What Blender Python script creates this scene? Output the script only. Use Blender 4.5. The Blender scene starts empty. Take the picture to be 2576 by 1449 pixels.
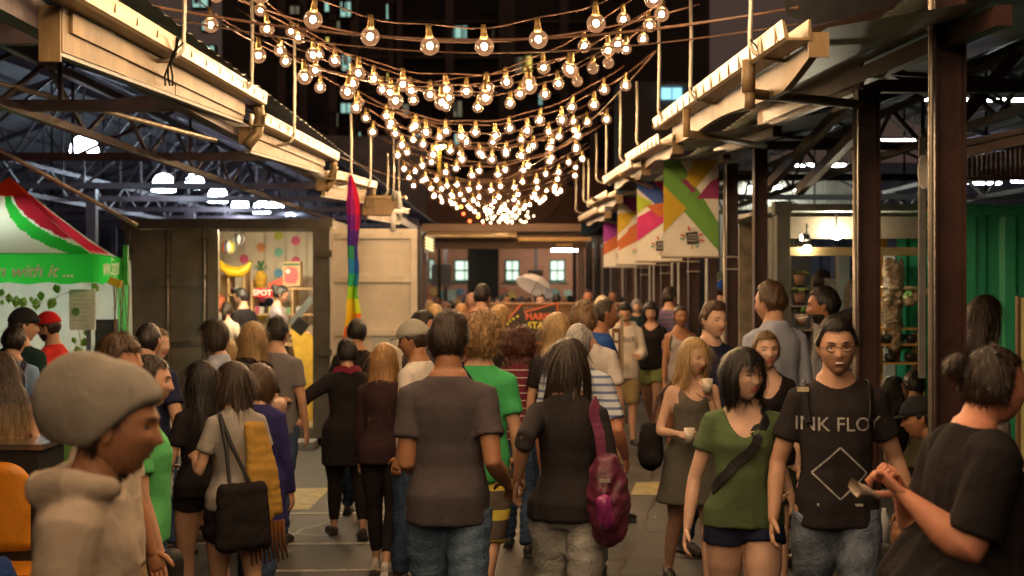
import bpy, math, random
import numpy as np
from mathutils import Vector, Matrix
from mathutils.bvhtree import BVHTree
R = math.radians
S = bpy.context.scene
COL = S.collection
# ------------------------------------------------------------------ camera
FPX, CX, YH, EYE = 3578.0, 1288.0, 712.0, 1.95      # the photograph is read in a 2576 x 1449 frame
cd = bpy.data.cameras.new('camera'); cam = bpy.data.objects.new('camera', cd); COL.objects.link(cam)
cam.location = (0, 0, EYE); cam.rotation_euler = (R(90), 0, 0)
cd.sensor_width = 36; cd.lens = FPX / 2576 * 36; cd.shift_y = -(724.5 - YH) / 2576
cd.clip_start = .1; cd.clip_end = 2000
cd.dof.use_dof = True; cd.dof.focus_distance = 7.6; cd.dof.aperture_fstop = 2.8
S.camera = cam
# ------------------------------------------------------------------ world, view
w = bpy.data.worlds.new('World'); S.world = w; w.use_nodes = True
nt = w.node_tree; bg = nt.nodes['Background']
bg.inputs[0].default_value = (.052, .033, .026, 1); bg.inputs[1].default_value = .5   # night sky over a lit city
S.view_settings.view_transform = 'Standard'; S.view_settings.look = 'None'
S.view_settings.exposure = 1.2; S.view_settings.gamma = 1; S.view_settings.use_curve_mapping = False
S.cycles.use_denoising = True; S.cycles.denoiser = 'OPENIMAGEDENOISE'; S.cycles.denoising_input_passes = 'RGB_ALBEDO_NORMAL'; S.cycles.denoising_prefilter = 'ACCURATE'; S.cycles.use_adaptive_sampling = False; S.cycles.sample_clamp_indirect = 3.0; S.cycles.sample_clamp_direct = 0
S.cycles.max_bounces = 6; S.cycles.diffuse_bounces = 3; S.cycles.glossy_bounces = 3; S.cycles.transparent_max_bounces = 16
S.cycles.caustics_reflective = False; S.cycles.caustics_refractive = False; S.cycles.use_light_tree = True
BULB = 540.0      # emission of a festoon filament
DOME = 24.0        # emission of the shed pendants
TUBE = 44.0       # emission of the fluorescent tubes

rnd = random.Random(7)
def W(px, py, ppm): return Vector(((px - CX) / ppm, FPX / ppm, EYE - (py - YH) / ppm))
def G(px, py):
    ppm = (py - YH) / EYE
    return Vector(((px - CX) / ppm, FPX / ppm, 0))

# ------------------------------------------------------------------ materials
MATS = {}
def _new(name):
    m = bpy.data.materials.new(name); m.use_nodes = True
    return m, m.node_tree, m.node_tree.nodes['Principled BSDF']
def mat(name, col, rough=.6, metal=0, var=.25, scale=6, bump=.1, bscale=None, stretch=(1, 1, 1), dirt=None, spec=.5, sheen=0):
    """Principled surface whose colour wanders between darker and lighter, with fine relief."""
    if name in MATS: return MATS[name]
    m, t, b = _new(name); N = t.nodes; L = t.links
    tc = N.new('ShaderNodeTexCoord'); mp = N.new('ShaderNodeMapping'); mp.inputs['Scale'].default_value = stretch
    L.new(tc.outputs['Object'], mp.inputs[0])
    n = N.new('ShaderNodeTexNoise'); n.inputs['Scale'].default_value = scale; n.inputs['Detail'].default_value = 6; n.inputs['Roughness'].default_value = .65
    L.new(mp.outputs[0], n.inputs[0])
    r = N.new('ShaderNodeValToRGB'); e = r.color_ramp.elements
    e[0].position = .3; e[1].position = .7
    e[0].color = (*[c * (1 - var) for c in col], 1); e[1].color = (*[min(1, c * (1 + var * .8)) for c in col], 1)
    if dirt: d = e.new(.36); d.color = (*dirt, 1); e[0].color = (*dirt, 1); 
    L.new(n.outputs[0], r.inputs[0]); L.new(r.outputs[0], b.inputs['Base Color'])
    b.inputs['Roughness'].default_value = rough; b.inputs['Metallic'].default_value = metal
    b.inputs['Specular IOR Level'].default_value = spec
    if sheen: b.inputs['Sheen Weight'].default_value = sheen
    if bump:
        n2 = N.new('ShaderNodeTexNoise'); n2.inputs['Scale'].default_value = bscale or scale * 8; n2.inputs['Detail'].default_value = 4
        L.new(mp.outputs[0], n2.inputs[0])
        bp = N.new('ShaderNodeBump'); bp.inputs['Strength'].default_value = bump; bp.inputs['Distance'].default_value = .02
        L.new(n2.outputs[0], bp.inputs['Height']); L.new(bp.outputs[0], b.inputs['Normal'])
    MATS[name] = m; return m
def emit(name, col, k):
    if name in MATS: return MATS[name]
    m, t, b = _new(name); b.inputs['Base Color'].default_value = (*[c * .6 for c in col], 1)
    b.inputs['Emission Color'].default_value = (*col, 1); b.inputs['Emission Strength'].default_value = k
    MATS[name] = m; return m
def cloth(name, col, stripes=None, fine=1.0):
    """Woven cloth: soft folds and weave in relief; stripes = (colour, spacing m, share of the spacing)."""
    if name in MATS: return MATS[name]
    m, t, b = _new(name); N = t.nodes; L = t.links
    tc = N.new('ShaderNodeTexCoord')
    n = N.new('ShaderNodeTexNoise'); n.inputs['Scale'].default_value = 9; n.inputs['Detail'].default_value = 5; L.new(tc.outputs['Object'], n.inputs[0])
    r = N.new('ShaderNodeValToRGB'); e = r.color_ramp.elements; e[0].position = .32; e[1].position = .7
    e[0].color = (*[c * .9 for c in col], 1); e[1].color = (*[min(1, c * 1.1) for c in col], 1)
    L.new(n.outputs[0], r.inputs[0]); out = r.outputs[0]
    if stripes:
        sc, sp, sh = stripes
        sx = N.new('ShaderNodeSeparateXYZ'); L.new(tc.outputs['Object'], sx.inputs[0])
        a = N.new('ShaderNodeMath'); a.operation = 'DIVIDE'; a.inputs[1].default_value = sp; L.new(sx.outputs[2], a.inputs[0])
        f = N.new('ShaderNodeMath'); f.operation = 'FRACT'; L.new(a.outputs[0], f.inputs[0])
        g = N.new('ShaderNodeMath'); g.operation = 'LESS_THAN'; g.inputs[1].default_value = sh; L.new(f.outputs[0], g.inputs[0])
        mx = N.new('ShaderNodeMixRGB'); L.new(g.outputs[0], mx.inputs[0]); L.new(out, mx.inputs[1]); mx.inputs[2].default_value = (*sc, 1); out = mx.outputs[0]
    L.new(out, b.inputs['Base Color'])
    b.inputs['Roughness'].default_value = .9; b.inputs['Specular IOR Level'].default_value = .12
    n2 = N.new('ShaderNodeTexNoise'); n2.inputs['Scale'].default_value = 240 * fine; n2.inputs['Detail'].default_value = 2; L.new(tc.outputs['Object'], n2.inputs[0])
    n3 = N.new('ShaderNodeTexNoise'); n3.inputs['Scale'].default_value = 9; n3.inputs['Detail'].default_value = 3; n3.inputs['Distortion'].default_value = 2.2; L.new(tc.outputs['Object'], n3.inputs[0])
    ad = N.new('ShaderNodeMath'); ad.operation = 'MULTIPLY_ADD'; ad.inputs[1].default_value = .06; L.new(n2.outputs[0], ad.inputs[0]); L.new(n3.outputs[0], ad.inputs[2])
    bp = N.new('ShaderNodeBump'); bp.inputs['Strength'].default_value = .28; bp.inputs['Distance'].default_value = .02
    L.new(ad.outputs[0], bp.inputs['Height']); L.new(bp.outputs[0], b.inputs['Normal'])
    MATS[name] = m; return m
def denim(name, col, fade):
    if name in MATS: return MATS[name]
    m, t, b = _new(name); N = t.nodes; L = t.links
    tc = N.new('ShaderNodeTexCoord'); mp = N.new('ShaderNodeMapping'); mp.inputs['Scale'].default_value = (1, 1, .45); L.new(tc.outputs['Object'], mp.inputs[0])
    n = N.new('ShaderNodeTexNoise'); n.inputs['Scale'].default_value = 7; n.inputs['Detail'].default_value = 7; n.inputs['Roughness'].default_value = .7; L.new(mp.outputs[0], n.inputs[0])
    r = N.new('ShaderNodeValToRGB'); e = r.color_ramp.elements; e[0].position = .36; e[1].position = .66; e[0].color = (*col, 1); e[1].color = (*fade, 1)
    L.new(n.outputs[0], r.inputs[0]); L.new(r.outputs[0], b.inputs['Base Color']); b.inputs['Roughness'].default_value = .85; b.inputs['Specular IOR Level'].default_value = .25
    n3 = N.new('ShaderNodeTexNoise'); n3.inputs['Scale'].default_value = 22; n3.inputs['Distortion'].default_value = 2; L.new(tc.outputs['Object'], n3.inputs[0])
    bp = N.new('ShaderNodeBump'); bp.inputs['Strength'].default_value = .5; bp.inputs['Distance'].default_value = .02; L.new(n3.outputs[0], bp.inputs['Height']); L.new(bp.outputs[0], b.inputs['Normal'])
    MATS[name] = m; return m
def skinm(name, col):
    if name in MATS: return MATS[name]
    m = mat(name, col, .52, var=.12, scale=14, bump=.12, bscale=160, spec=.4); b = m.node_tree.nodes['Principled BSDF']
    b.inputs['Subsurface Weight'].default_value = .12; b.inputs['Subsurface Radius'].default_value = (.02, .008, .004); b.inputs['Subsurface Scale'].default_value = .5
    return m
def hairm(name, col, tip=None, z0=1.2, z1=1.5):
    """Strands: noise drawn out along z; tip = colour the hair turns below z1 (dyed ends)."""
    if name in MATS: return MATS[name]
    m, t, b = _new(name); N = t.nodes; L = t.links
    tc = N.new('ShaderNodeTexCoord'); mp = N.new('ShaderNodeMapping'); mp.inputs['Scale'].default_value = (1, 1, .09); L.new(tc.outputs['Object'], mp.inputs[0])
    n = N.new('ShaderNodeTexNoise'); n.inputs['Scale'].default_value = 95; n.inputs['Detail'].default_value = 4; L.new(mp.outputs[0], n.inputs[0])
    r = N.new('ShaderNodeValToRGB'); e = r.color_ramp.elements; e[0].position = .34; e[1].position = .68
    e[0].color = (*[c * .45 for c in col], 1); e[1].color = (*[min(1, c * 1.5) for c in col], 1); L.new(n.outputs[0], r.inputs[0]); out = r.outputs[0]
    if tip:
        r2 = N.new('ShaderNodeValToRGB'); e = r2.color_ramp.elements; e[0].position = .34; e[1].position = .68
        e[0].color = (*[c * .5 for c in tip], 1); e[1].color = (*[min(1, c * 1.4) for c in tip], 1); L.new(n.outputs[0], r2.inputs[0])
        sx = N.new('ShaderNodeSeparateXYZ'); L.new(tc.outputs['Object'], sx.inputs[0])
        mr = N.new('ShaderNodeMapRange'); mr.inputs[1].default_value = z1; mr.inputs[2].default_value = z0; L.new(sx.outputs[2], mr.inputs[0])
        mx = N.new('ShaderNodeMixRGB'); L.new(mr.outputs[0], mx.inputs[0]); L.new(out, mx.inputs[1]); L.new(r2.outputs[0], mx.inputs[2]); out = mx.outputs[0]
    L.new(out, b.inputs['Base Color']); b.inputs['Roughness'].default_value = .42; b.inputs['Specular IOR Level'].default_value = .45
    bp = N.new('ShaderNodeBump'); bp.inputs['Strength'].default_value = .8; bp.inputs['Distance'].default_value = .01; L.new(n.outputs[0], bp.inputs['Height']); L.new(bp.outputs[0], b.inputs['Normal'])
    MATS[name] = m; return m
def thin(name, col, trans=.5):
    """Cloth that lets light through (tent roof, umbrella)."""
    if name in MATS: return MATS[name]
    m, t, b = _new(name); N = t.nodes; L = t.links; N.remove(b)
    d = N.new('ShaderNodeBsdfDiffuse'); d.inputs[0].default_value = (*col, 1); tr = N.new('ShaderNodeBsdfTranslucent'); tr.inputs[0].default_value = (*col, 1)
    mx = N.new('ShaderNodeMixShader'); mx.inputs[0].default_value = trans; L.new(d.outputs[0], mx.inputs[1]); L.new(tr.outputs[0], mx.inputs[2])
    L.new(mx.outputs[0], N['Material Output'].inputs[0]); MATS[name] = m; return m

# ------------------------------------------------------------------ mesh helpers
class MB:
    def __init__(s): s.v = []; s.f = []; s.m = []; s.k = 0
    def add(s, vs, fs, k=None):
        o = len(s.v); s.v += [tuple(v) for v in vs]; s.f += [tuple(i + o for i in f) for f in fs]; s.m += [s.k if k is None else k] * len(fs); return s
    def box(s, c, d, rot=None, k=None):
        x, y, z = [q / 2 for q in d]; vs = [Vector((a * x, b * y, e * z)) for e in (-1, 1) for b in (-1, 1) for a in (-1, 1)]
        if rot is not None:
            q = rot if isinstance(rot, Matrix) else Matrix.Rotation(rot, 3, 'Z'); vs = [q @ v for v in vs]
        c = Vector(c); return s.add([v + c for v in vs], [(0, 2, 3, 1), (4, 5, 7, 6), (0, 1, 5, 4), (2, 6, 7, 3), (0, 4, 6, 2), (1, 3, 7, 5)], k)
    def bb(s, a, b, k=None): return s.box([(a[i] + b[i]) / 2 for i in range(3)], [abs(b[i] - a[i]) for i in range(3)], k=k)
    def bar(s, a, b, w, h, k=None):
        a = Vector(a); b = Vector(b); d = (b - a); L = d.length
        if L < 1e-6: return s
        d.normalize(); up = Vector((0, 0, 1)) if abs(d.z) < .95 else Vector((0, 1, 0)); x = d.cross(up).normalized(); z = x.cross(d)
        return s.box((a + b) / 2, (w, L, h), Matrix((x, d, z)).transposed(), k)
    def tube(s, pts, r, seg=8, k=None, cap=True):
        pts = [Vector(p) for p in pts]; n = len(pts); rr = r if hasattr(r, '__len__') else [r] * n
        vs = []; x = None
        for i, p in enumerate(pts):
            d = (pts[min(i + 1, n - 1)] - pts[max(i - 1, 0)]).normalized()
            if x is None: x = d.orthogonal().normalized()
            else: x = (x - d * x.dot(d)).normalized()
            y = d.cross(x)
            for j in range(seg):
                a = 2 * math.pi * j / seg; vs.append(p + (x * math.cos(a) + y * math.sin(a)) * rr[i])
        fs = [(i * seg + j, i * seg + (j + 1) % seg, (i + 1) * seg + (j + 1) % seg, (i + 1) * seg + j) for i in range(n - 1) for j in range(seg)]
        if cap: fs += [tuple(range(seg))[::-1], tuple((n - 1) * seg + j for j in range(seg))]
        return s.add(vs, fs, k)
    def lathe(s, c, prof, seg=16, k=None):
        c = Vector(c); vs = []; n = len(prof)
        for r, z in prof:
            for j in range(seg): a = 2 * math.pi * j / seg; vs.append(c + Vector((r * math.cos(a), r * math.sin(a), z)))
        return s.add(vs, [(i * seg + j, i * seg + (j + 1) % seg, (i + 1) * seg + (j + 1) % seg, (i + 1) * seg + j) for i in range(n - 1) for j in range(seg)], k)
    def ball(s, c, r, seg=12, k=None):
        rx, ry, rz = r if hasattr(r, '__len__') else (r, r, r); c = Vector(c); n = seg // 2 + 1; vs = []
        for i in range(n + 1):
            t = math.pi * i / n
            for j in range(seg): a = 2 * math.pi * j / seg; vs.append(c + Vector((rx * math.sin(t) * math.cos(a), ry * math.sin(t) * math.sin(a), rz * math.cos(t))))
        return s.add(vs, [(i * seg + j, (i + 1) * seg + j, (i + 1) * seg + (j + 1) % seg, i * seg + (j + 1) % seg) for i in range(n) for j in range(seg)], k)
    def prism(s, poly, a, b, axis='y', k=None):
        """poly: 2D outline; extruded from a to b along axis (the two others are the outline's plane)."""
        f = {'y': lambda p, t: (p[0], t, p[1]), 'x': lambda p, t: (t, p[0], p[1]), 'z': lambda p, t: (p[0], p[1], t)}[axis]; n = len(poly)
        vs = [f(p, a) for p in poly] + [f(p, b) for p in poly]
        return s.add(vs, [tuple(range(n))[::-1], tuple(range(n, 2 * n))] + [(i, (i + 1) % n, n + (i + 1) % n, n + i) for i in range(n)], k)
    def obj(s, name, mats, parent=None, smooth=False, **props):
        me = bpy.data.meshes.new(name); me.from_pydata(s.v, [], s.f)
        for m in (mats if isinstance(mats, (list, tuple)) else [mats]): me.materials.append(m)
        if any(s.m): me.polygons.foreach_set('material_index', s.m)
        if smooth: me.polygons.foreach_set('use_smooth', [True] * len(me.polygons))
        me.update(); o = bpy.data.objects.new(name, me); COL.objects.link(o)
        if parent is not None: o.parent = parent
        for q, v in props.items(): o[q] = v
        return o
def thing(name, label, cat, loc=(0, 0, 0), rz=0, group=None):
    o = bpy.data.objects.new(name, None); COL.objects.link(o); o.location = loc; o.rotation_euler = (0, 0, rz); o.empty_display_size = .2
    o['label'] = label; o['category'] = cat
    if group: o['group'] = group
    return o
def rel(root, p): return Vector(p) - Vector(root.location)
def text_mb(mb, txt, size, origin, xdir, updir, k=0, depth=.002, align='CENTER', font_shear=0, bold=0):
    """Lettering: the outline of real letters, laid in a plane at origin."""
    c = bpy.data.curves.new('t', 'FONT'); c.body = txt; c.size = size; c.align_x = align; c.align_y = 'CENTER'; c.resolution_u = 3; c.shear = font_shear; c.offset = bold
    o = bpy.data.objects.new('t', c); TMP.collection.objects.link(o); TVL.update()
    me = bpy.data.meshes.new_from_object(o.evaluated_get(TVL.depsgraph)); x = Vector(xdir).normalized(); u = Vector(updir).normalized(); n = x.cross(u)
    q = Vector(origin); mb.add([q + x * v.co.x + u * v.co.y + n * depth for v in me.vertices], [tuple(p.vertices) for p in me.polygons], k)
    bpy.data.objects.remove(o); bpy.data.curves.remove(c); bpy.data.meshes.remove(me)
TMP = bpy.data.scenes.new('work'); TVL = TMP.view_layers[0]
def remesh(mb, voxel):
    """Fuse overlapping closed shells into one continuous surface; returns verts (n,3), faces."""
    me = bpy.data.meshes.new('r'); me.from_pydata(mb.v, [], mb.f); o = bpy.data.objects.new('r', me); TMP.collection.objects.link(o)
    m = o.modifiers.new('r', 'REMESH'); m.mode = 'VOXEL'; m.voxel_size = voxel; m.adaptivity = 0
    TVL.update(); e = bpy.data.meshes.new_from_object(o.evaluated_get(TVL.depsgraph))
    n = len(e.vertices); v = np.empty(n * 3); e.vertices.foreach_get('co', v); v = v.reshape(-1, 3)
    f = np.empty(len(e.loops), dtype=np.int64); e.loops.foreach_get('vertex_index', f); q = np.empty(len(e.polygons), dtype=np.int64); e.polygons.foreach_get('loop_total', q)
    if (q == 4).all(): f = f.reshape(-1, 4)
    else: f = np.array([list(p.vertices) + ([p.vertices[-1]] if len(p.vertices) == 3 else []) for p in e.polygons])
    bpy.data.objects.remove(o); bpy.data.meshes.remove(me); bpy.data.meshes.remove(e)
    return v, f
def relax(v, f, it, lam=.5):
    n = len(v); a = np.concatenate([f[:, 0], f[:, 1], f[:, 2], f[:, 3]]); b = np.concatenate([f[:, 1], f[:, 2], f[:, 3], f[:, 0]])
    deg = np.bincount(a, minlength=n) + np.bincount(b, minlength=n); deg[deg == 0] = 1
    for _ in range(it):
        s = np.stack([np.bincount(a, v[b, i], n) + np.bincount(b, v[a, i], n) for i in range(3)], 1) / deg[:, None]; v = v + (s - v) * lam
    return v
def normals(v, f):
    nn = np.cross(v[f[:, 2]] - v[f[:, 0]], v[f[:, 3]] - v[f[:, 1]]); o = np.zeros_like(v)
    for i in range(4):
        for k in range(3): o[:, k] += np.bincount(f[:, i], nn[:, k], len(v))
    return o / (np.linalg.norm(o, axis=1)[:, None] + 1e-9)
def wob(p, seed, sc):
    """Cheap smooth noise, about -1..1."""
    g = np.random.RandomState(seed); s = 0
    q = p * np.asarray(sc)
    for i in range(5):
        k = g.normal(size=3); k2 = g.normal(size=3); ph = g.uniform(0, 6.28, 2)
        s = s + np.sin(q @ k * (1 + .45 * i) + ph[0] + 1.6 * np.sin(q @ k2 + ph[1]))
    return s / 3.2
def mesh_obj(name, v, f, mats, parent, idx=None, **props):
    me = bpy.data.meshes.new(name); me.vertices.add(len(v)); me.vertices.foreach_set('co', v.astype(np.float32).ravel())
    me.loops.add(f.size); me.loops.foreach_set('vertex_index', f.ravel().astype(np.int32)); me.polygons.add(len(f))
    me.polygons.foreach_set('loop_start', np.arange(0, f.size, 4, dtype=np.int32))
    try: me.polygons.foreach_set('loop_total', np.full(len(f), 4, dtype=np.int32))
    except Exception: pass
    for m in (mats if isinstance(mats, (list, tuple)) else [mats]): me.materials.append(m)
    if idx is not None: me.polygons.foreach_set('material_index', idx.astype(np.int32))
    me.polygons.foreach_set('use_smooth', np.ones(len(f), dtype=bool)); me.update(calc_edges=True); me.validate()
    o = bpy.data.objects.new(name, me); COL.objects.link(o); o.parent = parent
    for q, x in props.items(): o[q] = x
    return o
# ------------------------------------------------------------------ people
def ring_loft(mb, rings, seg=24, e=2.3, xf=None):
    """rings: (z, halfwidth, depth front, depth back, yoff); superellipse sections, closed."""
    vs = []
    for z, hw, df, db, yo in rings:
        for j in range(seg):
            a = 2 * math.pi * j / seg; c, s = math.cos(a), math.sin(a)
            x = hw * math.copysign(abs(c) ** (2 / e), c); y = (df if s > 0 else db) * math.copysign(abs(s) ** (2 / e), s) + yo
            p = Vector((x, y, z)); vs.append(xf(p) if xf else p)
    n = len(rings); fs = [(i * seg + j, i * seg + (j + 1) % seg, (i + 1) * seg + (j + 1) % seg, (i + 1) * seg + j) for i in range(n - 1) for j in range(seg)]
    fs += [tuple(range(seg))[::-1], tuple((n - 1) * seg + j for j in range(seg))]
    mb.add(vs, fs)
def capsule(mb, pts, rr, seg=12):
    """tapered limb with rounded ends"""
    pts = [Vector(p) for p in pts]; rr = list(rr); d0 = (pts[0] - pts[1]).normalized(); d1 = (pts[-1] - pts[-2]).normalized()
    P = [pts[0] + d0 * rr[0] * .95, pts[0] + d0 * rr[0] * .6] + pts + [pts[-1] + d1 * rr[-1] * .6, pts[-1] + d1 * rr[-1] * .95]
    Q = [rr[0] * .3, rr[0] * .8] + rr + [rr[-1] * .8, rr[-1] * .3]; mb.tube(P, Q, seg)
def densify(pts, rr, n=4):
    P = []; Q = []
    for i in range(len(pts) - 1):
        for k in range(n): t = k / n; P.append(Vector(pts[i]).lerp(Vector(pts[i + 1]), t)); Q.append(rr[i] * (1 - t) + rr[i + 1] * t)
    P.append(Vector(pts[-1])); Q.append(rr[-1]); return P, Q

def head_points(nu, nv, fem=0, fat=0):
    """Head surface as a grid of points; +y is the face, origin between the eyes' height, head 0.23 m tall."""
    u = np.linspace(0, 2 * np.pi, nu, endpoint=False) ; v = np.linspace(0, np.pi, nv)
    # denser columns at the face
    u = u + .28 * np.sin(2 * (u)) * 0; V, U = np.meshgrid(v, u, indexing='ij')
    d = np.stack([np.sin(V) * np.sin(U), np.sin(V) * np.cos(U), np.cos(V)], -1).reshape(-1, 3)
    return d
def head_shape(d, fem=0, fat=0):
    x, y, z = d[:, 0], d[:, 1], d[:, 2]
    p = np.stack([x * (.076 + .004 * fat), y * .098, z * .118], 1)
    t = np.clip(-z, 0, 1); fr = np.clip(y, 0, 1); bk = np.clip(-y, 0, 1); up = np.clip(z, 0, 1)
    p[:, 0] *= 1 - (.34 + .05 * fem - .12 * fat) * t ** 1.7 * (1 - .25 * bk)
    p[:, 1] *= np.where(y < 0, 1 - .42 * t ** 1.2, 1 - .05 * t)
    p[:, 0] *= 1 + .07 * bk * (1 - t); p[:, 1] -= .006 * bk * up; 
    p[:, 2] *= np.where(z > 0, 1 - .06 * fr * up, 1)
    X, Z = p[:, 0], p[:, 2]; F = np.clip((y - .15) / .5, 0, 1)
    g = lambda cx, cz, sx, sz: np.exp(-((np.abs(X) - cx) / sx) ** 2 - ((Z - cz) / sz) ** 2) * F
    p[:, 1] -= .013 * g(.031, .005, .016, .013)                 # eye sockets
    p[:, 1] += (.005 - .003 * fem) * g(.026, .026, .026, .009)  # brow
    ns = np.clip((.018 - Z) / .052, 0, 1); nose = np.where(Z > -.046, ns ** 1.3 * np.clip((Z + .046) / .012, 0, 1), 0)
    p[:, 1] += (.0225 - .003 * fem) * nose ** 1.15 * np.exp(-(X / (.010 + .007 * ns)) ** 2) * F
    p[:, 1] += .006 * g(0, -.054, .022, .0055) + .0065 * g(0, -.067, .018, .006) - .004 * g(0, -.0605, .024, .002) - .004 * g(0, -.08, .02, .007)
    p[:, 1] += (.010 - .003 * fem) * g(0, -.1, .022, .016)      # chin
    p[:, 0] += np.sign(X) * .003 * g(.055, -.02, .02, .02) * 1
    p[:, 1] += .004 * g(.045, -.022, .018, .018)
    p[:, 1] -= .005 * np.exp(-((np.abs(X) - .07) / .02) ** 2 - (Z / .05) ** 2) * F
    return p
def grid_faces(nu, nv):
    i, j = np.meshgrid(np.arange(nv - 1), np.arange(nu), indexing='ij'); j2 = (j + 1) % nu
    return np.stack([i * nu + j, (i + 1) * nu + j, (i + 1) * nu + j2, i * nu + j2], -1).reshape(-1, 4)
def sstep(a, b, x): t = np.clip((x - a) / (b - a), 0, 1); return t * t * (3 - 2 * t)

def strand_hair(v, f, style, hc, m, root, sd, ppm, cap, fwd):
    """the hair mass plus loose single locks that stand off it"""
    n0 = len(v); k = 0 if (style == 'buzz' or cap or ppm < 170) else 3200 if ppm > 480 else 1900 if ppm > 300 else 500
    if k:
        rg = np.random.RandomState(sd); nn = normals(v, f); c = np.array(hc); rel_ = v - c; nn = nn * (1 if (nn * rel_).sum() > 0 else -1)
        fy = rel_ @ np.array(fwd); ok = np.where(((nn * rel_).sum(1) > .01) & ~((fy > .045) & (rel_[:, 2] < .075)))[0]
        curl = style in ('curly', 'bigcurly'); i = rg.choice(ok, k); p = v[i]; n = nn[i]
        g = np.tile([0., 0., -1.], (k, 1)); crown = p[:, 2] > hc.z + .055
        rad = p - (c + np.array([0, -.02, .05])); rad[:, 2] *= .3; rad /= np.linalg.norm(rad, axis=1)[:, None] + 1e-6
        if style in ('long', 'bob'): d = g + rad * .5 * crown[:, None] + rg.normal(size=(k, 3)) * .10
        else: d = g * .6 + rad * (.8 * crown[:, None] + .1) + rg.normal(size=(k, 3)) * (.28 if not curl else .9)
        d -= n * (d * n).sum(1)[:, None]; d /= np.linalg.norm(d, axis=1)[:, None] + 1e-6
        L = rg.uniform(.5, 1.3, k) * {'long': .13, 'bob': .07, 'bigcurly': .06, 'curly': .05}.get(style, .032); lift = rg.uniform(.0, 1, k) ** 2 * (.010 if not curl else .022) * (1 if style in ('long', 'bob') else .8)
        w_ = np.cross(d, n) * (rg.uniform(.0005, .0013, k) * (1.0 if ppm > 300 else 1.7))[:, None]; P = []
        for t in (0, .33, .66, 1.):
            q = p + d * (L * t)[:, None] + n * (lift * math.sin(t * 2.2) + .0015)[:, None] + (w_ * 0)
            q[:, 2] -= L * t * t * .25
            if curl: q += np.cross(d, n) * (np.sin(t * 6 + sd) * .012)
            P.append(q)
        vs = np.stack([P[0] - w_, P[0] + w_, P[1] - w_, P[1] + w_, P[2] - w_ * .8, P[2] + w_ * .8, P[3] - w_ * .2, P[3] + w_ * .2], 1).reshape(-1, 3)
        b = (np.arange(k) * 8 + n0)[:, None]; q = np.concatenate([b + np.array([[0, 1, 3, 2]]), b + np.array([[2, 3, 5, 4]]), b + np.array([[4, 5, 7, 6]])]); v = np.concatenate([v, vs]); f = np.concatenate([f, q])
    return mesh_obj('hair', v, f, m, root)
def ik(sh, wr, l1, l2, pole):
    d = wr - sh; L = d.length
    if L > (l1 + l2) * .998: wr = sh + d.normalized() * (l1 + l2) * .998; d = wr - sh; L = d.length
    a = (l1 * l1 - l2 * l2 + L * L) / (2 * L); h = math.sqrt(max(l1 * l1 - a * a, 0)); dn = d.normalized()
    q = pole - dn * pole.dot(dn); q = q.normalized() if q.length > 1e-5 else dn.orthogonal()
    return sh + dn * a + q * h, wr
def hand(mb, wr, d, n, s, sz, curl=.5):
    """palm and five bent fingers; d along the forearm, n out of the palm, s towards the thumb"""
    d = d.normalized(); n = (n - d * n.dot(d)).normalized(); s = s.normalized(); s = d.cross(n) if s.dot(d.cross(n)) > 0 else -d.cross(n)
    k = sz / .19
    seg = 8
    vs = []; st = [(-.012, .021, .016), (.01, .026, .015), (.04, .036, .015), (.07, .039, .0135), (.088, .038, .011)]
    for q, hw, th in st:
        for j in range(10): a = 2 * math.pi * j / 10; vs.append(wr + d * q * k + s * hw * k * math.cos(a) + n * th * k * math.sin(a))
    mb.add(vs, [(i * 10 + j, i * 10 + (j + 1) % 10, (i + 1) * 10 + (j + 1) % 10, (i + 1) * 10 + j) for i in range(4) for j in range(10)] + [tuple(range(10))[::-1], tuple(40 + j for j in range(10))])
    for i, (off, L) in enumerate(((.028, .072), (.0095, .08), (-.0095, .074), (-.028, .058))):
        p = wr + d * .08 * k + s * off * k; a = .15 + curl * .3; pts = [p]; 
        for seg_l in (.45, .32, .23):
            p = p + (d * math.cos(a) + n * math.sin(a)) * L * k * seg_l; pts.append(p); a += curl * 1.1 + .08
        mb.tube(pts, [.0092 * k, .0088 * k, .008 * k, .0058 * k], 8)
    p = wr + d * .02 * k + s * .026 * k; pts = [p]
    for L, c in ((.038, .75), (.03, .45), (.022, .3)):
        p = p + (d * (1 - c * .5) + s * c + n * .25 * (1 + curl)).normalized() * L * k; pts.append(p)
    mb.tube(pts, [.013 * k, .0115 * k, .0098 * k, .0065 * k], 8)

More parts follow.
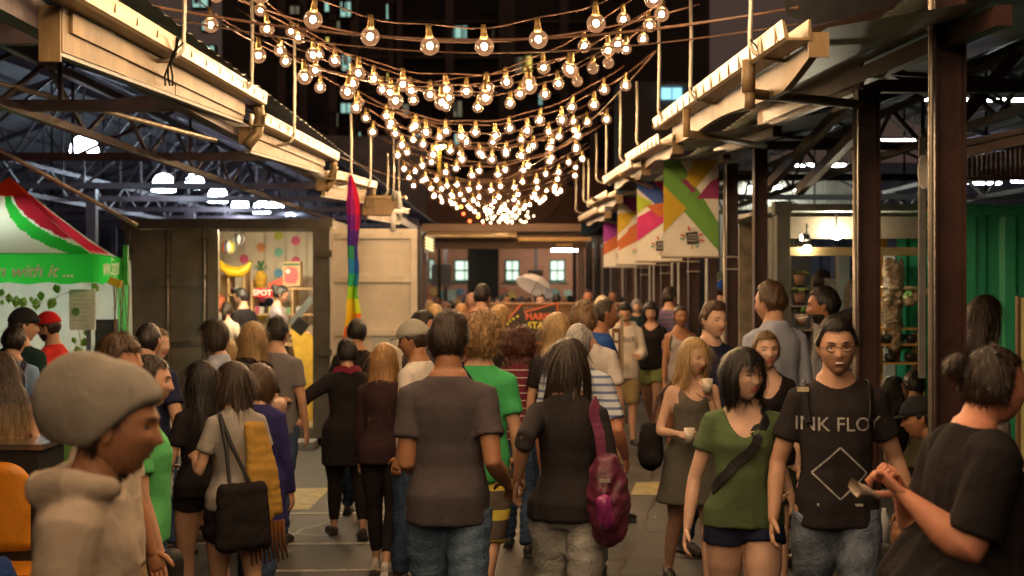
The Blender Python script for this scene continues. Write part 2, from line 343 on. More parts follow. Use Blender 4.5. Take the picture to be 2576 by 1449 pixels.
HAIRC = {}
def person(label, px, top, ppm, yaw, base=0.0, H=None, sex='m', fat=0.0, skin='light', hair='short', hairc=('dark_brown_hair', (.03, .018, .012), None),
           shirt=('tee', 'grey'), pants=('jeans', 'blue'), shoes=(.03, .03, .03), head=(0, 0, 0), arms=(None, None), legs=((8, 4), (-8, 8)), lean=0,
           vox=None, extra=None, sit=None, group=None, curl=.35, neck_cut=None, cat='person', beard=False, cap=None, smile=False, hairlen=.3):
    """One person. px/top/ppm place the crown of the head; yaw 0 looks away from the camera, 90 to the right, 180 at it."""
    sd = (int(px) * 31 + int(top) * 7 + int(ppm)) % 9973; rg = random.Random(sd)
    ztop = EYE - (top - YH) / ppm; hx, hy = (px - CX) / ppm, FPX / ppm
    if H is None: H = ztop - base
    H = (H - (.016 if hair not in ('bald', 'buzz') else .004) - (.03 if hair in ('curly', 'bigcurly') else 0)) 
    fl_ = max(.245 * math.cos(R(t_)) + .24 * math.cos(R(t_ - k_)) for t_, k_ in legs) + .045
    if sit is None: H = H / (fl_ + .410 * math.cos(R(lean)) + .0697)
    else: H = min(H, 1.75)
    near = ppm > 300; far = ppm < 170
    if vox is None: vox = .0095 if ppm > 480 else .0135 if near else .017 if not far else .026
    fem = 1 if sex == 'f' else 0; fw = 1 + .25 * fat
    # ---- skeleton (local: x right, y forward)
    L1, L2 = .172 * H, .150 * H; TH, SH = .245 * H, .24 * H; AN = .045 * H
    def leg_pts(side, th, kn):
        hip = Vector((side * (.052 * H + .01 * fat), 0, 0)); a = R(th); b = R(th - kn)
        k = hip + Vector((0, math.sin(a), -math.cos(a))) * TH; an = k + Vector((0, math.sin(b), -math.cos(b))) * SH; return hip, k, an, b
    Ls = [leg_pts(s, *legs[i]) for i, s in enumerate((-1, 1))]
    drop = max(-p[2].z for p in Ls); pelz = drop + AN if sit is None else sit
    off = Vector((0, 0, pelz)); le = R(lean)
    LM = Matrix.Rotation(-le, 3, 'X')
    def T(p): return LM @ Vector(p) + off                      # torso coordinates: origin at the hips
    tz = lambda f: (f - .53) * H + .015 * H
    shw = (.092 - .008 * fem) * H * (1 + .06 * fat)
    # ---- body
    body = MB(); bw = fw
    hipw = (.086 + .008 * fem) * H * fw; wa = (.072 - .008 * fem) * H * (1 + .34 * fat); ch = (.087 - .008 * fem) * H * (1 + .18 * fat)
    bust = .018 * H * fem
    RG = [(tz(.475), hipw * .72, .045 * H, .055 * H, 0), (tz(.51), hipw, .058 * H * fw, .070 * H * fw, 0), (tz(.55), hipw * .98, .058 * H * (1 + .5 * fat), .066 * H * fw, 0),
          (tz(.62), wa, .055 * H * (1 + .8 * fat), .050 * H * (1 + .42 * fat), .003 * H), (tz(.68), (wa + ch) / 2, .058 * H * (1 + .55 * fat), .055 * H, .003 * H), (tz(.735), ch, .062 * H * (1 + .35 * fat) + bust, .062 * H, 0),
          (tz(.775), ch * 1.04, .056 * H * (1 + .2 * fat) + bust * .6, .060 * H, -.002 * H), (tz(.803), shw * .98, .046 * H, .052 * H, -.004 * H), (tz(.824), shw * .78, .040 * H, .047 * H, -.005 * H), (tz(.843), shw * .54, .035 * H, .041 * H, -.006 * H), (tz(.860), .046 * H, .033 * H, .036 * H, -.005 * H)]
    ring_loft(body, RG, xf=T)
    nkr = (.035 - .006 * fem) * H * (1 + .1 * fat)
    hyaw, hpit, htil = [R(a) for a in head]
    neck0 = T((0, -.006 * H, tz(.82))); hc = T((0, .020 * H, tz(.925)))    # head centre (eye height)
    capsule(body, [neck0, T((0, 0, tz(.862))), hc + Vector((0, -.022 * H, -.035 * H))], [nkr * 1.25, nkr, nkr * .95], 14)
    for s, (hip, k, an, b) in zip((-1, 1), Ls):
        P, Q = densify([hip + off, (hip * .5 + k * .5) + off + Vector((0, .006 * H, 0)), k + off, (k * .62 + an * .38) + off + Vector((0, -.008 * H, 0)), an + off], [.052 * H * fw, .046 * H * fw * (1 + .06 * fem), .031 * H * (1 + .1 * fat), .030 * H * (1 + .15 * fat), .0195 * H]); capsule(body, P, Q, 14)
        ft = Matrix.Rotation(min(b, .5) if sit is None else 0, 3, 'X'); tilt = b
        a0 = an + off; q = Vector((s * .012 * H, 0, 0)); pt = -min(0, math.sin(b)) * .9 if sit is None else 0
        heel = a0 + Vector((0, -.02 * H, -.028 * H)); toe = heel + Vector((q.x, .135 * H * math.cos(pt), -.135 * H * math.sin(pt) * .3)); 
        capsule(body, [a0, heel], [.02 * H, .017 * H], 10); capsule(body, [heel, heel.lerp(toe, .55) + Vector((0, 0, .004 * H)), toe], [.017 * H, .021 * H, .013 * H], 10)
    # ---- root: placed so that the head comes at px
    yr = R(yaw); root = thing('person', label, cat, group=group)
    rot = Matrix.Rotation(-yr, 3, 'Z'); ho = rot @ Vector((hc.x, hc.y, 0)); root.location = (hx - ho.x, hy - ho.y, base); root.rotation_euler = (0, 0, -yr)
    # arms
    AR = []
    for i, s in enumerate((-1, 1)):
        sh = T((s * shw, -.004 * H, tz(.795))); sp = arms[i] or ('down',)
        if sp[0] == 'world':
            wp = rot.inverted() @ (W(*sp[1]) - root.location); t = LM.inverted() @ (wp - sh); pole = Vector(sp[2]); pole.x *= s
        elif sp[0] == 'down': t = Vector((s * (.035 + .03 * fat) * H, (.03 + (.05 * (sp[1] if len(sp) > 1 else rg.uniform(-.8, .8)))) * H, -.312 * H)); pole = Vector((s * .4, -1, 0))
        else: t = Vector(sp[1]) * H; t.x *= s; pole = Vector(sp[2]) if len(sp) > 2 else Vector((.5, -.6, -1)); pole.x *= s
        el, wr = ik(sh, sh + LM @ t, L1, L2, LM @ pole); AR.append((sh, el, wr, s))
        P, Q = densify([sh, sh.lerp(el, .5), el, el.lerp(wr, .35), wr], [.028 * H * (1 - .14 * fem) * (1 + .3 * fat), .0255 * H * (1 - .14 * fem) * (1 + .4 * fat), .0215 * H * (1 - .1 * fem) * (1 + .3 * fat), .0225 * H * (1 - .12 * fem) * (1 + .3 * fat), .0145 * H * (1 - .1 * fem)], 3); capsule(body, P, Q, 12)
    v, f = remesh(body, vox); v = relax(v, f, 3); n_body = len(v)
    skm = skinm('skin_' + skin, {'light': (.52, .30, .20), 'pale': (.60, .38, .28), 'tan': (.36, .17, .09), 'brown': (.30, .14, .07), 'dark': (.14, .065, .035), 'pink': (.62, .27, .17)}[skin])
    # hands
    hm = MB()
    for sh, el, wr, s in AR:
        d = wr - el; d.normalize()
        down = d.z < -.6
        n = Vector((-s, .1, 0)) if down else Vector((-s * .5, -.2, -.9)) if abs(d.z) < .6 else Vector((-s * .3, -1, 0)); sdir = Vector((0, 1, .2)) if down else Vector((-s, 0, .5))
        hand(hm, wr - d * .004 * H, d, n, sdir, .108 * H, curl)
    # head
    nu, nv = (80, 56) if ppm > 380 else (48, 34) if ppm > 170 else (28, 20)
    hs = .128 * H / .23 * 1.06; d = head_points(nu, nv); hp = head_shape(d, fem, fat); hf = grid_faces(nu, nv)
    HM = Matrix.Rotation(-hyaw, 3, 'Z') @ Matrix.Rotation(hpit, 3, 'X') @ Matrix.Rotation(htil, 3, 'Y')     # hpit > 0 looks up
    HMn = np.array([list(r) for r in HM]); hcn = np.array(hc)
    def HT(q): return (q * hs) @ HMn.T + hcn
    cen = hp[hf].mean(1)
    lip = (np.abs(cen[:, 2] + .0605) < .0115 * (1 - (cen[:, 0] / .026) ** 2)) & (np.abs(cen[:, 0]) < .026) & (cen[:, 1] > .05)
    fm = MB(); fm.v = []; 
    def surf(x, z):
        m_ = hp[:, 1] > 0; q = hp[m_]; return q[np.argmin((q[:, 0] - x) ** 2 + (q[:, 2] - z) ** 2), 1]
    if ppm > 150:
        for s in (-1, 1):
            y0 = surf(s * .031, .003)
            fm.ball((s * .031, y0 - .0062, .002), (.0130, .0088, .0050), 12, k=2); fm.ball((s * .0305, y0 - .0008, .002), (.0054, .0040, .0050), 8, k=3)
            fm.tube([(s * (.031 + q * .0145), y0 + .0035 - abs(q) * .005 - .001, .002 + .0045 * (1 - q * q)) for q in (-1, -.5, 0, .5, 1)], .0020, 5, k=3)
            fm.tube([(s * (.031 + q * .017), surf(s * (.031 + q * .017), .026) + .0005, .024 + .004 * (1 - (q - .2) ** 2)) for q in (-1, -.4, .3, 1)], [.0010, .0030, .0026, .0010], 5, k=4)
    for s in (-1, 1):    # ears
        c = np.array((s * (.0765 + .004 * fat), -.006, -.004)); fm.ball(c, (.0065, .016, .029), 12, k=0); fm.ball(c + np.array((s * .006, -.006, .006)), (.006, .013, .022), 10, k=0)
    if smile: fm.ball((0, surf(0, -.058) - .0005, -.0600), (.021, .0045, .0045), 14, k=5)
    mats = [skm, skinm('lips_' + skin, {'light': (.42, .14, .11), 'pale': (.45, .14, .12), 'tan': (.27, .09, .06), 'brown': (.2, .08, .06), 'dark': (.12, .05, .04), 'pink': (.5, .18, .14)}[skin]),
            mat('eye_white', (.7, .68, .62), .25, var=.03, bump=0), mat('iris', (.025, .015, .01), .15, var=.1, bump=0), mat('brow_' + hairc[0], [c * .8 for c in hairc[1]], .8, bump=0), mat('teeth', (.8, .76, .68), .3, var=.03, bump=0)]
    V = [v, np.array([tuple(q) for q in hm.v]), HT(hp)]; F_ = [f]; I = [np.zeros(len(f), int)]
    def quads(fs): return np.array([t if len(t) == 4 else tuple(t) + (t[-1],) for t in fs])
    hf_q = []; 
    for t in hm.f:
        if len(t) == 4: hf_q.append(t)
        else:
            for k in range(1, len(t) - 2, 2): hf_q.append((t[0], t[k], t[k + 1], t[k + 2]))
    F_.append(np.array(hf_q) + len(v)); I.append(np.zeros(len(hf_q), int))
    o2 = len(v) + len(hm.v); F_.append(hf + o2); I.append(np.where(lip & (ppm > 150), 1, 0))
    if fm.v:
        V.append(HT(np.array(fm.v))); o3 = o2 + len(hp); q4 = []; ii = []
        for t, k in zip(fm.f, fm.m):
            if len(t) == 4: q4.append(t); ii.append(k)
            else:
                for a in range(1, len(t) - 2, 2): q4.append((t[0], t[a], t[a + 1], t[a + 2])); ii.append(k)
        F_.append(np.array(q4) + o3); I.append(np.array(ii))
    allv = np.concatenate(V); allf = np.concatenate(F_); idx = np.concatenate(I)
    mesh_obj('body', allv, allf, mats, root, idx)
    # ---- clothes
    info = dict(H=H, T=T, tz=tz, AR=AR, hc=hc, HT=HT, HM=HM, hs=hs, root=root, ppm=ppm, off=off, Ls=Ls, shw=shw, LM=LM)
    kind = shirt[0]; sc = shirt[1] if len(shirt) > 1 else None
    if kind:
        loose = shirt[2] if len(shirt) > 2 else .35; tee = kind in ('tee', 'long', 'hoodie', 'shirt', 'tank', 'dress', 'half')
        g = MB(); hem = {'tee': .475 if not fem else .5, 'long': .475, 'hoodie': .455, 'shirt': .465, 'tank': .5, 'dress': .35, 'half': .6, 'coat': .36, 'bikini': .7}[kind]
        e = (.006 + .004 * loose) if kind != 'hoodie' else .014; o = e * H / 1.7 * 1.0
        rr = []
        for (z, hw, a, b, yo) in RG:
            rr.append([z, hw + o, a + o, b + o, yo])
        top_w = dict(hoodie=.052 * H, shirt=.043 * H).get(kind, .045 * H)
        rr[-1] = [tz(.849 if kind != 'shirt' else .866), top_w, top_w * .85, top_w * .95, -.005 * H]
        chw = ch + o
        out = []
        for r_ in rr:
            if r_[0] < tz(.72): # cloth hangs from the chest
                q = (tz(.735) - r_[0]) / (tz(.735) - tz(hem)); q = min(q, 1); L_ = loose
                r_[1] = max(r_[1], chw * (1 - .06 * fem) * (L_) + r_[1] * (1 - L_)); r_[2] = max(r_[2], (.06 * H + bust + o) * L_ + r_[2] * (1 - L_)); r_[3] = max(r_[3], (.058 * H + o) * L_ + r_[3] * (1 - L_))
            if r_[0] > tz(hem): out.append(r_)
        if kind in ('dress', 'coat'):
            fl = .16 * H * (1 if kind == 'dress' else .85)
            dd_ = .072 * H * fw + .022; out = [[tz(hem), max(fl * .92, hipw + .02), max(fl * .72, dd_), max(fl * .72, dd_), 0], [tz(hem + .07), max(fl * .82, hipw + .02), max(fl * .62, dd_), max(fl * .62, dd_), 0]] + [r_ for r_ in out if r_[0] > tz(.5)]
        else: out = [[tz(hem), max(out[0][1], hipw + o + .020), max(out[0][2], .060 * H * fw + o + .012), max(out[0][3], .072 * H * fw + o + .012), 0]] + out
        for r_ in out:
            if kind not in ('bikini', 'half') and r_[0] < tz(.6): r_[1] = max(r_[1], hipw * (1 if r_[0] < tz(.56) else .94) + o + .017); r_[2] = max(r_[2], .058 * H * fw + o + .016); r_[3] = max(r_[3], .070 * H * fw + o + .017)
        out.sort(key=lambda r_: r_[0]); ring_loft(g, out, seg=32, xf=T)
        sl = {'tee': .62, 'long': 2, 'hoodie': 2, 'shirt': 2, 'tank': 0, 'dress': 0, 'half': 0, 'coat': 2, 'bikini': 0}[kind] if len(shirt) < 4 else shirt[3]
        if sl:
            for sh, el, wr, s in AR:
                ins = sh + LM @ Vector((-s * .03 * H, 0, 0)); af = (1 - .12 * fem) * (1 + .32 * fat)
                if sl <= 1.0: P, Q = [ins, sh, sh.lerp(el, sl * .5), sh.lerp(el, sl)], [.038 * H * af, .033 * H * af + .002, .031 * H * af + .003, .032 * H * af + .006 * (1 + loose)]
                elif sl < 2: P, Q = [ins, sh, el, el.lerp(wr, sl - 1)], [.038 * H * af, .036 * H * af, .030 * H * af + .003, .028 * H * af + .004]
                else: P, Q = [ins, sh, sh.lerp(el, .5), el, el.lerp(wr, .5), el.lerp(wr, .96)], [.039 * H * af + o * .4, .036 * H * af + o * .4, .033 * H * af + o * .4, .031 * H * af + o * .4, .028 * H * af + o * .4, .021 * H * af + o * .4]
                P, Q = densify(P, Q, 3); g.tube(P, Q, 14)
        if kind == 'hoodie':
            bk = T((0, -.048 * H, tz(.848))); capsule(g, [bk + Vector((-.075 * H, .03 * H, 0)), bk + Vector((-.04 * H, -.012 * H, -.01 * H)), bk + Vector((0, -.022 * H, -.018 * H)), bk + Vector((.04 * H, -.012 * H, -.01 * H)), bk + Vector((.075 * H, .03 * H, 0)), bk + Vector((.05 * H, .085 * H, -.008 * H))], [.018 * H, .026 * H, .030 * H, .026 * H, .022 * H, .014 * H], 12)
        cv, cf = remesh(g, vox * .92 if near else vox); cv = relax(cv, cf, 3)
        nn = normals(cv, cf); zz = cv[:, 2]
        amp = (.0065 if kind != 'hoodie' else .009) * (.6 + loose); grow = sstep(pelz + tz(.80), pelz + tz(.6), zz)
        w1 = wob(cv, sd, (11, 11, 2.6)); w2 = wob(cv, sd + 5, (5, 5, 8)); cv = cv + nn * np.clip((.5 - np.abs(w1)) * amp * (.3 + grow) + (w2) * amp * .5, -.0035 if kind != 'hoodie' else -.01, .03)[:, None]
        # open the neck (and the arm holes) so that the skin shows
        inv = np.array(LM.inverted()) if le else np.eye(3); cc = (cv - np.array(off)) @ inv.T / H
        x, y, z = cc[:, 0], cc[:, 1], cc[:, 2] + .53 - .015
        drop_, wd = neck_cut or {'tee': (.016, .05), 'tank': (.06, .07), 'dress': (.07, .08), 'half': (.07, .085), 'coat': (.03, .05)}.get(kind, (.012, .042)); mn = np.minimum
        if kind == 'bikini': kv = np.maximum(z - .745, .70 - z)
        else:
            kv = mn(z - (.845 - drop_ * 1.25 * (1 - np.clip(np.abs(x) / wd, 0, 1) ** 2)), y * 2.0)
            kv = mn(kv, wd * 1.05 - np.abs(x))
            if kind != 'shirt': kv = np.maximum(kv, mn(z - .853, .05 - np.abs(x)))
            if kind in ('tank', 'dress', 'half'): kv = np.maximum(kv, mn(z - .745, np.abs(x) - (.072 - .016 * sstep(.78, .82, z)))); kv = np.maximum(kv, mn(z - (.80 if kind == 'tank' else .785), .046 - np.abs(x)))
            if kind == 'half': kv = np.maximum(kv, .62 - z)
        rm = sstep(-.003, .006, kv); nn = normals(cv, cf); cv = cv - nn * (rm * .024)[:, None]; kill = (rm[cf].min(1) > .99)
        nm = {'dress': 'dress', 'coat': 'coat', 'bikini': 'bikini_top', 'hoodie': 'hoodie', 'tank': 'tank_top'}.get(kind, 'shirt')
        info['shirt'] = mesh_obj(nm, cv, cf[~kill], sc, root); info['sv'] = cv; info['sf'] = cf[~kill]
    pk, pc = pants[0], pants[1]
    if pk:
        hem_ = {'tee': .475 if not fem else .5}.get(shirt[0], .475); g = MB(); pl = pants[2] if len(pants) > 2 else .3; o = .006 * H / 1.7 + .006 * pl
        cut = {'jeans': 1.96, 'trousers': 1.96, 'leggings': 1.93, 'shorts': .55, 'hotpants': .22, 'long_shorts': .95, 'capri': 1.7, 'skirt': .5}[pk]
        if pk == 'leggings': o = .003
        pr = [(z, hw + o, a + o, b + o, yo) for z, hw, a, b, yo in RG if z < tz(.6)]; pr = [(z, hw - (.006 if z > tz(hem_ if shirt[0] else 9) else 0), a - (.006 if z > tz(hem_ if shirt[0] else 9) else 0), b - (.006 if z > tz(hem_ if shirt[0] else 9) else 0), yo) for z, hw, a, b, yo in pr]; pr.append((tz(.585), wa * 1.04 + o, .056 * H * (1 + .6 * fat) + o, .056 * H * (1 + .3 * fat) + o, 0)); pr.sort(key=lambda q: q[0])
        if pk == 'skirt':
            fl = .13 * H * fw; pr = [(tz(.36), fl * 1.05, fl * .8, fl * .85, 0), (tz(.43), fl * .95, fl * .72, fl * .8, 0)] + pr[1:]
        ring_loft(g, pr, xf=T)
        if pk != 'skirt':
            for s, (hip, k, an, b) in zip((-1, 1), Ls):
                base_r = [.053 * H * fw, .047 * H * fw * (1 + .06 * fem), .033 * H * (1 + .1 * fat), .032 * H * (1 + .12 * fat), .026 * H]
                pts = [hip, hip * .5 + k * .5 + Vector((0, .006 * H, 0)), k, k * .62 + an * .38 + Vector((0, -.006 * H, 0)), an]; ext = [0, .6, 1.4, 1.5, 1.8]
                P, Q = densify([p + off for p in pts], [r_ + o * (1 + e_ * pl) - (.006 * H if pk == 'leggings' and i_ == 4 else 0) for i_, (r_, e_) in enumerate(zip(base_r, ext))], 4)
                m_ = cut * 8 if cut <= 1 else 8 + (cut - 1) * 8; m_ = int(round(m_)) + 1; g.tube(P[:max(m_, 3)], Q[:max(m_, 3)] if pk in ('jeans', 'trousers', 'leggings', 'capri') else [q * (1 + .12 * i_ / max(m_, 3)) for i_, q in enumerate(Q[:max(m_, 3)])], 16)
        cv, cf = remesh(g, vox); cv = relax(cv, cf, 3); nn = normals(cv, cf)
        if pk != 'leggings':
            w1 = wob(cv, sd + 9, (9, 9, 17)); lowz = sstep(pelz * .55, .1, cv[:, 2]) if cut > 1.5 else 0
            cv = cv + nn * np.clip((w1 * .0045) * (1 + pl) * (1 + 1.1 * lowz), -.012, np.where(cv[:, 2] > pelz - .06, .001, .02))[:, None]
        if pk == 'skirt': cv = cv + nn * (np.sin(np.arctan2(cv[:, 1], cv[:, 0]) * 13) * .008 * sstep(pelz, pelz - .2, cv[:, 2]))[:, None]
        nm = {'jeans': 'jeans', 'trousers': 'trousers', 'leggings': 'leggings', 'capri': 'trousers', 'skirt': 'skirt'}.get(pk, 'shorts')
        mesh_obj(nm, cv, cf, pc, root)
    if shoes is not None and not (far and base == 0 and px > 0 and False):
        sm = shoes if not isinstance(shoes, tuple) else mat('shoe_%d_%d_%d' % tuple(int(c * 100) for c in shoes), shoes, .55, var=.15, bump=.05)
        for s, (hip, k, an, b) in zip((-1, 1), Ls):
            a0 = an + off; pt = -min(0, math.sin(b)) * .9 if sit is None else 0; heel = a0 + Vector((0, -.02 * H, -.026 * H)); toe = heel + Vector((s * .012 * H, .138 * H * math.cos(pt), -.135 * H * math.sin(pt) * .3))
            g = MB(); capsule(g, [heel + Vector((0, 0, .012 * H)), heel], [.021 * H, .021 * H], 10); capsule(g, [heel, heel.lerp(toe, .55) + Vector((0, 0, .005 * H)), toe], [.021 * H, .0255 * H, .017 * H], 10)
            g.box(heel.lerp(toe, .48) + Vector((0, 0, -.016 * H)), (.048 * H, .162 * H, .012 * H)); cv, cf = remesh(g, max(vox * .8, .01)); cv = relax(cv, cf, 2); mesh_obj('shoe', cv, cf, sm, root)
    # ---- hair
    if hair and hair != 'bald':
        hcname, hcol, tip = hairc
        hmat = hairm(hcname, hcol, tip, pelz + tz(.70), pelz + tz(.83))
        nh, nw = (64, 44) if near else (36, 26); dd = head_points(nh, nw); b0 = head_shape(dd, fem, fat); x, y, z = dd[:, 0], dd[:, 1], dd[:, 2]
        buzz = hair == 'buzz'
        thr = (.60 - 1.04 * sstep(.45, .02, y) if fem else -.60 + .62 * sstep(-.48, -.06, y) + .60 * sstep(.18, .5, y)) if hair not in ('fringe', 'bob') else .40 - .95 * sstep(.55, .2, y)
        if hair in ('bob',): thr = .42 - 1.05 * sstep(.5, .25, y)
        mask = sstep(-.06, .10, z - thr)
        th = {'buzz': .003, 'short': .011, 'quiff': .012, 'neat': .013, 'curly': .045, 'bob': .026, 'long': .02, 'ponytail': .011, 'bun': .012, 'fringe': .02, 'bigcurly': .05}.get(hair, .016)
        tk = th * mask - .012 * (1 - mask)
        if hair in ('short', 'quiff'): tk = tk + .012 * mask * sstep(.55, .95, z) + (.014 if hair == 'quiff' else 0) * mask * sstep(.1, .6, y) * sstep(.4, .8, z)
        if not buzz: tk = tk + mask * wob(dd, sd + 3, (9, 9, 5)) * (.004 if hair not in ('curly', 'bigcurly') else .016) + mask * wob(dd, sd + 8, (30, 30, 12)) * (.0018 if hair not in ('curly', 'bigcurly') else .007)
        if hair in ('short', 'neat', 'quiff'): tk = np.where(tk > 0, tk * (.3 + .7 * sstep(-.5, .15, z)), tk)
        hv = b0 + dd * tk[:, None]
        g = MB(); g.v = [tuple(q) for q in hv]; g.f = [tuple(int(a) for a in t) for t in grid_faces(nh, nw)]; g.m = [0] * len(g.f)
        need = hair in ('long', 'bob', 'ponytail', 'bun', 'bigcurly', 'curly')
        L_ = hairlen / hs
        if hair in ('long', 'bigcurly'):
            wv = .016 if hair == 'long' else .05
            rings = [(.05, .074, .03, .075, -.028), (-.02, .088, .02, .075, -.03), (-.08, .094, .012, .07, -.036), (-.14, .098 + wv * .6, .01, .062, -.05), (-.14 - (L_ - .14) * .5, .096 + wv, .012, .05 + wv * .3, -.058), (-L_ * .9, .07 + wv * .6, .01, .032, -.058), (-L_, .03, .006, .014, -.055)]
            g2 = MB(); ring_loft(g2, sorted(rings), seg=28, e=2.2); 
            for s in (-1, 1):
                if fem: capsule(g2, [(s * .066, .022, .05), (s * .084, .022, -.01), (s * .086, .026, -.08), (s * .082, .02, -.15), (s * .08, .012, -min(L_ * .75, .24))], [.018, .02, .021, .02, .010], 10)
            g.add(g2.v, g2.f)
        if hair == 'bob':
            g2 = MB(); ring_loft(g2, [(-.125, .062, .005, .045, -.03), (-.105, .085, .012, .062, -.026), (-.06, .093, .02, .075, -.022), (.0, .09, .02, .08, -.02), (.06, .07, .02, .07, -.02)], seg=28); 
            for s in (-1, 1): capsule(g2, [(s * .062, .045, .06), (s * .083, .035, .01), (s * .082, .032, -.04), (s * .074, .03, -.085)], [.018, .02, .02, .012], 10)
            g.add(g2.v, g2.f)
        if hair == 'ponytail':
            capsule(g, [(0, -.09, .03), (0, -.125, .0), (0, -.13, -.08), (0, -.11, -L_ * .7), (0, -.1, -L_)], [.022, .03, .034, .028, .008], 12)
        if hair == 'bun': capsule(g, [(0, -.1, .05), (0, -.125, .065)], [.03, .036], 14); capsule(g, [(.012, -.11, .09), (-.012, -.125, .08)], [.022, .024], 10)
        W_ = HT(np.array(g.v)); g.v = [tuple(q) for q in W_]
        if need:
            hv_, hf_ = remesh(g, .0085 if near else .013 if not far else .02); hv_ = relax(hv_, hf_, 2); nn = normals(hv_, hf_)
            if hair in ('curly', 'bigcurly'): am = wob(hv_, sd, (60, 60, 60)) * .009 + wob(hv_, sd + 1, (120, 120, 90)) * .005
            else: am = wob(hv_, sd, (45, 45, 4)) * .0035 + wob(hv_, sd + 1, (130, 130, 7)) * .0016
            low = sstep(hc.z, hc.z - .12, hv_[:, 2]) if hair not in ('curly', 'bigcurly') else .8; hv_ = hv_ + nn * (am * (.35 + .8 * low))[:, None]
        else: hv_, hf_ = np.array(g.v), grid_faces(nh, nw)
        # keep hair out of the face: anything in front of the face plane is pushed back
        strand_hair(hv_, hf_, hair, hc, hmat, root, sd, ppm, cap, HMn[:, 1])
    if beard:
        g = MB(); nh, nw = 56, 40; dd = head_points(nh, nw); b0 = head_shape(dd, fem, fat); x, y, z = dd[:, 0], dd[:, 1], dd[:, 2]
        mk = sstep(-.28, -.5, z) * sstep(-.25, .1, y) * (1 - .0) ; mouth = np.exp(-(b0[:, 0] / .022) ** 2 - ((b0[:, 2] + .0605) / .009) ** 2); mk = mk * (1 - mouth)
        hv = b0 + dd * ((.007 * mk - .01 * (1 - mk)))[:, None]; mesh_obj('beard', HT(hv), grid_faces(nh, nw), hairm('beard_' + hairc[0], hairc[1]), root)
    if cap: # (colour material, back-to-front)
        dd = head_points(56, 40); b0 = head_shape(dd, fem, fat); x, y, z = dd[:, 0], dd[:, 1], dd[:, 2]; mk = sstep(.16, .24, z + .1 * y * 0)
        hv = b0 + dd * (.022 * mk - .014 * (1 - mk))[:, None]; hv[:, 2] += .006 * mk; cp = mesh_obj('cap', HT(hv), grid_faces(56, 40), cap, root)
        g = MB(); pts = []; n = 12
        for lay, zo in ((0, .032), (1, .028)):
            for i in range(n + 1):
                a = math.pi * i / n; pts.append((.072 * math.cos(a), .062 + .0 * math.sin(a), zo + .004)); pts.append((.074 * math.cos(a) * (.95), .065 + .095 * math.sin(a) ** .7, zo - .014 * math.sin(a)))
        m_ = (n + 1) * 2; fs = []
        for i in range(n): a = 2 * i; fs += [(a, a + 1, a + 3, a + 2), (m_ + a, m_ + a + 2, m_ + a + 3, m_ + a + 1), (a + 1, m_ + a + 1, m_ + a + 3, a + 3)]
        sgn = 1; P = HT(np.array(pts)); mesh_obj('cap_peak', P, np.array(fs), cap, cp)
    if extra: extra(info)
    return root
def strap(info, pts, wd, m, name='strap', lift=.006, th=.004, k=None):
    """A band laid on the clothed torso: local points (fractions of H, torso frame) snapped to the shirt."""
    H, T, tz = info['H'], info['T'], info['tz']; bv = BVHTree.FromPolygons([tuple(q) for q in info['sv']], [tuple(int(a) for a in t) for t in info['sf']])
    P = []
    pts = [T((p[0] * H, p[1] * H, tz(p[2]))) for p in pts]
    for i in range(len(pts) - 1):
        for t in np.linspace(0, 1, 7, endpoint=False): P.append(pts[i].lerp(pts[i + 1], t))
    P.append(pts[-1]); Q = []
    for p in P:
        l, n, i, d = bv.find_nearest(p)
        if l is None: Q.append((p, Vector((0, 0, 1)))); continue
        c = T((0, 0, tz(.66))); c.z = l.z; o = (l - c); o = (n * .5 + o.normalized()).normalized(); Q.append((l + o * lift, o))
    g = MB(); vs = []; N = len(Q)
    for i, (p, n) in enumerate(Q):
        d = (Q[min(i + 1, N - 1)][0] - Q[max(i - 1, 0)][0]).normalized(); s = d.cross(n).normalized()
        for a, b in ((-1, 0), (1, 0), (1, 1), (-1, 1)): vs.append(p + s * wd / 2 * a + n * th * b)
    g.add(vs, [(i * 4 + j, i * 4 + (j + 1) % 4, i * 4 + 4 + (j + 1) % 4, i * 4 + 4 + j) for i in range(N - 1) for j in range(4)])
    return g.obj(name, m, info['root'], smooth=False)
def lump(name, parts, m, parent, vox=.012, it=3, fold=.004, seed=1):
    """A soft thing (bag, hat): shells fused, relaxed and lightly creased."""
    g = MB()
    for p, r in parts: capsule(g, p, r, 14)
    v, f = remesh(g, vox); v = relax(v, f, it); n = normals(v, f); v = v + n * (wob(v, seed, (28, 28, 22)) * fold)[:, None]; return mesh_obj(name, v, f, m, parent)
def decal(info, txt, size, z, m, name='print', xo=0, tilt=0):
    """Printed letters draped on the chest."""
    g = MB(); text_mb(g, txt, size, (0, 0, 0), (1, 0, 0), (0, 0, 1)); drape(info, g, z, m, name, xo)
def drape(info, g, z, m, name, xo=0, side=1):
    H, T, tz = info['H'], info['T'], info['tz']; bv = BVHTree.FromPolygons([tuple(q) for q in info['sv']], [tuple(int(a) for a in t) for t in info['sf']]); c = T((xo * H, 0, tz(z))); out = []
    for v in g.v:
        o = Vector((c.x - side * v[0], c.y + side * .8, c.z + v[2])); l, n, i, d = bv.ray_cast(o, Vector((0, -side, 0)))
        out.append((l if l is not None else Vector((o.x, c.y + .1 * side, o.z))) + Vector((0, side * .003, 0)))
    g.v = [tuple(q) for q in out]; return g.obj(name, m, info['root'], kind='stuff')
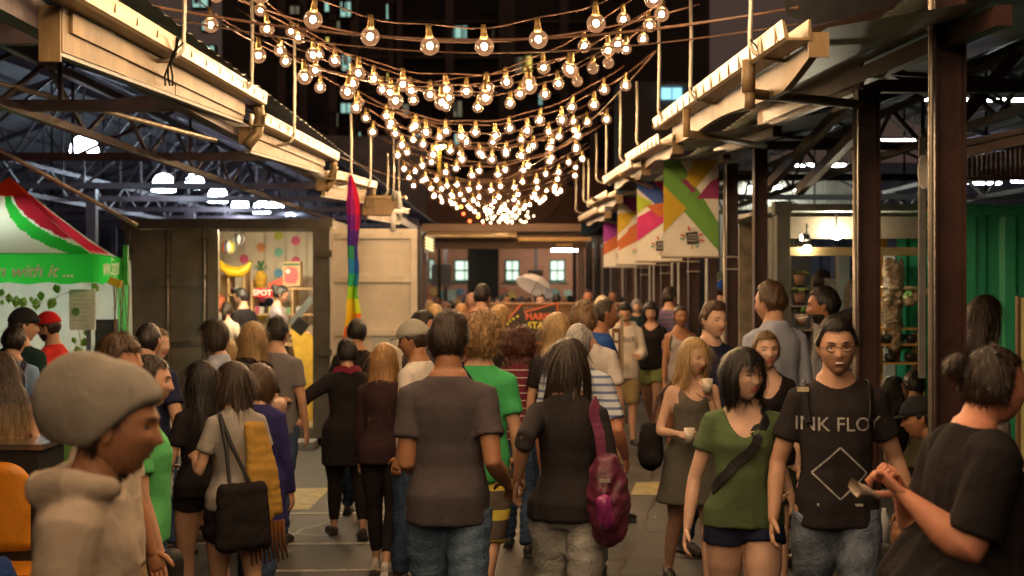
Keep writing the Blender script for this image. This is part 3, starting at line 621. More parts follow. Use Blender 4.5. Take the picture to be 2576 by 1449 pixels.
# ------------------------------------------------------------------ shared materials
CREAM = mat('cream_paint', (.235, .155, .07), .55, var=.38, scale=3, bump=.15, stretch=(1, 1, .3), dirt=(.13, .085, .04))
CREAM2 = mat('cream_gutter', (.235, .17, .088), .38, var=.2, scale=7, bump=.1, metal=.25)
STEEL = mat('dark_red_steel', (.050, .022, .019), .42, var=.35, scale=5, bump=.15, spec=.5)
TRUSS = mat('old_truss_paint', (.085, .062, .075), .5, var=.4, scale=4, bump=.15)
ROOF = mat('roof_sheet', (.36, .36, .38), .5, .1, var=.45, scale=1.2, bump=.1)
ROOFR = mat('roof_sheet_warm', (.38, .40, .37), .5, .1, var=.5, scale=1.0, bump=.1)
GREY = mat('grey_paint', (.16, .165, .165), .5, var=.25, scale=4, bump=.12)
LGREY = mat('light_grey', (.42, .43, .42), .6, var=.12, scale=4)
WOOD = mat('plywood', (.42, .27, .13), .6, var=.25, scale=5, stretch=(1, 1, .2), bump=.15)
DWOOD = mat('old_board', (.26, .19, .14), .7, var=.35, scale=8, stretch=(6, 6, .5), bump=.25)
BLACK = mat('black_plastic', (.015, .015, .016), .45, var=.2, bump=.05)
WHITE = mat('white_paint', (.72, .70, .66), .55, var=.08, scale=3, bump=.05)
GALV = mat('galvanised_pipe', (.45, .40, .33), .4, .5, var=.2, scale=10)
RUBBER = mat('black_rubber', (.01, .01, .01), .7, bump=.05)
BRASS = mat('brass_socket', (.45, .30, .12), .35, .8, var=.15, bump=0)
# ------------------------------------------------------------------ ground
g = MB(); xs = [-60, -20, -12, -8, -6, -4, -3, -2, -1, 0, 1, 2, 3, 4, 6, 8, 12, 20, 60]; ys = [-30, -5, 0, 2, 4, 6, 8, 10, 12, 14, 17, 20, 25, 30, 40, 60, 100, 200, 400]
g.add([(x, y, 0) for y in ys for x in xs], [(j * 19 + i, j * 19 + i + 1, (j + 1) * 19 + i + 1, (j + 1) * 19 + i) for j in range(18) for i in range(18)])
asph = mat('asphalt', (.027, .025, .023), .62, var=.35, scale=1.6, bump=.35, bscale=190, dirt=(.012, .012, .011))
g.obj('ground', asph, kind='structure')
LINE = mat('worn_line_paint', (.40, .39, .35), .7, var=.4, scale=12, dirt=(.14, .13, .12)); YEL = mat('worn_yellow_paint', (.34, .29, .12), .7, var=.35, scale=9, dirt=(.20, .17, .08))
def marking(pts, m, z=.004):
    g = MB(); g.add([(p.x, p.y, z) for p in (G(*q) for q in pts)], [tuple(range(len(pts)))]); return g.obj('road_marking', m, kind='structure')
for y0, xa, xb, t in ((1283, 380, 590, 3), (1290, 720, 1000, 3), (1368, 330, 520, 4), (1366, 690, 1100, 4), (1434, 300, 470, 4), (1434, 690, 1000, 4)):
    marking([(xa, y0 + t + 2), (xb, y0 + t - 2), (xb, y0 - 2), (xa, y0 + 1)], LINE)
marking([(706, 1282), (778, 1282), (832, 1228), (700, 1230)], YEL); marking([(440, 1228), (600, 1230), (600, 1212), (440, 1214)], LINE, .005); marking([(420, 1250), (560, 1250), (560, 1240), (420, 1240)], YEL)
marking([(1586, 1246), (1700, 1246), (1700, 1212), (1600, 1214)], YEL); marking([(2200, 1330), (2208, 1330), (2150, 1290), (2146, 1290)], LINE); marking([(2208, 1330), (2260, 1316), (2256, 1312), (2206, 1326)], LINE)
SEAM = mat('tar_seam', (.010, .010, .010), .35, var=.3, bump=0)
for pts in (((600, 1449), (760, 1330), (1000, 1260), (1500, 1200)), ((1560, 1449), (1620, 1330), (1650, 1240), (1640, 1170)), ((300, 1330), (800, 1345), (1500, 1335), (2300, 1350)), ((1300, 1420), (1700, 1400), (2100, 1449))):
    g = MB(); Q = []
    for k in range(len(pts) - 1):
        for t in np.linspace(0, 1, 9, endpoint=False): Q.append(G(pts[k][0] + (pts[k + 1][0] - pts[k][0]) * t, pts[k][1] + (pts[k + 1][1] - pts[k][1]) * t) + Vector((rnd.uniform(-.025, .025), rnd.uniform(-.03, .03), 0)))
    for k in range(len(Q) - 1): d = (Q[k + 1] - Q[k]).normalized(); n_ = Vector((-d.y, d.x, 0)) * rnd.uniform(.008, .016); g.add([(p.x, p.y, .0022) for p in (Q[k] - n_, Q[k + 1] - n_, Q[k + 1] + n_, Q[k] + n_)], [(0, 1, 2, 3)])
    g.obj('road_crack_seal', SEAM, kind='structure')
PATCH = mat('asphalt_patch', (.024, .023, .022), .7, var=.3, scale=3, bump=.3, bscale=150)
for x0, y0, x1, y1 in ((-1.2, 6.3, .3, 7.6), (.5, 8.4, 1.9, 9.6), (-3.0, 7.5, -1.9, 9.5)): MB().add([(x0, y0, .0011), (x1, y0 + .1, .0011), (x1 - .1, y1, .0011), (x0 + .05, y1 - .1, .0011)], [(0, 1, 2, 3)]).obj('road_patch', PATCH, kind='structure')
# litter
for px, py, wh in ((1647, 1302, 'right of the maroon backpack'), (1790, 1380, 'nearest, by the flip flops'), (1870, 1333, 'beneath the olive T-shirt woman'), (1690, 1340, 'just left of the grey dress woman')):
    p = G(px, py); MB().box((p.x, p.y, .004), (.03, .02, .006), rnd.uniform(0, 3)).obj('litter_scrap', WHITE, label='small white paper scrap on the asphalt, ' + wh, category='litter', group='scraps on the asphalt')

# ------------------------------------------------------------------ night sky dome is the World; tower block behind the lane
TW = mat('tower_concrete', (.13, .10, .085), .8, var=.3, scale=.3, bump=.05); TW2 = mat('tower_rib', (.22, .16, .13), .8, var=.3, scale=.4, bump=.05)
TD = 120.0; tp = FPX / TD
tower = thing('apartment_tower', 'dark high rise block with a few lit windows behind the festoon lights', 'building', ((1100 - CX) / tp, TD, 0))
def tw(px, py, d=0): return Vector(((px - CX) / tp, TD + d, EYE - (py - YH) / tp))
def trel(v): return v - tower.location
g = MB()
for a, b, d in ((540, 700, 3), (700, 990, 1.5), (990, 1270, 3), (1270, 1500, 2), (1500, 1810, 6)):
    p = trel(tw(a, 712, d)); q = trel(tw(b, -260, d)); g.bb((p.x, p.y, -EYE), (q.x, p.y + 14, q.z))
g.obj('wall', TW, tower)
for px in (705, 760, 835, 890, 985, 1000, 1130, 1265, 1285, 1420, 1495):
    p = trel(tw(px, 712, .6)); MB().bb((p.x - .35, p.y, 0), (p.x + .35, p.y + 2.5, 33)).obj('rib', TW2, tower)
for fl in range(10):
    z = 2.8 + fl * 3.05; p = trel(tw(705, 0, 1.3)); q = trel(tw(1495, 0, 1.3)); MB().bb((p.x, p.y, z), (q.x, p.y + 1.8, z + .25)).obj('floor_slab', TW2, tower)
lit = {'teal': emit('lit_window_teal', (.34, .62, .52), .42), 'yellow': emit('lit_window_yellow', (.75, .58, .12), .5), 'dim': emit('lit_window_dim', (.16, .14, .09), .35), 'blue': emit('lit_window_blue', (.25, .6, .75), .8)}
dark = mat('dark_glass', (.02, .022, .024), .2, var=.3, bump=0)
FR = mat('window_frame', (.05, .04, .035), .6, bump=0)
WN = [(500, 2, 38, 26, 'teal'), (518, 62, 26, 22, 'teal'), (522, 124, 26, 22, 'teal'), (740, 22, 26, 20, 'dim'), (828, 14, 26, 24, 'teal'), (870, 20, 30, 38, 'teal'), (978, 26, 14, 38, 'teal'), (1143, 78, 34, 30, 'teal'), (1168, 78, 10, 34, 'teal'), (872, 155, 26, 40, 'teal'), (870, 270, 28, 24, 'teal'), (1040, 354, 34, 30, 'blue'), (1142, 348, 24, 26, 'teal'), (1020, 354, 12, 26, 'dim'), (1326, 160, 24, 44, 'yellow'), (1304, 160, 22, 40, 'dim'), (830, 98, 24, 14, 'yellow'), (979, 190, 14, 18, 'yellow'), (1150, 272, 22, 40, 'dim'), (1360, 248, 8, 28, 'teal'), (840, 60, 26, 20, 'dim'), (900, 342, 10, 22, 'teal'), (838, 300, 20, 34, 'dim'), (1010, 275, 34, 30, 'dim'), (1240, 82, 4, 24, 'dim')]
for i, (px, py, wd, ht, c) in enumerate(WN):
    a = trel(tw(px - wd / 2, py + ht / 2, -.1)); b = trel(tw(px + wd / 2, py - ht / 2, -.1)); y = .6
    f = MB(); t = .12
    for x0, x1, z0, z1 in ((a.x - t, a.x, a.z - t, b.z + t), (b.x, b.x + t, a.z - t, b.z + t), (a.x, b.x, a.z - t, a.z), (a.x, b.x, b.z, b.z + t), ((a.x + b.x) / 2 - .05, (a.x + b.x) / 2 + .05, a.z, b.z)): f.bb((x0, y - .15, z0), (x1, y + .9, z1))
    fo = f.obj('window', FR, tower); MB().bb((a.x, y + .05, a.z), (b.x, y + .1, b.z)).obj('pane', lit[c], fo)
    if ht > 24: MB().bb((a.x + .1, y - .02, a.z + (b.z - a.z) * .35), (a.x + (b.x - a.x) * .38, y + .03, b.z)).obj('curtain', TW2, fo)
for fl in range(9):
    for cx in range(14):
        px = 725 + cx * 56; z = 4.3 + fl * 3.05; p = trel(tw(px, 0, 1.2))
        if any(abs(px - q[0]) < 45 and abs((EYE + (YH - q[1]) / tp) - z) < 2.2 for q in WN) or rnd.random() < .35: continue
        f = MB().bb((p.x - .75, p.y, z - .7), (p.x + .75, p.y + .3, z + .7)).obj('window', FR, tower); MB().bb((p.x - .65, p.y - .03, z - .6), (p.x + .65, p.y - .003, z + .6)).obj('pane', dark, f)
# lit kiosk window high on the right
t2 = thing('rooftop_hut', 'far dark rooftop hut with one small blue lit window beyond the right gutter', 'building', tuple(W(1690, 300, 60)))
g = MB().bb((-2.2, .2, -3), (4, 3, 1.6)).obj('wall', TW, t2); q = MB().bb((-.42, 0, .86), (.42, .198, 1.32)).obj('window', lit['blue'], t2); MB().bb((-.02, -.03, .86), (.02, -.002, 1.32)).obj('mullion', FR, q); MB().bb((-.5, -.2, 1.4), (1.2, .1, 1.5)).obj('sill', TW2, t2)

# ------------------------------------------------------------------ street lamp far behind
p = W(1105, 365, 62); sl = thing('street_lamp', 'tall street lamp with a glowing yellow head at the end of the lane', 'street lamp', (p.x, p.y, 0))
MB().tube([(0, 0, 0), (0, 0, p.z - .25)], .07, 10).obj('pole', mat('lamp_pole', (.35, .25, .08), .5), sl, True)
MB().lathe((0, 0, p.z), [(.02, .2), (.2, .12), (.32, 0), (.28, -.04)], 14).obj('hood', GREY, sl, True); MB().ball((0, 0, p.z - .03), (.26, .26, .13), 14).obj('lamp', emit('sodium_lamp', (1, .62, .12), 22), sl, True)

# ------------------------------------------------------------------ brick hall at the end
BD = 75.0; bp_ = FPX / BD
def bw(px, py): return ((px - CX) / bp_, EYE - (py - YH) / bp_)
bh = thing('brick_hall', 'red brick market hall with green framed sash windows across the end of the lane', 'building', (0, BD, 0))
m, t, b = _new('brick_wall'); N = t.nodes; L = t.links; tc = N.new('ShaderNodeTexCoord'); mp = N.new('ShaderNodeMapping'); mp.inputs['Rotation'].default_value = (R(90), 0, 0); L.new(tc.outputs['Object'], mp.inputs[0])
br = N.new('ShaderNodeTexBrick'); br.inputs['Scale'].default_value = 4.2; br.inputs['Color1'].default_value = (.52, .16, .075, 1); br.inputs['Color2'].default_value = (.38, .11, .055, 1); br.inputs['Mortar'].default_value = (.2, .15, .11, 1); br.inputs['Mortar Size'].default_value = .018
L.new(mp.outputs[0], br.inputs[0]); L.new(br.outputs[0], b.inputs['Base Color']); b.inputs['Roughness'].default_value = .85
BRICK = m; wins = [(1078, 650, 1094, 705), (1142, 653, 1196, 708), (1270, 653, 1308, 708), (1382, 653, 1422, 708)]
g = MB(); zt = bw(0, 640)[1] + .4; xs = [-12]; 
cols = []
for a, y0, c, y1 in wins: cols.append((bw(a, y1), bw(c, y0)))
x = -12
for (x0, z0), (x1, z1) in cols: g.bb((x, 0, 0), (x0, .4, zt)); g.bb((x0, 0, 0), (x1, .4, z0)); g.bb((x0, 0, z1), (x1, .4, zt)); x = x1
g.bb((x, 0, 0), (14, .4, zt)); g.obj('wall', BRICK, bh)
GF = mat('green_sash', (.07, .09, .06), .5); PN = emit('lit_pane', (.62, .78, .62), .62)
for (x0, z0), (x1, z1) in cols:
    f = MB(); t_ = .09
    for q in ((x0, z0, x1, z0 + t_), (x0, z1 - t_, x1, z1), (x0, z0, x0 + t_, z1), (x1 - t_, z0, x1, z1), ((x0 + x1) / 2 - .03, z0, (x0 + x1) / 2 + .03, z1), (x0, (z0 + z1) / 2 - .04, x1, (z0 + z1) / 2 + .04)): f.bb((q[0], -.06, q[1]), (q[2], .12, q[3]))
    f.bb((x0 - .12, -.14, z0 - .1), (x1 + .12, -.061, z0 - .003)); fo = f.obj('window', GF, bh)
    for i in (0, 1):
        for j in (0, 1):
            xa = x0 + t_ + i * ((x1 - x0) / 2 - t_ + .03); za = z0 + t_ + j * ((z1 - z0) / 2 - t_ + .04); MB().bb((xa, .125, za), (xa + (x1 - x0) / 2 - t_ - .03, .14, za + (z1 - z0) / 2 - t_ - .04)).obj('pane', PN, fo)
rf = MB().bb((-13, -4.2, zt + .25), (14, .6, zt + .4)); rf.bb((-13, -4.3, zt + .12), (14, -4.2, zt + .42)); rf.obj('roof', mat('brown_roof', (.11, .065, .045), .7), bh)
MB().bb((-12, -.12, zt - .03), (14, -.002, zt + .14)).obj('gutter', LGREY, bh)
for px in (1060, 1130, 1235, 1345, 1450):
    x, _ = bw(px, 0); MB().bb((x - .09, -4.0, 0), (x + .09, -3.82, zt + .25)).obj('post', STEEL, bh)
x, _ = bw(1228, 0); MB().bb((x - .95, -4.4, 0), (x + .6, -3.5, zt + .1)).obj('dark_pier', mat('dark_pier', (.05, .03, .02), .8), bh)
for a, b_ in ((1076, 1106), (1380, 1446)):
    x0, _ = bw(a, 0); x1, _ = bw(b_, 0); z = bw(0, 634)[1] + .02; f = MB().bb((x0, -4.9, z + .09), (x1, -4.6, z + .2)); o = f.obj('fluorescent_light', LGREY, label='far fluorescent batten light %s of the brick hall eave' % ('at the left end' if a < 1200 else 'at the right half'), category='light'); o.location = (0, BD, 0)
    MB().tube([(x0 + .05, -4.75, z - .0), (x1 - .05, -4.75, z - .0)], .085, 8).obj('tube', emit('tube_teal', (.82, 1, .86), 130), o)
def board(px0, py0, px1, py1, ppm, label, cat, m, th=.03, name='sign_board'):
    a = W(px0, py1, ppm); b2 = W(px1, py0, ppm); c = (a + b2) / 2; r = thing(name, label, cat, tuple(c)); w_, h_ = (b2.x - a.x), (b2.z - a.z)
    MB().box((0, 0, 0), (w_, th, h_)).obj('panel', m, r); return r, w_, h_
r, w_, h_ = board(1085, 666, 1136, 719, 51, 'white notice board hanging on the brick hall, lines of small grey print', 'sign', WHITE)
g = MB(); LT = mat('light_grey_print', (.40, .42, .42), .7, bump=0)
for i, (a, b2) in enumerate(((.1, .6), (.1, .75), (.1, .5), (.1, .7), (.3, .6), (.2, .8))): g.bb((-w_ / 2 + a * w_, -.022, h_ * (.38 - i * .13)), (-w_ / 2 + b2 * w_, -.016, h_ * (.41 - i * .13)))
g.obj('print', LT, r, kind='stuff')
r, w_, h_ = board(1328, 679, 1366, 700, 51, 'small white sign with red letters AH on brick wall above umbrella', 'sign', WHITE)
g = MB(); text_mb(g, 'AH', .34, (.16, -.02, -.03), (1, 0, 0), (0, 0, 1)); g.obj('lettering', mat('dark_red_print', (.32, .03, .04), .6, bump=0), r, kind='stuff')
# murals and posters low on the brick wall
PC = [(.45, .10, .05), (.5, .25, .06), (.14, .22, .18), (.35, .33, .25), (.12, .15, .2), (.4, .15, .15), (.3, .28, .12), (.25, .3, .22)]
for i, (px, py, s_) in enumerate([(1066, 745, 14), (1080, 735, 10), (1106, 742, 9), (1125, 748, 18), (1150, 735, 10), (1170, 742, 14), (1190, 742, 13), (1205, 736, 10), (1260, 740, 16), (1285, 746, 12), (1400, 742, 15), (1435, 740, 10)]):
    a = W(px - s_, py + s_, 50); b2 = W(px + s_, py - s_, 50); c = (a + b2) / 2; c.y = BD - .06
    pm = mat('poster_%d' % i, PC[i % 8], .8, var=.8, scale=7, bump=0)
    nm = ['rust red', 'deep orange', 'dull green', 'pale buff', 'slate blue', 'faded pink', 'olive', 'sage'][i % 8]; sh_ = 'round' if i % 3 == 1 else 'square'
    g = MB()
    if i % 3 == 1: g.lathe((0, 0, 0), [(.001, -.02), ((b2.x - a.x) / 2, -.02), ((b2.x - a.x) / 2, .02), (.001, .02)], 20)
    else: g.box((0, 0, 0), (b2.x - a.x, b2.z - a.z, .03))
    o = g.obj('wall_poster', pm, label='%s %s painted panel low on the brick hall wall, %s' % (nm, sh_, 'left of its dark pier' if px < 1230 else 'right of its dark pier'), category='poster', group='painted panels on the brick hall'); o.location = c; o.rotation_euler = (R(90), 0, 0)

# ------------------------------------------------------------------ cross shed over the end of the lane
BRN = mat('brown_fascia', (.105, .060, .038), .65, var=.3, scale=2); YB = mat('ochre_board', (.34, .20, .07), .6, var=.25, scale=3)
XD = 30.0; xp = FPX / XD; cs = thing('cross_shed', 'low dark brown shed roof spanning across the lane end', 'building', (0, XD, 0))
def xw(px, py): return (px - CX) / xp, EYE - (py - YH) / xp
a = xw(1062, 0)[0]; b2 = xw(1462, 0)[0]
MB().bb((a, 0, xw(0, 582)[1]), (b2, .3, xw(0, 563)[1])).obj('beam', BRN, cs)
MB().bb((a, .31, xw(0, 600)[1]), (b2, 9, xw(0, 584)[1])).obj('soffit', BRN, cs)
MB().bb((xw(1300, 0)[0], -.16, xw(0, 607)[1]), (xw(1486, 0)[0], -.003, xw(0, 597)[1])).obj('gutter', YB, cs)
MB().bb((a, .31, xw(0, 625)[1]), (xw(1475, 0)[0], .5, xw(0, 600)[1] - .004)).obj('fascia', BRN, cs)
for px in (1064, 1462): x = xw(px, 0)[0]; MB().bb((x - .06, .32, 0), (x + .06, .5, xw(0, 600)[1])).obj('column', STEEL, cs)
MB().bb((xw(1400, 0)[0], -.02, xw(0, 620)[1]), (xw(1440, 0)[0], -.003 + .3, xw(0, 612)[1])).obj('bracket', YB, cs)
g = MB(); x0, z0 = xw(1075, 600); x1, z1 = xw(1300, 583)
for i in range(6): g.add([(x0, -.02 - .26 * i / 6, z1 - .08 * i / 6 * (i / 6)), (x1, -.02 - .26 * i / 6, z1 - .08 * i / 6 * (i / 6)), (x1, -.02 - .26 * (i + 1) / 6, z1 - .08 * ((i + 1) / 6) ** 2), (x0, -.02 - .26 * (i + 1) / 6, z1 - .08 * ((i + 1) / 6) ** 2)], [(0, 1, 2, 3)])
g.tube([(x0, -.3, z1 - .11), (x1, -.3, z1 - .11)], .035, 8); aw = g.obj('retractable_awning', CREAM2, label='rolled out pale awning edge below the dark cross beam', category='awning'); aw.location = (0, XD, 0)
MB().bar((x1, -.3, z1 - .12), (x1 + .05, -.05, z1 - .32), .03, .03).obj('arm', CREAM2, aw)
fg = thing('flood_light', 'yellowish slatted floodlight at the left end of the cross beam', 'light', tuple(W(1080, 615, 125)))
for i in range(4): MB().box((0, 0, -.09 + i * .065), (.16, .05, .03), Matrix.Rotation(.4, 3, 'Y')).obj('slat', emit('flood_slat', (1, .8, .35), .9), fg)
MB().box((.0, .08, 0), (.2, .08, .34)).obj('housing', GREY, fg)
# big brown gable roof behind it
gr = thing('gable_roof_shed', 'large dark brown gabled shed roof beyond the cross beam', 'building', (0, 48, 0)); gp = FPX / 48
def gw(px, py): return (px - CX) / gp, EYE - (py - YH) / gp
g = MB(); pl = [gw(960, 566), gw(1460, 566), gw(1462, 505), gw(1400, 430), gw(1280, 412), gw(1130, 470), gw(960, 520)]; g.prism(pl, 0, 14, 'y'); g.obj('roof', mat('brown_gable', (.135, .070, .045), .8, var=.35, scale=1.5), gr)
for a_, b_ in (((1380, 500), (1220, 560)), ((1440, 470), (1360, 566)), ((1130, 470), (1100, 566))):
    p0, q0 = gw(*a_), gw(*b_); MB().bar((p0[0], -.06, p0[1]), (q0[0], -.06, q0[1]), .08, .08).obj('batten', BRN, gr)
MB().bb((gw(1440, 0)[0], -1, gw(0, 566)[1]), (gw(1520, 0)[0], 10, gw(0, 430)[1])).obj('side_block', mat('dark_red_block', (.10, .04, .035), .8), gr)
tl = thing('traffic_signals', 'cluster of tiny red and orange signal lights above the brown roof', 'signals', (0, 46, 0))
for px, py, c in ((1166, 538, 'r'), (1182, 556, 'r'), (1203, 545, 'o'), (1150, 516, 'r'), (1216, 565, 'r'), (1160, 520, 'o')):
    q = W(px, py, FPX / 46); MB().ball((q.x, 0, q.z), .045, 8).obj('signal_lamp', emit('sig_' + c, (1, .08, .02) if c == 'r' else (1, .4, .05), 6), tl, True); 
q = W(1180, 545, FPX / 46); MB().bar((q.x - .5, .03, q.z), (q.x + .5, .03, q.z), .03, .03).obj('bracket', BRN, tl)

# ------------------------------------------------------------------ left market shed
LX, LF = -1.95, -2.10
ls = thing('market_shed', 'long open sided market shed with cream gutter and dark roof trusses on the left', 'building', (0, 0, 0))
segs = [(3.4, 11.37, 1.30, 1.515, .98, 1.27, 6.63), (11.30, 16.1, 1.35, 1.475, 1.07, 1.24, 11.47), (15.9, 20.6, 1.26, 1.466, .99, 1.16, 16.0), (20.4, 27, 1.20, 1.40, .96, 1.12, 20.7)]
for i, (y0, y1, z0, z1, f0, f1, yf) in enumerate(segs):
    z0 += EYE; z1 += EYE; f0 += EYE; f1 += EYE
    prof = [(0, .0), (.03, .012), (.035, .10), (.155, .115), (.165, .0), (.150, -.02), (.13, -.02), (.148, .0), (.14, .10), (.04, .085), (.02, .0)]
    g = MB(); n = 14; 
    outl = [(LX, 0), (LX, -.012), (LX - .006, -.03), (LX - .012, -.085), (LX - .03, -.10), (LX - .14, -.10), (LX - .14, 0), (LX - .128, 0), (LX - .128, -.088), (LX - .035, -.088), (LX - .022, -.078), (LX - .016, -.012)]
    k = len(outl)
    for t in (0, 1): 
        y = y0 + (y1 - y0) * t; zz = z0 + (z1 - z0) * t; g.v += [(x, y, zz + q) for x, q in outl]
    g.f += [(j, (j + 1) % k, k + (j + 1) % k, k + j) for j in range(k)] + [tuple(range(k))[::-1], tuple(range(k, 2 * k))]; g.m += [0] * (k + 2); gu = g.obj('gutter', CREAM2, ls)
    y = y0 + .25
    while y < y1:
        zz = z0 + (z1 - z0) * (y - y0) / (y1 - y0); MB().box((LX - .008, y, zz - .03), (.012, .008, .07)).obj('bracket', CREAM2, gu); y += .42
    zn = f0 if i else EYE + .98 + (yf - 3.4) * 0
    fa, fb = (f0, f1)
    g = MB(); zA = z0 + (z1 - z0) * (yf - y0) / (y1 - y0) - .105
    ye = y1 - .25; fa_ = fa + (.10 if i == 0 else 0); nb = max(3, int((ye - yf) / 1.0))
    for q in range(nb):
        t0, t1 = q / nb, (q + 1) / nb - .006 / (ye - yf) * (q < nb - 1); ya_, yb_ = yf + (ye - yf) * t0, yf + (ye - yf) * t1; lo = lambda t: fa_ + (fb - fa_) * t; hi = lambda t: zA + (z1 - .11 - zA) * t; xo = LF + rnd.uniform(-.004, .004)
        MB().add([(xo, ya_, lo(t0)), (xo, yb_, lo(t1)), (xo, yb_, hi(t1)), (xo, ya_, hi(t0)), (LF - .04, ya_, lo(t0)), (LF - .04, yb_, lo(t1)), (LF - .04, yb_, hi(t1)), (LF - .04, ya_, hi(t0))],
          [(0, 1, 2, 3), (7, 6, 5, 4), (0, 4, 5, 1), (3, 2, 6, 7), (1, 5, 6, 2), (0, 3, 7, 4)]).obj('fascia_board', CREAM, ls)
    # a second proud board along the top, and the joints
    bh_ = .10 if i == 0 else .07
    MB().add([(LF + .022, yf + .1, zA - bh_), (LF + .022, y1 - .3, z1 - .11 - bh_), (LF + .022, y1 - .3, z1 - .112), (LF + .022, yf + .1, zA - .003), (LF + .002, yf + .1, zA - bh_), (LF + .002, y1 - .3, z1 - .11 - bh_), (LF + .002, y1 - .3, z1 - .112), (LF + .002, yf + .1, zA - .003)],
             [(0, 1, 2, 3), (7, 6, 5, 4), (0, 4, 5, 1), (3, 2, 6, 7), (1, 5, 6, 2), (0, 3, 7, 4)]).obj('trim_board', CREAM, ls)
    MB().box((LF - .05, yf - .01, (fa + zA) / 2 + .03), (.10, .02, zA - fa - .04)).obj('end_board', CREAM, ls)
    # paler lip along the underside
    MB().bar((LF - .03, yf, fa + (.09 if i == 0 else -.012)), (LF - .03, y1 - .25, fb - .012), .05, .02).obj('drip_strip', LGREY, ls)
    if i < 3:
        MB().tube([(LX - .07, y1 - .05, z1 - .1), (LX - .07, y1 + .02, z1 - .18), (LX - .09, y1 + .02, z1 - .32), (LX - .16, y1 - .05, z1 - .42)], .045, 10).obj('rain_pipe', CREAM2, ls, True)
MB().add([(-3.2, 3, 3.5), (-2.45, 3, 3.5), (-2.45, 6.6, 3.33), (-3.2, 6.6, 3.33), (-3.2, 3, 3.55), (-2.45, 3, 3.55), (-2.45, 6.6, 3.38), (-3.2, 6.6, 3.38)], [(0, 1, 2, 3)[::-1], (4, 5, 6, 7), (0, 1, 5, 4), (1, 2, 6, 5), (2, 3, 7, 6), (3, 0, 4, 7)]).obj('soffit', CREAM, ls)
def shed_frames(root, x0, x1, ys, zc, rise, m, mr, n=5, tw_=.045):
    """Trusses across the shed: bottom chord, rafters, web; purlins and roof sheets above. x0 is the eave side."""
    sgn = 1 if x1 > x0 else -1; half = abs(x1 - x0) / 2; xm = (x0 + x1) / 2
    for y in ys:
        g = MB(); g.bar((x0, y, zc), (x1, y, zc), .09, .09); g.bar((x0, y, zc + .12), (xm, y, zc + rise), .08, .10); g.bar((xm, y, zc + rise), (x1, y, zc + .12), .08, .10)
        for side in (0, 1):
            for i in range(n):
                t0, t1 = i / n, (i + 1) / n; xa = x0 + (xm - x0) * t0 if side == 0 else x1 + (xm - x1) * t0; xb = x0 + (xm - x0) * t1 if side == 0 else x1 + (xm - x1) * t1
                g.bar((xb, y, zc), (xb, y, zc + .12 + (rise - .12) * t1), tw_, tw_); g.bar((xa, y, zc + .12 + (rise - .12) * t0), (xb, y, zc), tw_, tw_)
        g.obj('truss', m, root)
    ya, yb = ys[0] - 2, ys[-1] + 2
    for i in range(9):
        for side in (0, 1):
            t = (i + .3) / 9; x = x0 + (xm - x0) * t if side == 0 else x1 + (xm - x1) * t; MB().bar((x, ya, zc + .12 + (rise - .1) * t + .06), (x, yb, zc + .12 + (rise - .1) * t + .06), .06, .07).obj('purlin', m, root)
    # longitudinal lattice girders
    for x in (x0 + sgn * 1.6, x0 + sgn * 5.2):
        g = MB(); g.bar((x, ya, zc - .05), (x, yb, zc - .05), .07, .07); g.bar((x, ya, zc + .42), (x, yb, zc + .42), .07, .07); k = int((yb - ya) / 1.1)
        for i in range(k): y = ya + (yb - ya) * i / k; h = 1.1; g.bar((x, y, zc - .05 if i % 2 else zc + .42), (x, y + h, zc + .42 if i % 2 else zc - .05), .035, .035)
        g.obj('lattice_girder', m, root)
    # corrugated roof in strips
    for side in (0, 1):
        xa, xb = (x0, xm) if side == 0 else (x1, xm); g = MB(); nn_ = int((yb - ya) / .15); vs = []
        for j in range(nn_ + 1):
            y = ya + (yb - ya) * j / nn_; dz = .02 * (j % 2); vs += [(xa - sgn * .25 * (1 if side == 0 else -1), y, zc + .16 + dz), (xb, y, zc + rise + .12 + dz)]
        g.add(vs, [(2 * j, 2 * j + 1, 2 * j + 3, 2 * j + 2) for j in range(nn_)]); g.obj('roof_sheet', mr, root)
shed_frames(ls, -2.3, -15.5, [5.0, 8.2, 11.4, 16.0, 20.8, 24, 27.5, 31, 35, 40], EYE + 1.42, 2.5, TRUSS, ROOF, 5, .032)
for y in (21, 27.5, 35):
    for x in (-6.2, -9.8, -14): MB().bb((x - .07, y - .07, 0), (x + .07, y + .07, EYE + 1.42)).obj('column', TRUSS, ls)
MB().bar((-2.25, 4, EYE + 1.25), (-2.25, 42, EYE + 1.25), .1, .14).obj('eave_beam', TRUSS, ls)
for a_, b_ in (((-2.6, 12.5, 3.2), (-6, 9, 3.95)), ((-7.2, 12.5, 4.6), (-3.9, 14.8, 2.55)), ((-5.5, 14, 3.4), (-6.8, 13, 2.6)), ((-2.5, 7, 3.32), (-9, 14, 3.9))):
    MB().tube([a_, b_], .022, 6).obj('brace_rod', GALV, ls, True)
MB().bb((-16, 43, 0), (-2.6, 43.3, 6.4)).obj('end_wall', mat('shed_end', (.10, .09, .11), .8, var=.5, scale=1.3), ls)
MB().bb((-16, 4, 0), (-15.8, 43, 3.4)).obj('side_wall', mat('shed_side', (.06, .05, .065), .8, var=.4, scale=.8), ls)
for y in np.arange(6, 42, 1.3):   # pale boards and skylight strips between the rafters
    pass
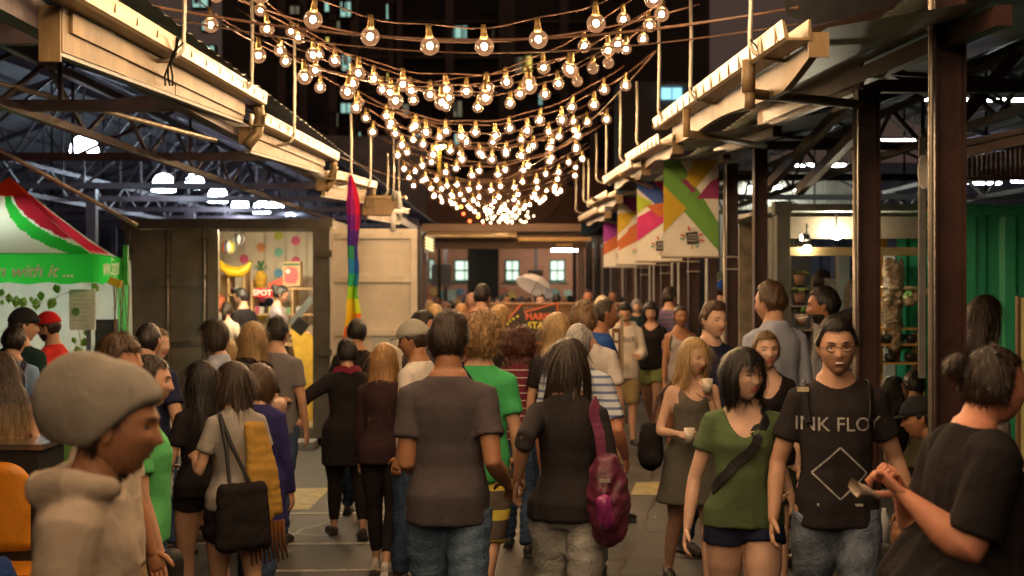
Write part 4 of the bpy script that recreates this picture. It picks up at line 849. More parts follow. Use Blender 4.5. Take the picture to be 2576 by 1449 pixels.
# pendants
DM = emit('milk_dome', (.72, .86, 1), DOME)
for i, (px, py, wd) in enumerate(((212, 372, 70), (412, 462, 56), (490, 458, 46), (548, 492, 48), (604, 515, 42), (658, 522, 40), (695, 517, 36), (730, 549, 30), (757, 548, 28), (785, 550, 22))):
    ppm = wd / .36; p = W(px, py, ppm); r = thing('pendant_light', '%s white domed pendant lamp in left shed%s' % (('large', 'mid sized', 'small')[0 if i == 0 else 1 if i < 6 else 2], (' nearest the camera', ' above the container door rods', ' beside its larger pair', ' half hidden by a beam', ' above the container doorway lintel', ' left of a close pair', ' right of a close pair', ' left of far three', ' middle of far three', ' right of far three')[i]), 'pendant lamp', tuple(p), group='domed pendant lamps of the left shed')
    MB().lathe((0, 0, -.06), [(.18, 0), (.178, .05), (.165, .11), (.13, .17), (.08, .205), (.03, .22)], 22).obj('dome', DM, r, True)
    MB().lathe((0, 0, -.10), [(.17, .035), (.19, .02), (.19, -.02), (.16, -.03), (.001, -.03)], 22).obj('diffuser_ring', DM, r, True)
    MB().tube([(0, 0, .15), (0, 0, 1.1 if i else .8)], .012, 6).obj('stem', TRUSS, r); MB().lathe((0, 0, .14), [(.05, .0), (.05, .08), (.02, .12)], 10).obj('cap', TRUSS, r, True)
# security cameras
sc = thing('security_cameras', 'three white dome security cameras on curved arms on the left fascia', 'security camera', tuple(W(515, 230, 345)))
for i, (px, py) in enumerate(((503, 240), (527, 248), (548, 250))):
    q = W(px, py, 345) - sc.location; c = MB().lathe(tuple(q), [(.02, .07), (.058, .065), (.062, .0), (.062, -.04), (.055, -.05)], 18).obj('housing', mat('camera_white', (.6, .57, .52), .4, var=.05), sc, True)
    MB().ball(tuple(q + Vector((0, 0, -.05))), (.05, .05, .045), 14).obj('dome_lens', mat('lens', (.01, .01, .012), .08, bump=0), c, True)
    MB().tube([q + Vector((0, 0, .07)), q + Vector((0, 0, .13)), q + Vector((-.04, 0, .17)), q + Vector((-.14, .05, .13))], .016, 8).obj('arm', CREAM2, c, True)
cb = MB(); 
for k in range(3):
    pts = [W(445 + k * 3, 95, 440)] + [W(440 + k * 4 - t * 22 + 8 * math.sin(t * 6 + k), 95 + t * 120, 440 - t * 20) for t in (.2, .4, .6, .8, 1)]; cb.tube(pts, .006, 6)
cb.obj('hanging_cable', RUBBER, label='loose black cables looped down the left fascia board', category='cable', kind='thing')

# ------------------------------------------------------------------ right market shed
RX, RF, RC = 1.30, 1.46, 2.37
rs = thing('market_shed', 'open market shed with stepped cream gutters and dark red steel columns on the right', 'building', (0, 0, 0))
rseg = [(6.85, 13.2, 1.27, 1.52), (12.7, 16.4, 1.335, 1.48), (15.7, 20.4, 1.37, 1.52), (19.6, 24.8, 1.28, 1.42), (21.9, 28, 1.18, 1.30)]
for i, (y0, y1, z0, z1) in enumerate(rseg):
    z0 += EYE; z1 += EYE; outl = [(RX, 0), (RX + .004, -.03), (RX + .012, -.085), (RX + .03, -.10), (RX + .14, -.10), (RX + .14, 0), (RX + .128, 0), (RX + .128, -.088), (RX + .035, -.088), (RX + .016, -.012)]
    g = MB(); k = len(outl)
    for y, zz in ((y0, z0), (y1, z1)): g.v += [(x, y, zz + q) for x, q in outl]
    g.f += [(j, (j + 1) % k, k + (j + 1) % k, k + j) for j in range(k)] + [tuple(range(k))[::-1], tuple(range(k, 2 * k))]; g.m += [0] * (k + 2); gu = g.obj('gutter', CREAM2, rs)
    y = y0 + .2
    while y < y1: zz = z0 + (z1 - z0) * (y - y0) / (y1 - y0); MB().box((RX + .004, y, zz - .045), (.010, .008, .085)).obj('bracket', CREAM2, gu); y += .38
    # fascia with a scalloped lower edge
    g = MB(); n = 16; vs = []
    for j in range(n + 1):
        t = j / n; y = y0 + .05 + (y1 - y0 - .3) * t; zz = z0 + (z1 - z0) * t - .10; dz = (.15 if i == 0 else .075) + .02 * math.sin(t * 9) - .10 * (t < .12) * (1 - t / .12)
        for x in (RF, RF + .04): vs += [(x, y, zz), (x, y, zz - dz)]
    g.add(vs, [f for j in range(n) for f in ((4 * j, 4 * j + 4, 4 * j + 5, 4 * j + 1), (4 * j + 2, 4 * j + 3, 4 * j + 7, 4 * j + 6), (4 * j + 1, 4 * j + 5, 4 * j + 7, 4 * j + 3), (4 * j, 4 * j + 2, 4 * j + 6, 4 * j + 4))] + [(0, 1, 3, 2), (4 * n, 4 * n + 2, 4 * n + 3, 4 * n + 1)]); g.obj('fascia_board', CREAM, rs)
    MB().box((RF + .02, y0 + .02, z0 - .12), (.10, .02, .12)).obj('end_board', CREAM, rs)
    MB().add([(RF + .06, y0, z0 - .04), (RF + .06, y1, z1 - .04), (RC + 1.2, y1, z1 + .32), (RC + 1.2, y0, z0 + .32)], [(0, 1, 2, 3)]).obj('eave_sheet', ROOFR, rs)
    MB().bar((RC, y0, z0 + .02), (RC, y1, z1 + .02), .08, .10).obj('eave_beam', STEEL, rs)
COLS = [(7.75, .145), (9.5, .125), (13.6, .10), (15.36, .10), (18.6, .11), (22.0, .11), (25.4, .11), (28.7, .11), (32.0, .11), (35.5, .11), (39, .11), (43, .11), (48, .11), (54, .11)]
for i, (y, wd) in enumerate(COLS):
    ht = 6 if i == 0 else EYE + 1.29
    g = MB(); g.bb((RC - wd / 2, y - .012, 0), (RC + wd / 2, y + .012, ht)); g.bb((RC - wd / 2 - .012, y - .07, 0), (RC - wd / 2 - .0001, y + .07, ht)); g.bb((RC + wd / 2 + .0001, y - .07, 0), (RC + wd / 2 + .012, y + .07, ht)); c = g.obj('column', STEEL, rs)
    MB().bb((RC - wd / 2 - .05, y - .12, 0), (RC + wd / 2 + .05, y + .12, .02)).obj('base_plate', STEEL, c)
    if i in (0, 1, 3): MB().tube([(RC - wd / 2 - .035, y - .07, .1), (RC - wd / 2 - .035, y - .07, ht - .1)], .014, 8).obj('conduit', GALV, c, True)
for y in (17.2, 20.1, 20.9, 23.6, 24.3, 27, 30.2, 33.8, 37, 41, 45.5):
    MB().bb((RC - .01, y - .05, 0), (RC + .1, y + .05, EYE + 1.3)).obj('column', STEEL, rs); MB().bb((RC - .03, y - .07, EYE - .3), (RC - .011, y + .03, EYE + .55)).obj('white_board', LGREY, rs)
shed_frames(rs, 2.5, 13.5, [6.2, 10.5, 15.0, 19.5, 24, 29], EYE + 1.45, 2.2, mat('truss_right', (.055, .045, .042), .5, var=.4, scale=4), ROOFR, 3, .035)
# deep valance panel hung between two columns, rain branch pipes
g = MB(); A = [(RC, 9.57, EYE + 1.31), (RC, 13.55, EYE + 1.47), (RC, 13.55, EYE + 1.80), (RC, 9.57, EYE + 1.64)]
g.add([Vector(p) + Vector((dx, 0, 0)) for dx in (-.03, .0) for p in A], [(3, 2, 1, 0), (4, 5, 6, 7), (0, 1, 5, 4), (2, 3, 7, 6), (1, 2, 6, 5), (0, 4, 7, 3)]); g.obj('valance_panel', DWOOD, rs)
MB().bar(Vector(A[0]) + Vector((-.05, 0, -.02)), Vector(A[1]) + Vector((-.05, 0, -.02)), .06, .03).obj('trim_board', CREAM, rs); MB().bar(Vector(A[3]) + Vector((-.05, 0, .03)), Vector(A[2]) + Vector((-.05, 0, .03)), .03, .02).obj('trim_board', LGREY, rs)
for pts, r_ in (([(1883, 150, 452), (1883, 232, 452)], .038), ([(1883, 232, 452), (1890, 236, 450), (2195, 266, 376)], .03), ([(1886, 232, 452), (1886, 272, 452)], .03), ([(1727, 275, 336), (1727, 345, 336)], .028), ([(1727, 334, 336), (1925, 368, 268)], .026)):
    MB().tube([W(*p) for p in pts], r_, 12).obj('rain_pipe', CREAM, rs, True)
MB().tube([W(1560, 440, 215), W(1640, 470, 200)], .025, 8).obj('rain_pipe', CREAM2, rs, True); MB().tube([W(1490, 500, 165), W(1560, 520, 150)], .03, 8).obj('rain_pipe', CREAM2, rs, True)
# next roof end at the top right, brown raking beam
MB().add([W(1972, -40, 420), W(1975, 40, 420), W(2050, 62, 400), W(2400, -10, 300), W(2400, -80, 300)], [(0, 1, 2, 3, 4)]).obj('barge_board', GREY, rs)
g = MB(); g.bar(W(2035, 98, 400), W(2480, -30, 300), .05, .13); g.obj('raking_beam', mat('brown_beam', (.16, .09, .055), .6), rs)
MB().bar(W(2040, 140, 380), W(2400, -10, 300), .05, .12).obj('raking_beam', TRUSS, rs)
for a_, b_ in ((W(1930, 470, 250), W(2330, 50, 330)), (W(2190, 300, 300), W(2010, 480, 260)), (W(2560, 130, 330), W(2400, 320, 330)), (W(2100, 110, 350), W(2340, 230, 330))):
    MB().bar(a_, b_, .07, .09).obj('brace', TRUSS, rs)
MB().tube([W(1935, 245, 300), W(2200, 70, 370)], .016, 8).obj('conduit', GALV, rs, True)
# corrugated end wall inside
def corr(name, x0, x1, y, z0, z1, m, parent, pitch=.16, dep=.03, face='y', **k):
    g = MB(); n = max(2, int(abs(x1 - x0) / pitch)); pr = []
    for i in range(n):
        a = x0 + (x1 - x0) * i / n; w2 = (x1 - x0) / n; pr += [(a, 0), (a + w2 * .35, 0), (a + w2 * .5, dep), (a + w2 * .85, dep)]
    pr.append((x1, 0)); vs = []
    for a, d in pr: vs += ([(a, y + d, z0), (a, y + d, z1)] if face == 'y' else [(y + d, a, z0), (y + d, a, z1)])
    g.add(vs, [(2 * i, 2 * i + 2, 2 * i + 3, 2 * i + 1) for i in range(len(pr) - 1)]); return g.obj(name, m, parent, **k)
corr('end_wall', 4.9, 8.1, 33.5, .1, 4.55, mat('zinc_wall', (.50, .48, .40), .45, .35, var=.15, scale=3, bump=.05), rs, pitch=.10, dep=.035)
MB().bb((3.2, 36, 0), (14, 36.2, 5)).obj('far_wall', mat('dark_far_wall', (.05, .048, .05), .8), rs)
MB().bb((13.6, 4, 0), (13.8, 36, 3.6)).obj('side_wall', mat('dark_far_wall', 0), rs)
# battens: (px left, px right, y, ppm)
TB = emit('tube_white', (.93, 1, .93), TUBE); TV = emit('tube_violet', (.70, .66, 1), TUBE)
for i, (a_, b_, py, ppm, c) in enumerate(((2118, 2316, 356, 165, 0), (2000, 2140, 417, 117, 0), (2485, 2576, 254, 165, 0), (2328, 2432, 252, 150, 0), (1975, 2022, 477, 110, 0), (1816, 1892, 491, 100, 0), (1880, 1965, 472, 108, 0), (2370, 2520, 85, 200, 0), (2395, 2420, 470, 110, 1), (2435, 2518, 462, 110, 1), (2545, 2600, 457, 110, 1), (2300, 2345, 75, 160, 0), (2345, 2420, 140, 150, 0))):
    A_, B_ = W(a_, py, ppm), W(b_, py, ppm); r = thing('fluorescent_light', 'twin batten fluorescent light %s' % ('hanging between the second and third steel columns', 'hanging over the banner column, below the longest batten', 'at the right frame edge right of the big column', 'left of the big column under the trusses', 'above the zinc wall at right', 'half behind the conduit column beside the banners', 'above the zinc wall left half', 'near the top right corner among trusses', 'short violet one right of the big column', 'longer violet one above the green container', 'violet one at right edge above green container', 'small one high left of the big column', 'dim one high behind the big column')[i], 'light', tuple((A_ + B_) / 2), group='fluorescent battens under the right shed')
    h = (B_.x - A_.x) / 2; MB().bb((-h - .03, -.05, .03), (h + .03, .05, .065)).obj('housing', LGREY, r); MB().tube([(-h, 0, .012), (h, 0, .012)], .018 * (1 if ppm > 130 else 1.3), 8).obj('tube', TV if c else TB, r)
    MB().tube([(-h * .8, 0, .065), (-h * .8, 0, .4)], .006, 5).obj('hanger', GALV, r); MB().tube([(h * .8, 0, .065), (h * .8, 0, .4)], .006, 5).obj('hanger', GALV, r)
# timber edged canopy at the right edge
cn = thing('timber_canopy', 'warm lit timber edged canopy above the green container at right', 'canopy', tuple(W(2400, 400, 330)))
q = lambda px, py, ppm: W(px, py, ppm) - cn.location
def slab(a, b, c, d, th, nm, m, parent):
    n = (b - a).cross(d - a).normalized() * th; g = MB(); g.add([a, b, c, d, a + n, b + n, c + n, d + n], [(3, 2, 1, 0), (4, 5, 6, 7), (0, 1, 5, 4), (1, 2, 6, 5), (2, 3, 7, 6), (3, 0, 4, 7)]); return g.obj(nm, m, parent)
TM = mat('warm_timber', (.40, .24, .13), .6, var=.35, scale=5, stretch=(.4, .4, 8), bump=.2)
slab(q(2397, 378, 330), q(2590, 335, 380), q(2590, 322, 380), q(2397, 362, 330), .05, 'upper_board', TM, cn); slab(q(2397, 400, 330), q(2590, 362, 380), q(2590, 338, 380), q(2397, 382, 330), .04, 'lower_board', TM, cn)
for i in range(16): x = 2402 + i * 12; a = q(x, 445 - i * .2, 320); b2 = q(x, 404 - i * 2.4, 320); MB().bar(a, b2, .024, .03).obj('slat', mat('dark_slat', (.20, .10, .06), .6), cn)
MB().bb(q(2395, 452, 315), q(2600, 440, 315) + Vector((0, .1, 0))).obj('beam', mat('dark_slat', 0), cn)
# oval sign on a slim post
r = thing('oval_sign', 'narrow white oval sign seen nearly edge on beside the big column', 'sign', tuple(W(2323, 432, 400)))
MB().lathe((0, 0, 0), [(.001, -.012), (.045, -.012), (.045, .012), (.001, .012)], 24).obj('plate', WHITE, r); r.children[0].rotation_euler = (R(90), 0, R(0)); r.children[0].scale = (.75, 2.4, 1)
MB().bb((-.02, .02, -1.3), (.02, .05, .22)).obj('post', GREY, r)
# ------------------------------------------------------------------ festoon lights
def globe_mat():
    m = bpy.data.materials.new('globe_glass'); m.use_nodes = True; t = m.node_tree; N = t.nodes; L = t.links; N.remove(N['Principled BSDF'])
    tr = N.new('ShaderNodeBsdfTransparent'); tr.inputs[0].default_value = (1, .93, .84, 1); em = N.new('ShaderNodeEmission'); em.inputs[0].default_value = (1, .47, .22, 1); em.inputs[1].default_value = .27
    gl = N.new('ShaderNodeBsdfGlossy'); gl.inputs['Roughness'].default_value = .08; lw = N.new('ShaderNodeLayerWeight'); lw.inputs[0].default_value = .35
    mr = N.new('ShaderNodeMapRange'); mr.inputs[3].default_value = .30; mr.inputs[4].default_value = .85; L.new(lw.outputs['Facing'], mr.inputs[0])  # weak emission, stronger at the rim, stands in for glow scattered by glass
    m1 = N.new('ShaderNodeMixShader'); L.new(mr.outputs[0], m1.inputs[0]); L.new(tr.outputs[0], m1.inputs[1]); L.new(em.outputs[0], m1.inputs[2])
    m2 = N.new('ShaderNodeMixShader'); m2.inputs[0].default_value = .07; L.new(m1.outputs[0], m2.inputs[1]); L.new(gl.outputs[0], m2.inputs[2]); L.new(m2.outputs[0], N['Material Output'].inputs[0])
    m.cycles.emission_sampling = 'NONE'; return m
GLB = globe_mat(); CORE = emit('filament_glow', (1, .66, .36), BULB); CORD = mat('brown_cord', (.10, .05, .03), .5, bump=0)
bulb0 = MB().ball((0, 0, -.125), .0625, 16).obj('globe', GLB, None, True); CGL = bulb0.data
core0 = MB().ball((0, 0, -.125), (.019, .019, .022), 10).obj('filament', CORE, None, True); sock0 = MB().lathe((0, 0, 0), [(.001, .02), (.016, .018), (.019, -.02), (.023, -.055), (.030, -.073), (.001, -.073)], 12).obj('socket', BRASS, None, True)
for o in (bulb0, core0, sock0): COL.objects.unlink(o)
strings = [(800, 1.62, 0), (560, 1.60, 0), (384, 1.57, 0), (309, 1.49, .1), (262, 1.85, -.25), (240, 1.95, .3), (230, 1.62, .1), (214, 1.80, -.3), (200, 1.57, .1), (186, 1.78, .2), (174, 1.58, -.2), (163, 1.75, .3), (153, 1.55, 0), (144, 1.7, -.3), (137, 1.52, .2), (130, 1.68, 0), (124, 1.5, .3), (118, 1.62, -.3), (112, 1.6, 0), (102, 1.8, -.2), (285, 1.72, .35), (222, 2.02, -.25), (180, 1.98, .3), (158, 2.05, 0), (92, 2.15, 0)]
DESC = {384: 'large festoon string of clear globe bulbs right across the top of the lane', 309: 'second festoon string, its bulbs overlapping the third below the large top string', 262: 'higher festoon string of globes with a dead flat dip behind the second string', 240: 'festoon string whose bulbs hang just under the second string', 230: 'festoon string dipping lowest level with the left gutter end', 200: 'festoon string crossing the lane just above the yellow street lamp'}
ORD = 'first second third fourth fifth sixth seventh eighth ninth tenth eleventh twelfth thirteenth fourteenth fifteenth sixteenth seventeenth eighteenth nineteenth twentieth twenty-first twenty-second twenty-third twenty-fourth twenty-fifth twenty-sixth twenty-seventh'.split()
for si, (ppm, zl, zig) in enumerate(strings):
    D = FPX / ppm; x0 = {309: -.72, 262: -.75, 240: -.53, 384: -.34, 285: -.6}.get(ppm, -.44) + rnd.uniform(-.03, .03); root = thing('festoon_string', DESC.get(ppm, 'festoon string of glowing globe bulbs, %s row counted down from the top of the lane' % ORD[sorted([q[0] for q in strings if q[0] < 400], reverse=True).index(ppm)] if ppm < 400 else 'festoon string of globe bulbs strung above the camera'), 'string lights', (0, D, EYE), group='festoon strings across the lane')
    def zz(x): return zl + .2 * (x - x0) ** 2
    def yy(x): return zig * (x + .3)
    wide = 215 < ppm < 330; xl, xr = (-2.75, 1.60) if wide else (-1.93, 1.28); pts = [(x, yy(x), zz(x) + .105 + .012 * math.sin(9 * x)) for x in np.linspace(xl, xr, 28)]
    MB().tube(pts, .0055 if D < 18 else .007, 5).obj('cable', CORD, root, True)
    ph = [.02, .15, -.07, .2, .3, .1, .17][si % 7] if ppm != 384 else .0
    k = 0; x = (-2.62 if wide else -1.88) + ph if ppm != 384 else (943 - CX) / 384 - .372 * 3
    while x < (1.56 if wide else 1.25):
        b = bulb0.copy(); b.name = 'bulb'; COL.objects.link(b); b.parent = root; b.location = (x, yy(x), zz(x) + .10); b.rotation_euler = (rnd.uniform(-.06, .06), rnd.uniform(-.1, .1), 0)
        if not (si == 7 and k == 0) and rnd.random() > .02:
            c = core0.copy(); c.name = 'filament'; COL.objects.link(c); c.parent = b
        s_ = sock0.copy(); s_.name = 'socket'; COL.objects.link(s_); s_.parent = b; x += .372 + rnd.uniform(-.02, .02); k += 1
bpy.data.objects.remove(bulb0); bpy.data.objects.remove(core0); bpy.data.objects.remove(sock0)
# two strings over and behind the camera carry on down the lane
for D in (7.3, 5.4, 3.4, 1.2, -1.2, -3.6):
    root = thing('festoon_string', 'festoon string of globe bulbs strung above the camera', 'string lights', (0, D, EYE), group='festoon strings across the lane')
    pts = [(x, 0, 1.72 + .2 * (x + .36) ** 2 + .1) for x in np.linspace(-1.93, 1.28, 16)]; MB().tube(pts, .0055, 5).obj('cable', CORD, root, True)
    g = MB(); 
    for i in range(9): x = -1.66 + i * .36; MB().ball((x, 0, 1.72 + .2 * (x + .36) ** 2 - .02), .018, 8).obj('filament', CORE, root)
# far cluster: countless tiny lamps wound round a tree of wires at the very end
g = MB(); fr = random.Random(3)
for i in range(190):
    px = fr.gauss(1275, 38); py = 562 - abs(fr.gauss(0, 22)); 
    if px < 1195 or px > 1358: continue
    v = W(px, py, fr.uniform(66, 80)); g.ball(tuple(v), .026, 6)
g.obj('fairy_lights', emit('fairy_glow', (1, .70, .38), 5), kind='stuff', label='dense net of tiny warm fairy lights far down the lane', category='fairy lights')
# long support cables
for i, (a_, m_, b_, r_) in enumerate((((300, 0, 380), (1150, 100, 330), (2010, 18, 420), .012), ((330, 28, 360), (1150, 132, 310), (2010, 60, 400), .008), ((600, 0, 300), (1150, 106, 290), (1760, 10, 300), .008), ((340, 120, 300), (1150, 470, 190), (1650, 130, 280), .005), ((560, 60, 330), (900, 200, 250), (1250, 232, 215), .005))):
    A_, M_, B_ = W(*a_), W(*m_), W(*b_); pts = [A_ * (1 - t) * (1 - t) + (M_ * 2 - (A_ + B_) / 2) * 2 * t * (1 - t) + B_ * t * t for t in np.linspace(0, 1, 24)]
    MB().tube(pts, r_, 6).obj('support_cable', CORD, None, True, label='%s brown cable slung across the top of the lane between the gutters' % ('thick', 'thinner double', 'third and uppermost', 'long fine diagonal', 'short fine diagonal')[i], category='cable')
# gutter poles
for i, (px, yt, yb, side) in enumerate([(462, -60, 100, 0), (633, -40, 190, 0), (740, 60, 330, 0), (883, 285, 438, 0), (932, 320, 452, 0), (975, 385, 475, 0), (990, 340, 500, 0), (1003, 390, 520, 0), (1887, -60, 92, 1), (1737, -40, 215, 1), (1657, 12, 268, 1), (1602, 205, 345, 1), (1560, 228, 385, 1), (1525, 295, 425, 1), (1500, 335, 440, 1), (1480, 400, 500, 1), (1468, 385, 495, 1), (1449, 420, 520, 1)]):
    ppm = (CX - px) / 1.93 if side == 0 else (px - CX) / 1.275; r = thing('gutter_pole', '%s slim steel pole clamped upright on the %s gutter' % (('tallest', 'second', 'third', 'rainbow flag', 'fifth', 'sixth', 'seventh', 'farthest', 'nearest', 'second', 'third', 'fourth', 'fifth', 'sixth', 'seventh', 'eighth', 'ninth', 'last')[i], 'left' if side == 0 else 'right'), 'pole', tuple(W(px, yb, ppm)), group='slim poles on the gutters')
    s_ = -1 if side == 0 else 1; top = (yb - yt) / ppm; MB().tube([(0, 0, top), (.006, 0, top * .5), (0, 0, .02), (0, 0, -.05), (s_ * .02, -.02, -.09), (s_ * .08, -.02, -.125), (s_ * .20, 0, -.13)], .0125, 8).obj('pole', GALV, r, True)
    MB().box((s_ * .2, 0, -.13), (.012, .07, .07)).obj('clamp_plate', CREAM2, r); MB().tube([(s_ * -.005, -.03, -.02), (s_ * .03, -.035, -.06), (s_ * .05, -.03, -.12)], .006, 5).obj('cable_tail', RUBBER, r)

# ------------------------------------------------------------------ banners
BC = {k: mat('banner_' + k, c, .75, var=.06, scale=5, bump=.05) for k, c in dict(green=(.16, .38, .07), yellow=(.62, .42, .03), plum=(.33, .04, .16), white=(.82, .79, .72), blue=(.05, .12, .48), navy=(.09, .06, .30), lime=(.45, .58, .05), pink=(.62, .04, .20), orange=(.62, .17, .05), violet=(.40, .05, .42), black=(.015, .015, .015), red=(.55, .05, .03), teal=(.10, .38, .25)).items()}
KEY = list(BC); ML = [BC[k] for k in KEY]; K = KEY.index
DS = [[('green', [(0, 1), (.3, 1), (1, .35), (1, .05), (.0, .72)]), ('yellow', [(.55, 1), (1, 1), (.6, .72), (.38, .77)]), ('plum', [(.0, .8), (.42, .8), (.6, .68), (.6, .6), (1, .83), (1, .6), (.6, .6), (.36, .64)]), ('plum', [(.6, .6), (1, .6), (1, .82), (.85, .78)]), ('yellow', [(0, .74), (.42, .5), (0, .25)]), ('green', [(.55, .62), (1, .3), (1, .08), (.34, .62)]), ('green', [(.0, .98), (.5, .68), (.36, .6), (0, .8)])],
      [('blue', [(0, 1), (.35, 1), (1, .6), (1, .42), (.0, .92)]), ('navy', [(.5, .8), (1, .55), (1, .95), (.7, .9)]), ('pink', [(.35, 1), (.9, 1), (1, .9), (1, .72), (.8, .75)]), ('lime', [(0, .84), (.35, .74), (0, .6)]), ('pink', [(0, .55), (.55, .72), (.8, .58), (0, .25)]), ('orange', [(.2, .7), (.62, .74), (.75, .62), (.5, .55)])],
      [('violet', [(0, 1), (.8, 1), (.9, .8), (.6, .68)]), ('orange', [(0, .35), (1, .9), (1, .6), (.0, .25)]), ('yellow', [(0, .75), (.5, .8), (.3, .6), (0, .45)]), ('orange', [(.3, .55), (1, .8), (1, .5), (.0, .2)])],
      [('blue', [(0, 1), (.6, 1), (.95, .7), (.2, .8)]), ('violet', [(0, .78), (.5, .72), (.9, .6), (0, .42)]), ('orange', [(0, .4), (.8, .7), (.95, .5), (0, .2)]), ('navy', [(.3, .82), (.95, .8), (.95, .6)])]]
for i, y in enumerate((15.3, 18.54, 21.94, 25.34)):
    z0, z1, x0, x1 = EYE + .29, EYE + 1.317, 1.63, 2.22; r = thing('market_banner', ('nearest, largest banner of green, yellow and plum bands with black logo', 'second banner of blue, pink and lime bands on white', 'third banner of violet, orange and yellow bands', 'farthest banner of blue, violet and orange bands')[i] , 'banner', (x0, y, z0), group='coloured banners on the right columns')
    w_, h_ = x1 - x0, z1 - z0; n, mm = 10, 14; g = MB()
    bend = lambda u, v: .012 * math.sin(u * 5 + i) * (1 - v * .5) + .01 * math.sin(v * 7 + i * 2)
    g.k = K('white'); g.add([(w_ * a / n, bend(a / n, b / mm), h_ * b / mm) for b in range(mm + 1) for a in range(n + 1)], [(b * (n + 1) + a, b * (n + 1) + a + 1, (b + 1) * (n + 1) + a + 1, (b + 1) * (n + 1) + a) for b in range(mm) for a in range(n)]); g.obj('cloth', ML, r, True)
    g = MB(); g.k = K('white')
    import mathutils.geometry as mg
    for li, (c, poly) in enumerate(DS[i]):
        tri = mg.tessellate_polygon([[Vector((u, v, 0)) for u, v in poly]])
        for t in tri:
            P_ = [Vector(poly[q]) for q in t]; N_ = 4; vs = []; ix = {}
            for a in range(N_ + 1):
                for b in range(N_ + 1 - a):
                    q = P_[0] + (P_[1] - P_[0]) * a / N_ + (P_[2] - P_[0]) * b / N_; ix[a, b] = len(vs); vs.append((q.x * w_, bend(q.x, q.y) - .0018 * (li + 1), q.y * h_))
            g.add(vs, [f for a in range(N_) for b in range(N_ - a) for f in ([(ix[a, b], ix[a + 1, b], ix[a, b + 1])] + ([(ix[a + 1, b], ix[a + 1, b + 1], ix[a, b + 1])] if a + b < N_ - 1 else []))], K(c))
    g.obj('print', ML, r, kind='stuff')
    lx, lz = w_ * (.52 if i < 2 else .6), h_ * .19; g = MB(); rt = Matrix.Rotation(-.12 + .1 * i, 3, 'Y'); g.box((lx, -.018, lz), (.125, .004, .125), rt, K('black'))
    for a, c in ((80, 'teal'), (110, 'red'), (20, 'red'), (-15, 'red'), (185, 'teal'), (165, 'red'), (-95, 'red'), (-60, 'teal')):
        d = Vector((math.cos(R(a)), 0, math.sin(R(a)))); g.bar(Vector((lx, -.017, lz)) + d * .08, Vector((lx, -.017, lz)) + d * (.13 if a % 20 else .12), .003, .018, K(c))
    g.obj('logo', ML, r, kind='stuff'); g = MB()
    for k, t_ in enumerate(('QUEEN', 'VICTORIA', 'MARKET')): text_mb(g, t_, .030 if k != 1 else .026, (lx, -.022, lz + .03 - .031 * k), (1, 0, 0), (0, 0, 1))
    g.obj('lettering', BC['white'], r, kind='stuff')
    MB().tube([(-.02, .02, h_ + .01), (RC - x0, .02, h_ + .01)], .012, 8).obj('arm', GALV, r); MB().tube([(-.02, .02, -.01), (RC - x0, .02, -.01)], .012, 8).obj('arm', GALV, r)
    for z in (h_ + .09, h_ + .01, -.01, -.14): MB().bb((RC - x0 - .075, -.03, z - .008), (RC - x0 + .075, .16, z + .008)).obj('clamp_band', GALV, r)
# ------------------------------------------------------------------ rainbow flag
fl = thing('rainbow_flag', 'rainbow flag hanging limp and twisted in front of the white container door', 'flag', tuple(W(883, 440, 222)))
rows = [(440, 878, 886), (470, 874, 896), (500, 870, 905), (540, 871, 908), (580, 874, 906), (620, 873, 900), (650, 875, 902), (690, 876, 905), (720, 875, 898), (750, 872, 898), (790, 872, 912), (820, 868, 902), (860, 862, 884)]
cols = [((.45, .02, .05), (.25, .01, .12)), ((.5, .02, .06), (.30, .02, .16)), ((.48, .02, .06), (.24, .02, .16)), ((.35, .02, .10), (.12, .02, .2)), ((.10, .03, .22), (.06, .03, .2)), ((.05, .06, .3), (.04, .25, .12)), ((.03, .1, .4), (.03, .2, .4)), ((.02, .2, .3), (.03, .3, .12)), ((.1, .35, .03), (.3, .5, .03)), ((.4, .5, .03), (.6, .4, .02)), ((.6, .12, .02), (.6, .35, .02)), ((.6, .08, .02), (.55, .12, .03))]
g = MB(); fm_ = []; n = 10
for j in range(len(rows)):
    for a in range(n + 1):
        t = a / n; px = rows[j][1] + (rows[j][2] - rows[j][1]) * t; v = W(px, rows[j][0], 222) - fl.location; g.v.append((v.x, .035 * math.sin(t * 9 + j * .5) + .02 * math.sin(j), v.z))
for j in range(len(rows) - 1):
    for a in range(n): g.f.append((j * (n + 1) + a, j * (n + 1) + a + 1, (j + 1) * (n + 1) + a + 1, (j + 1) * (n + 1) + a)); g.m.append(2 * j + (0 if a > n // 2 else 1))
o = g.obj('flag_cloth', [thin('flag_%d_%d' % (j, k), c[k], .3) for j, c in enumerate(cols) for k in (0, 1)], fl, True); 
md = o.modifiers.new('s', 'SUBSURF'); md.levels = 1; md.render_levels = 2

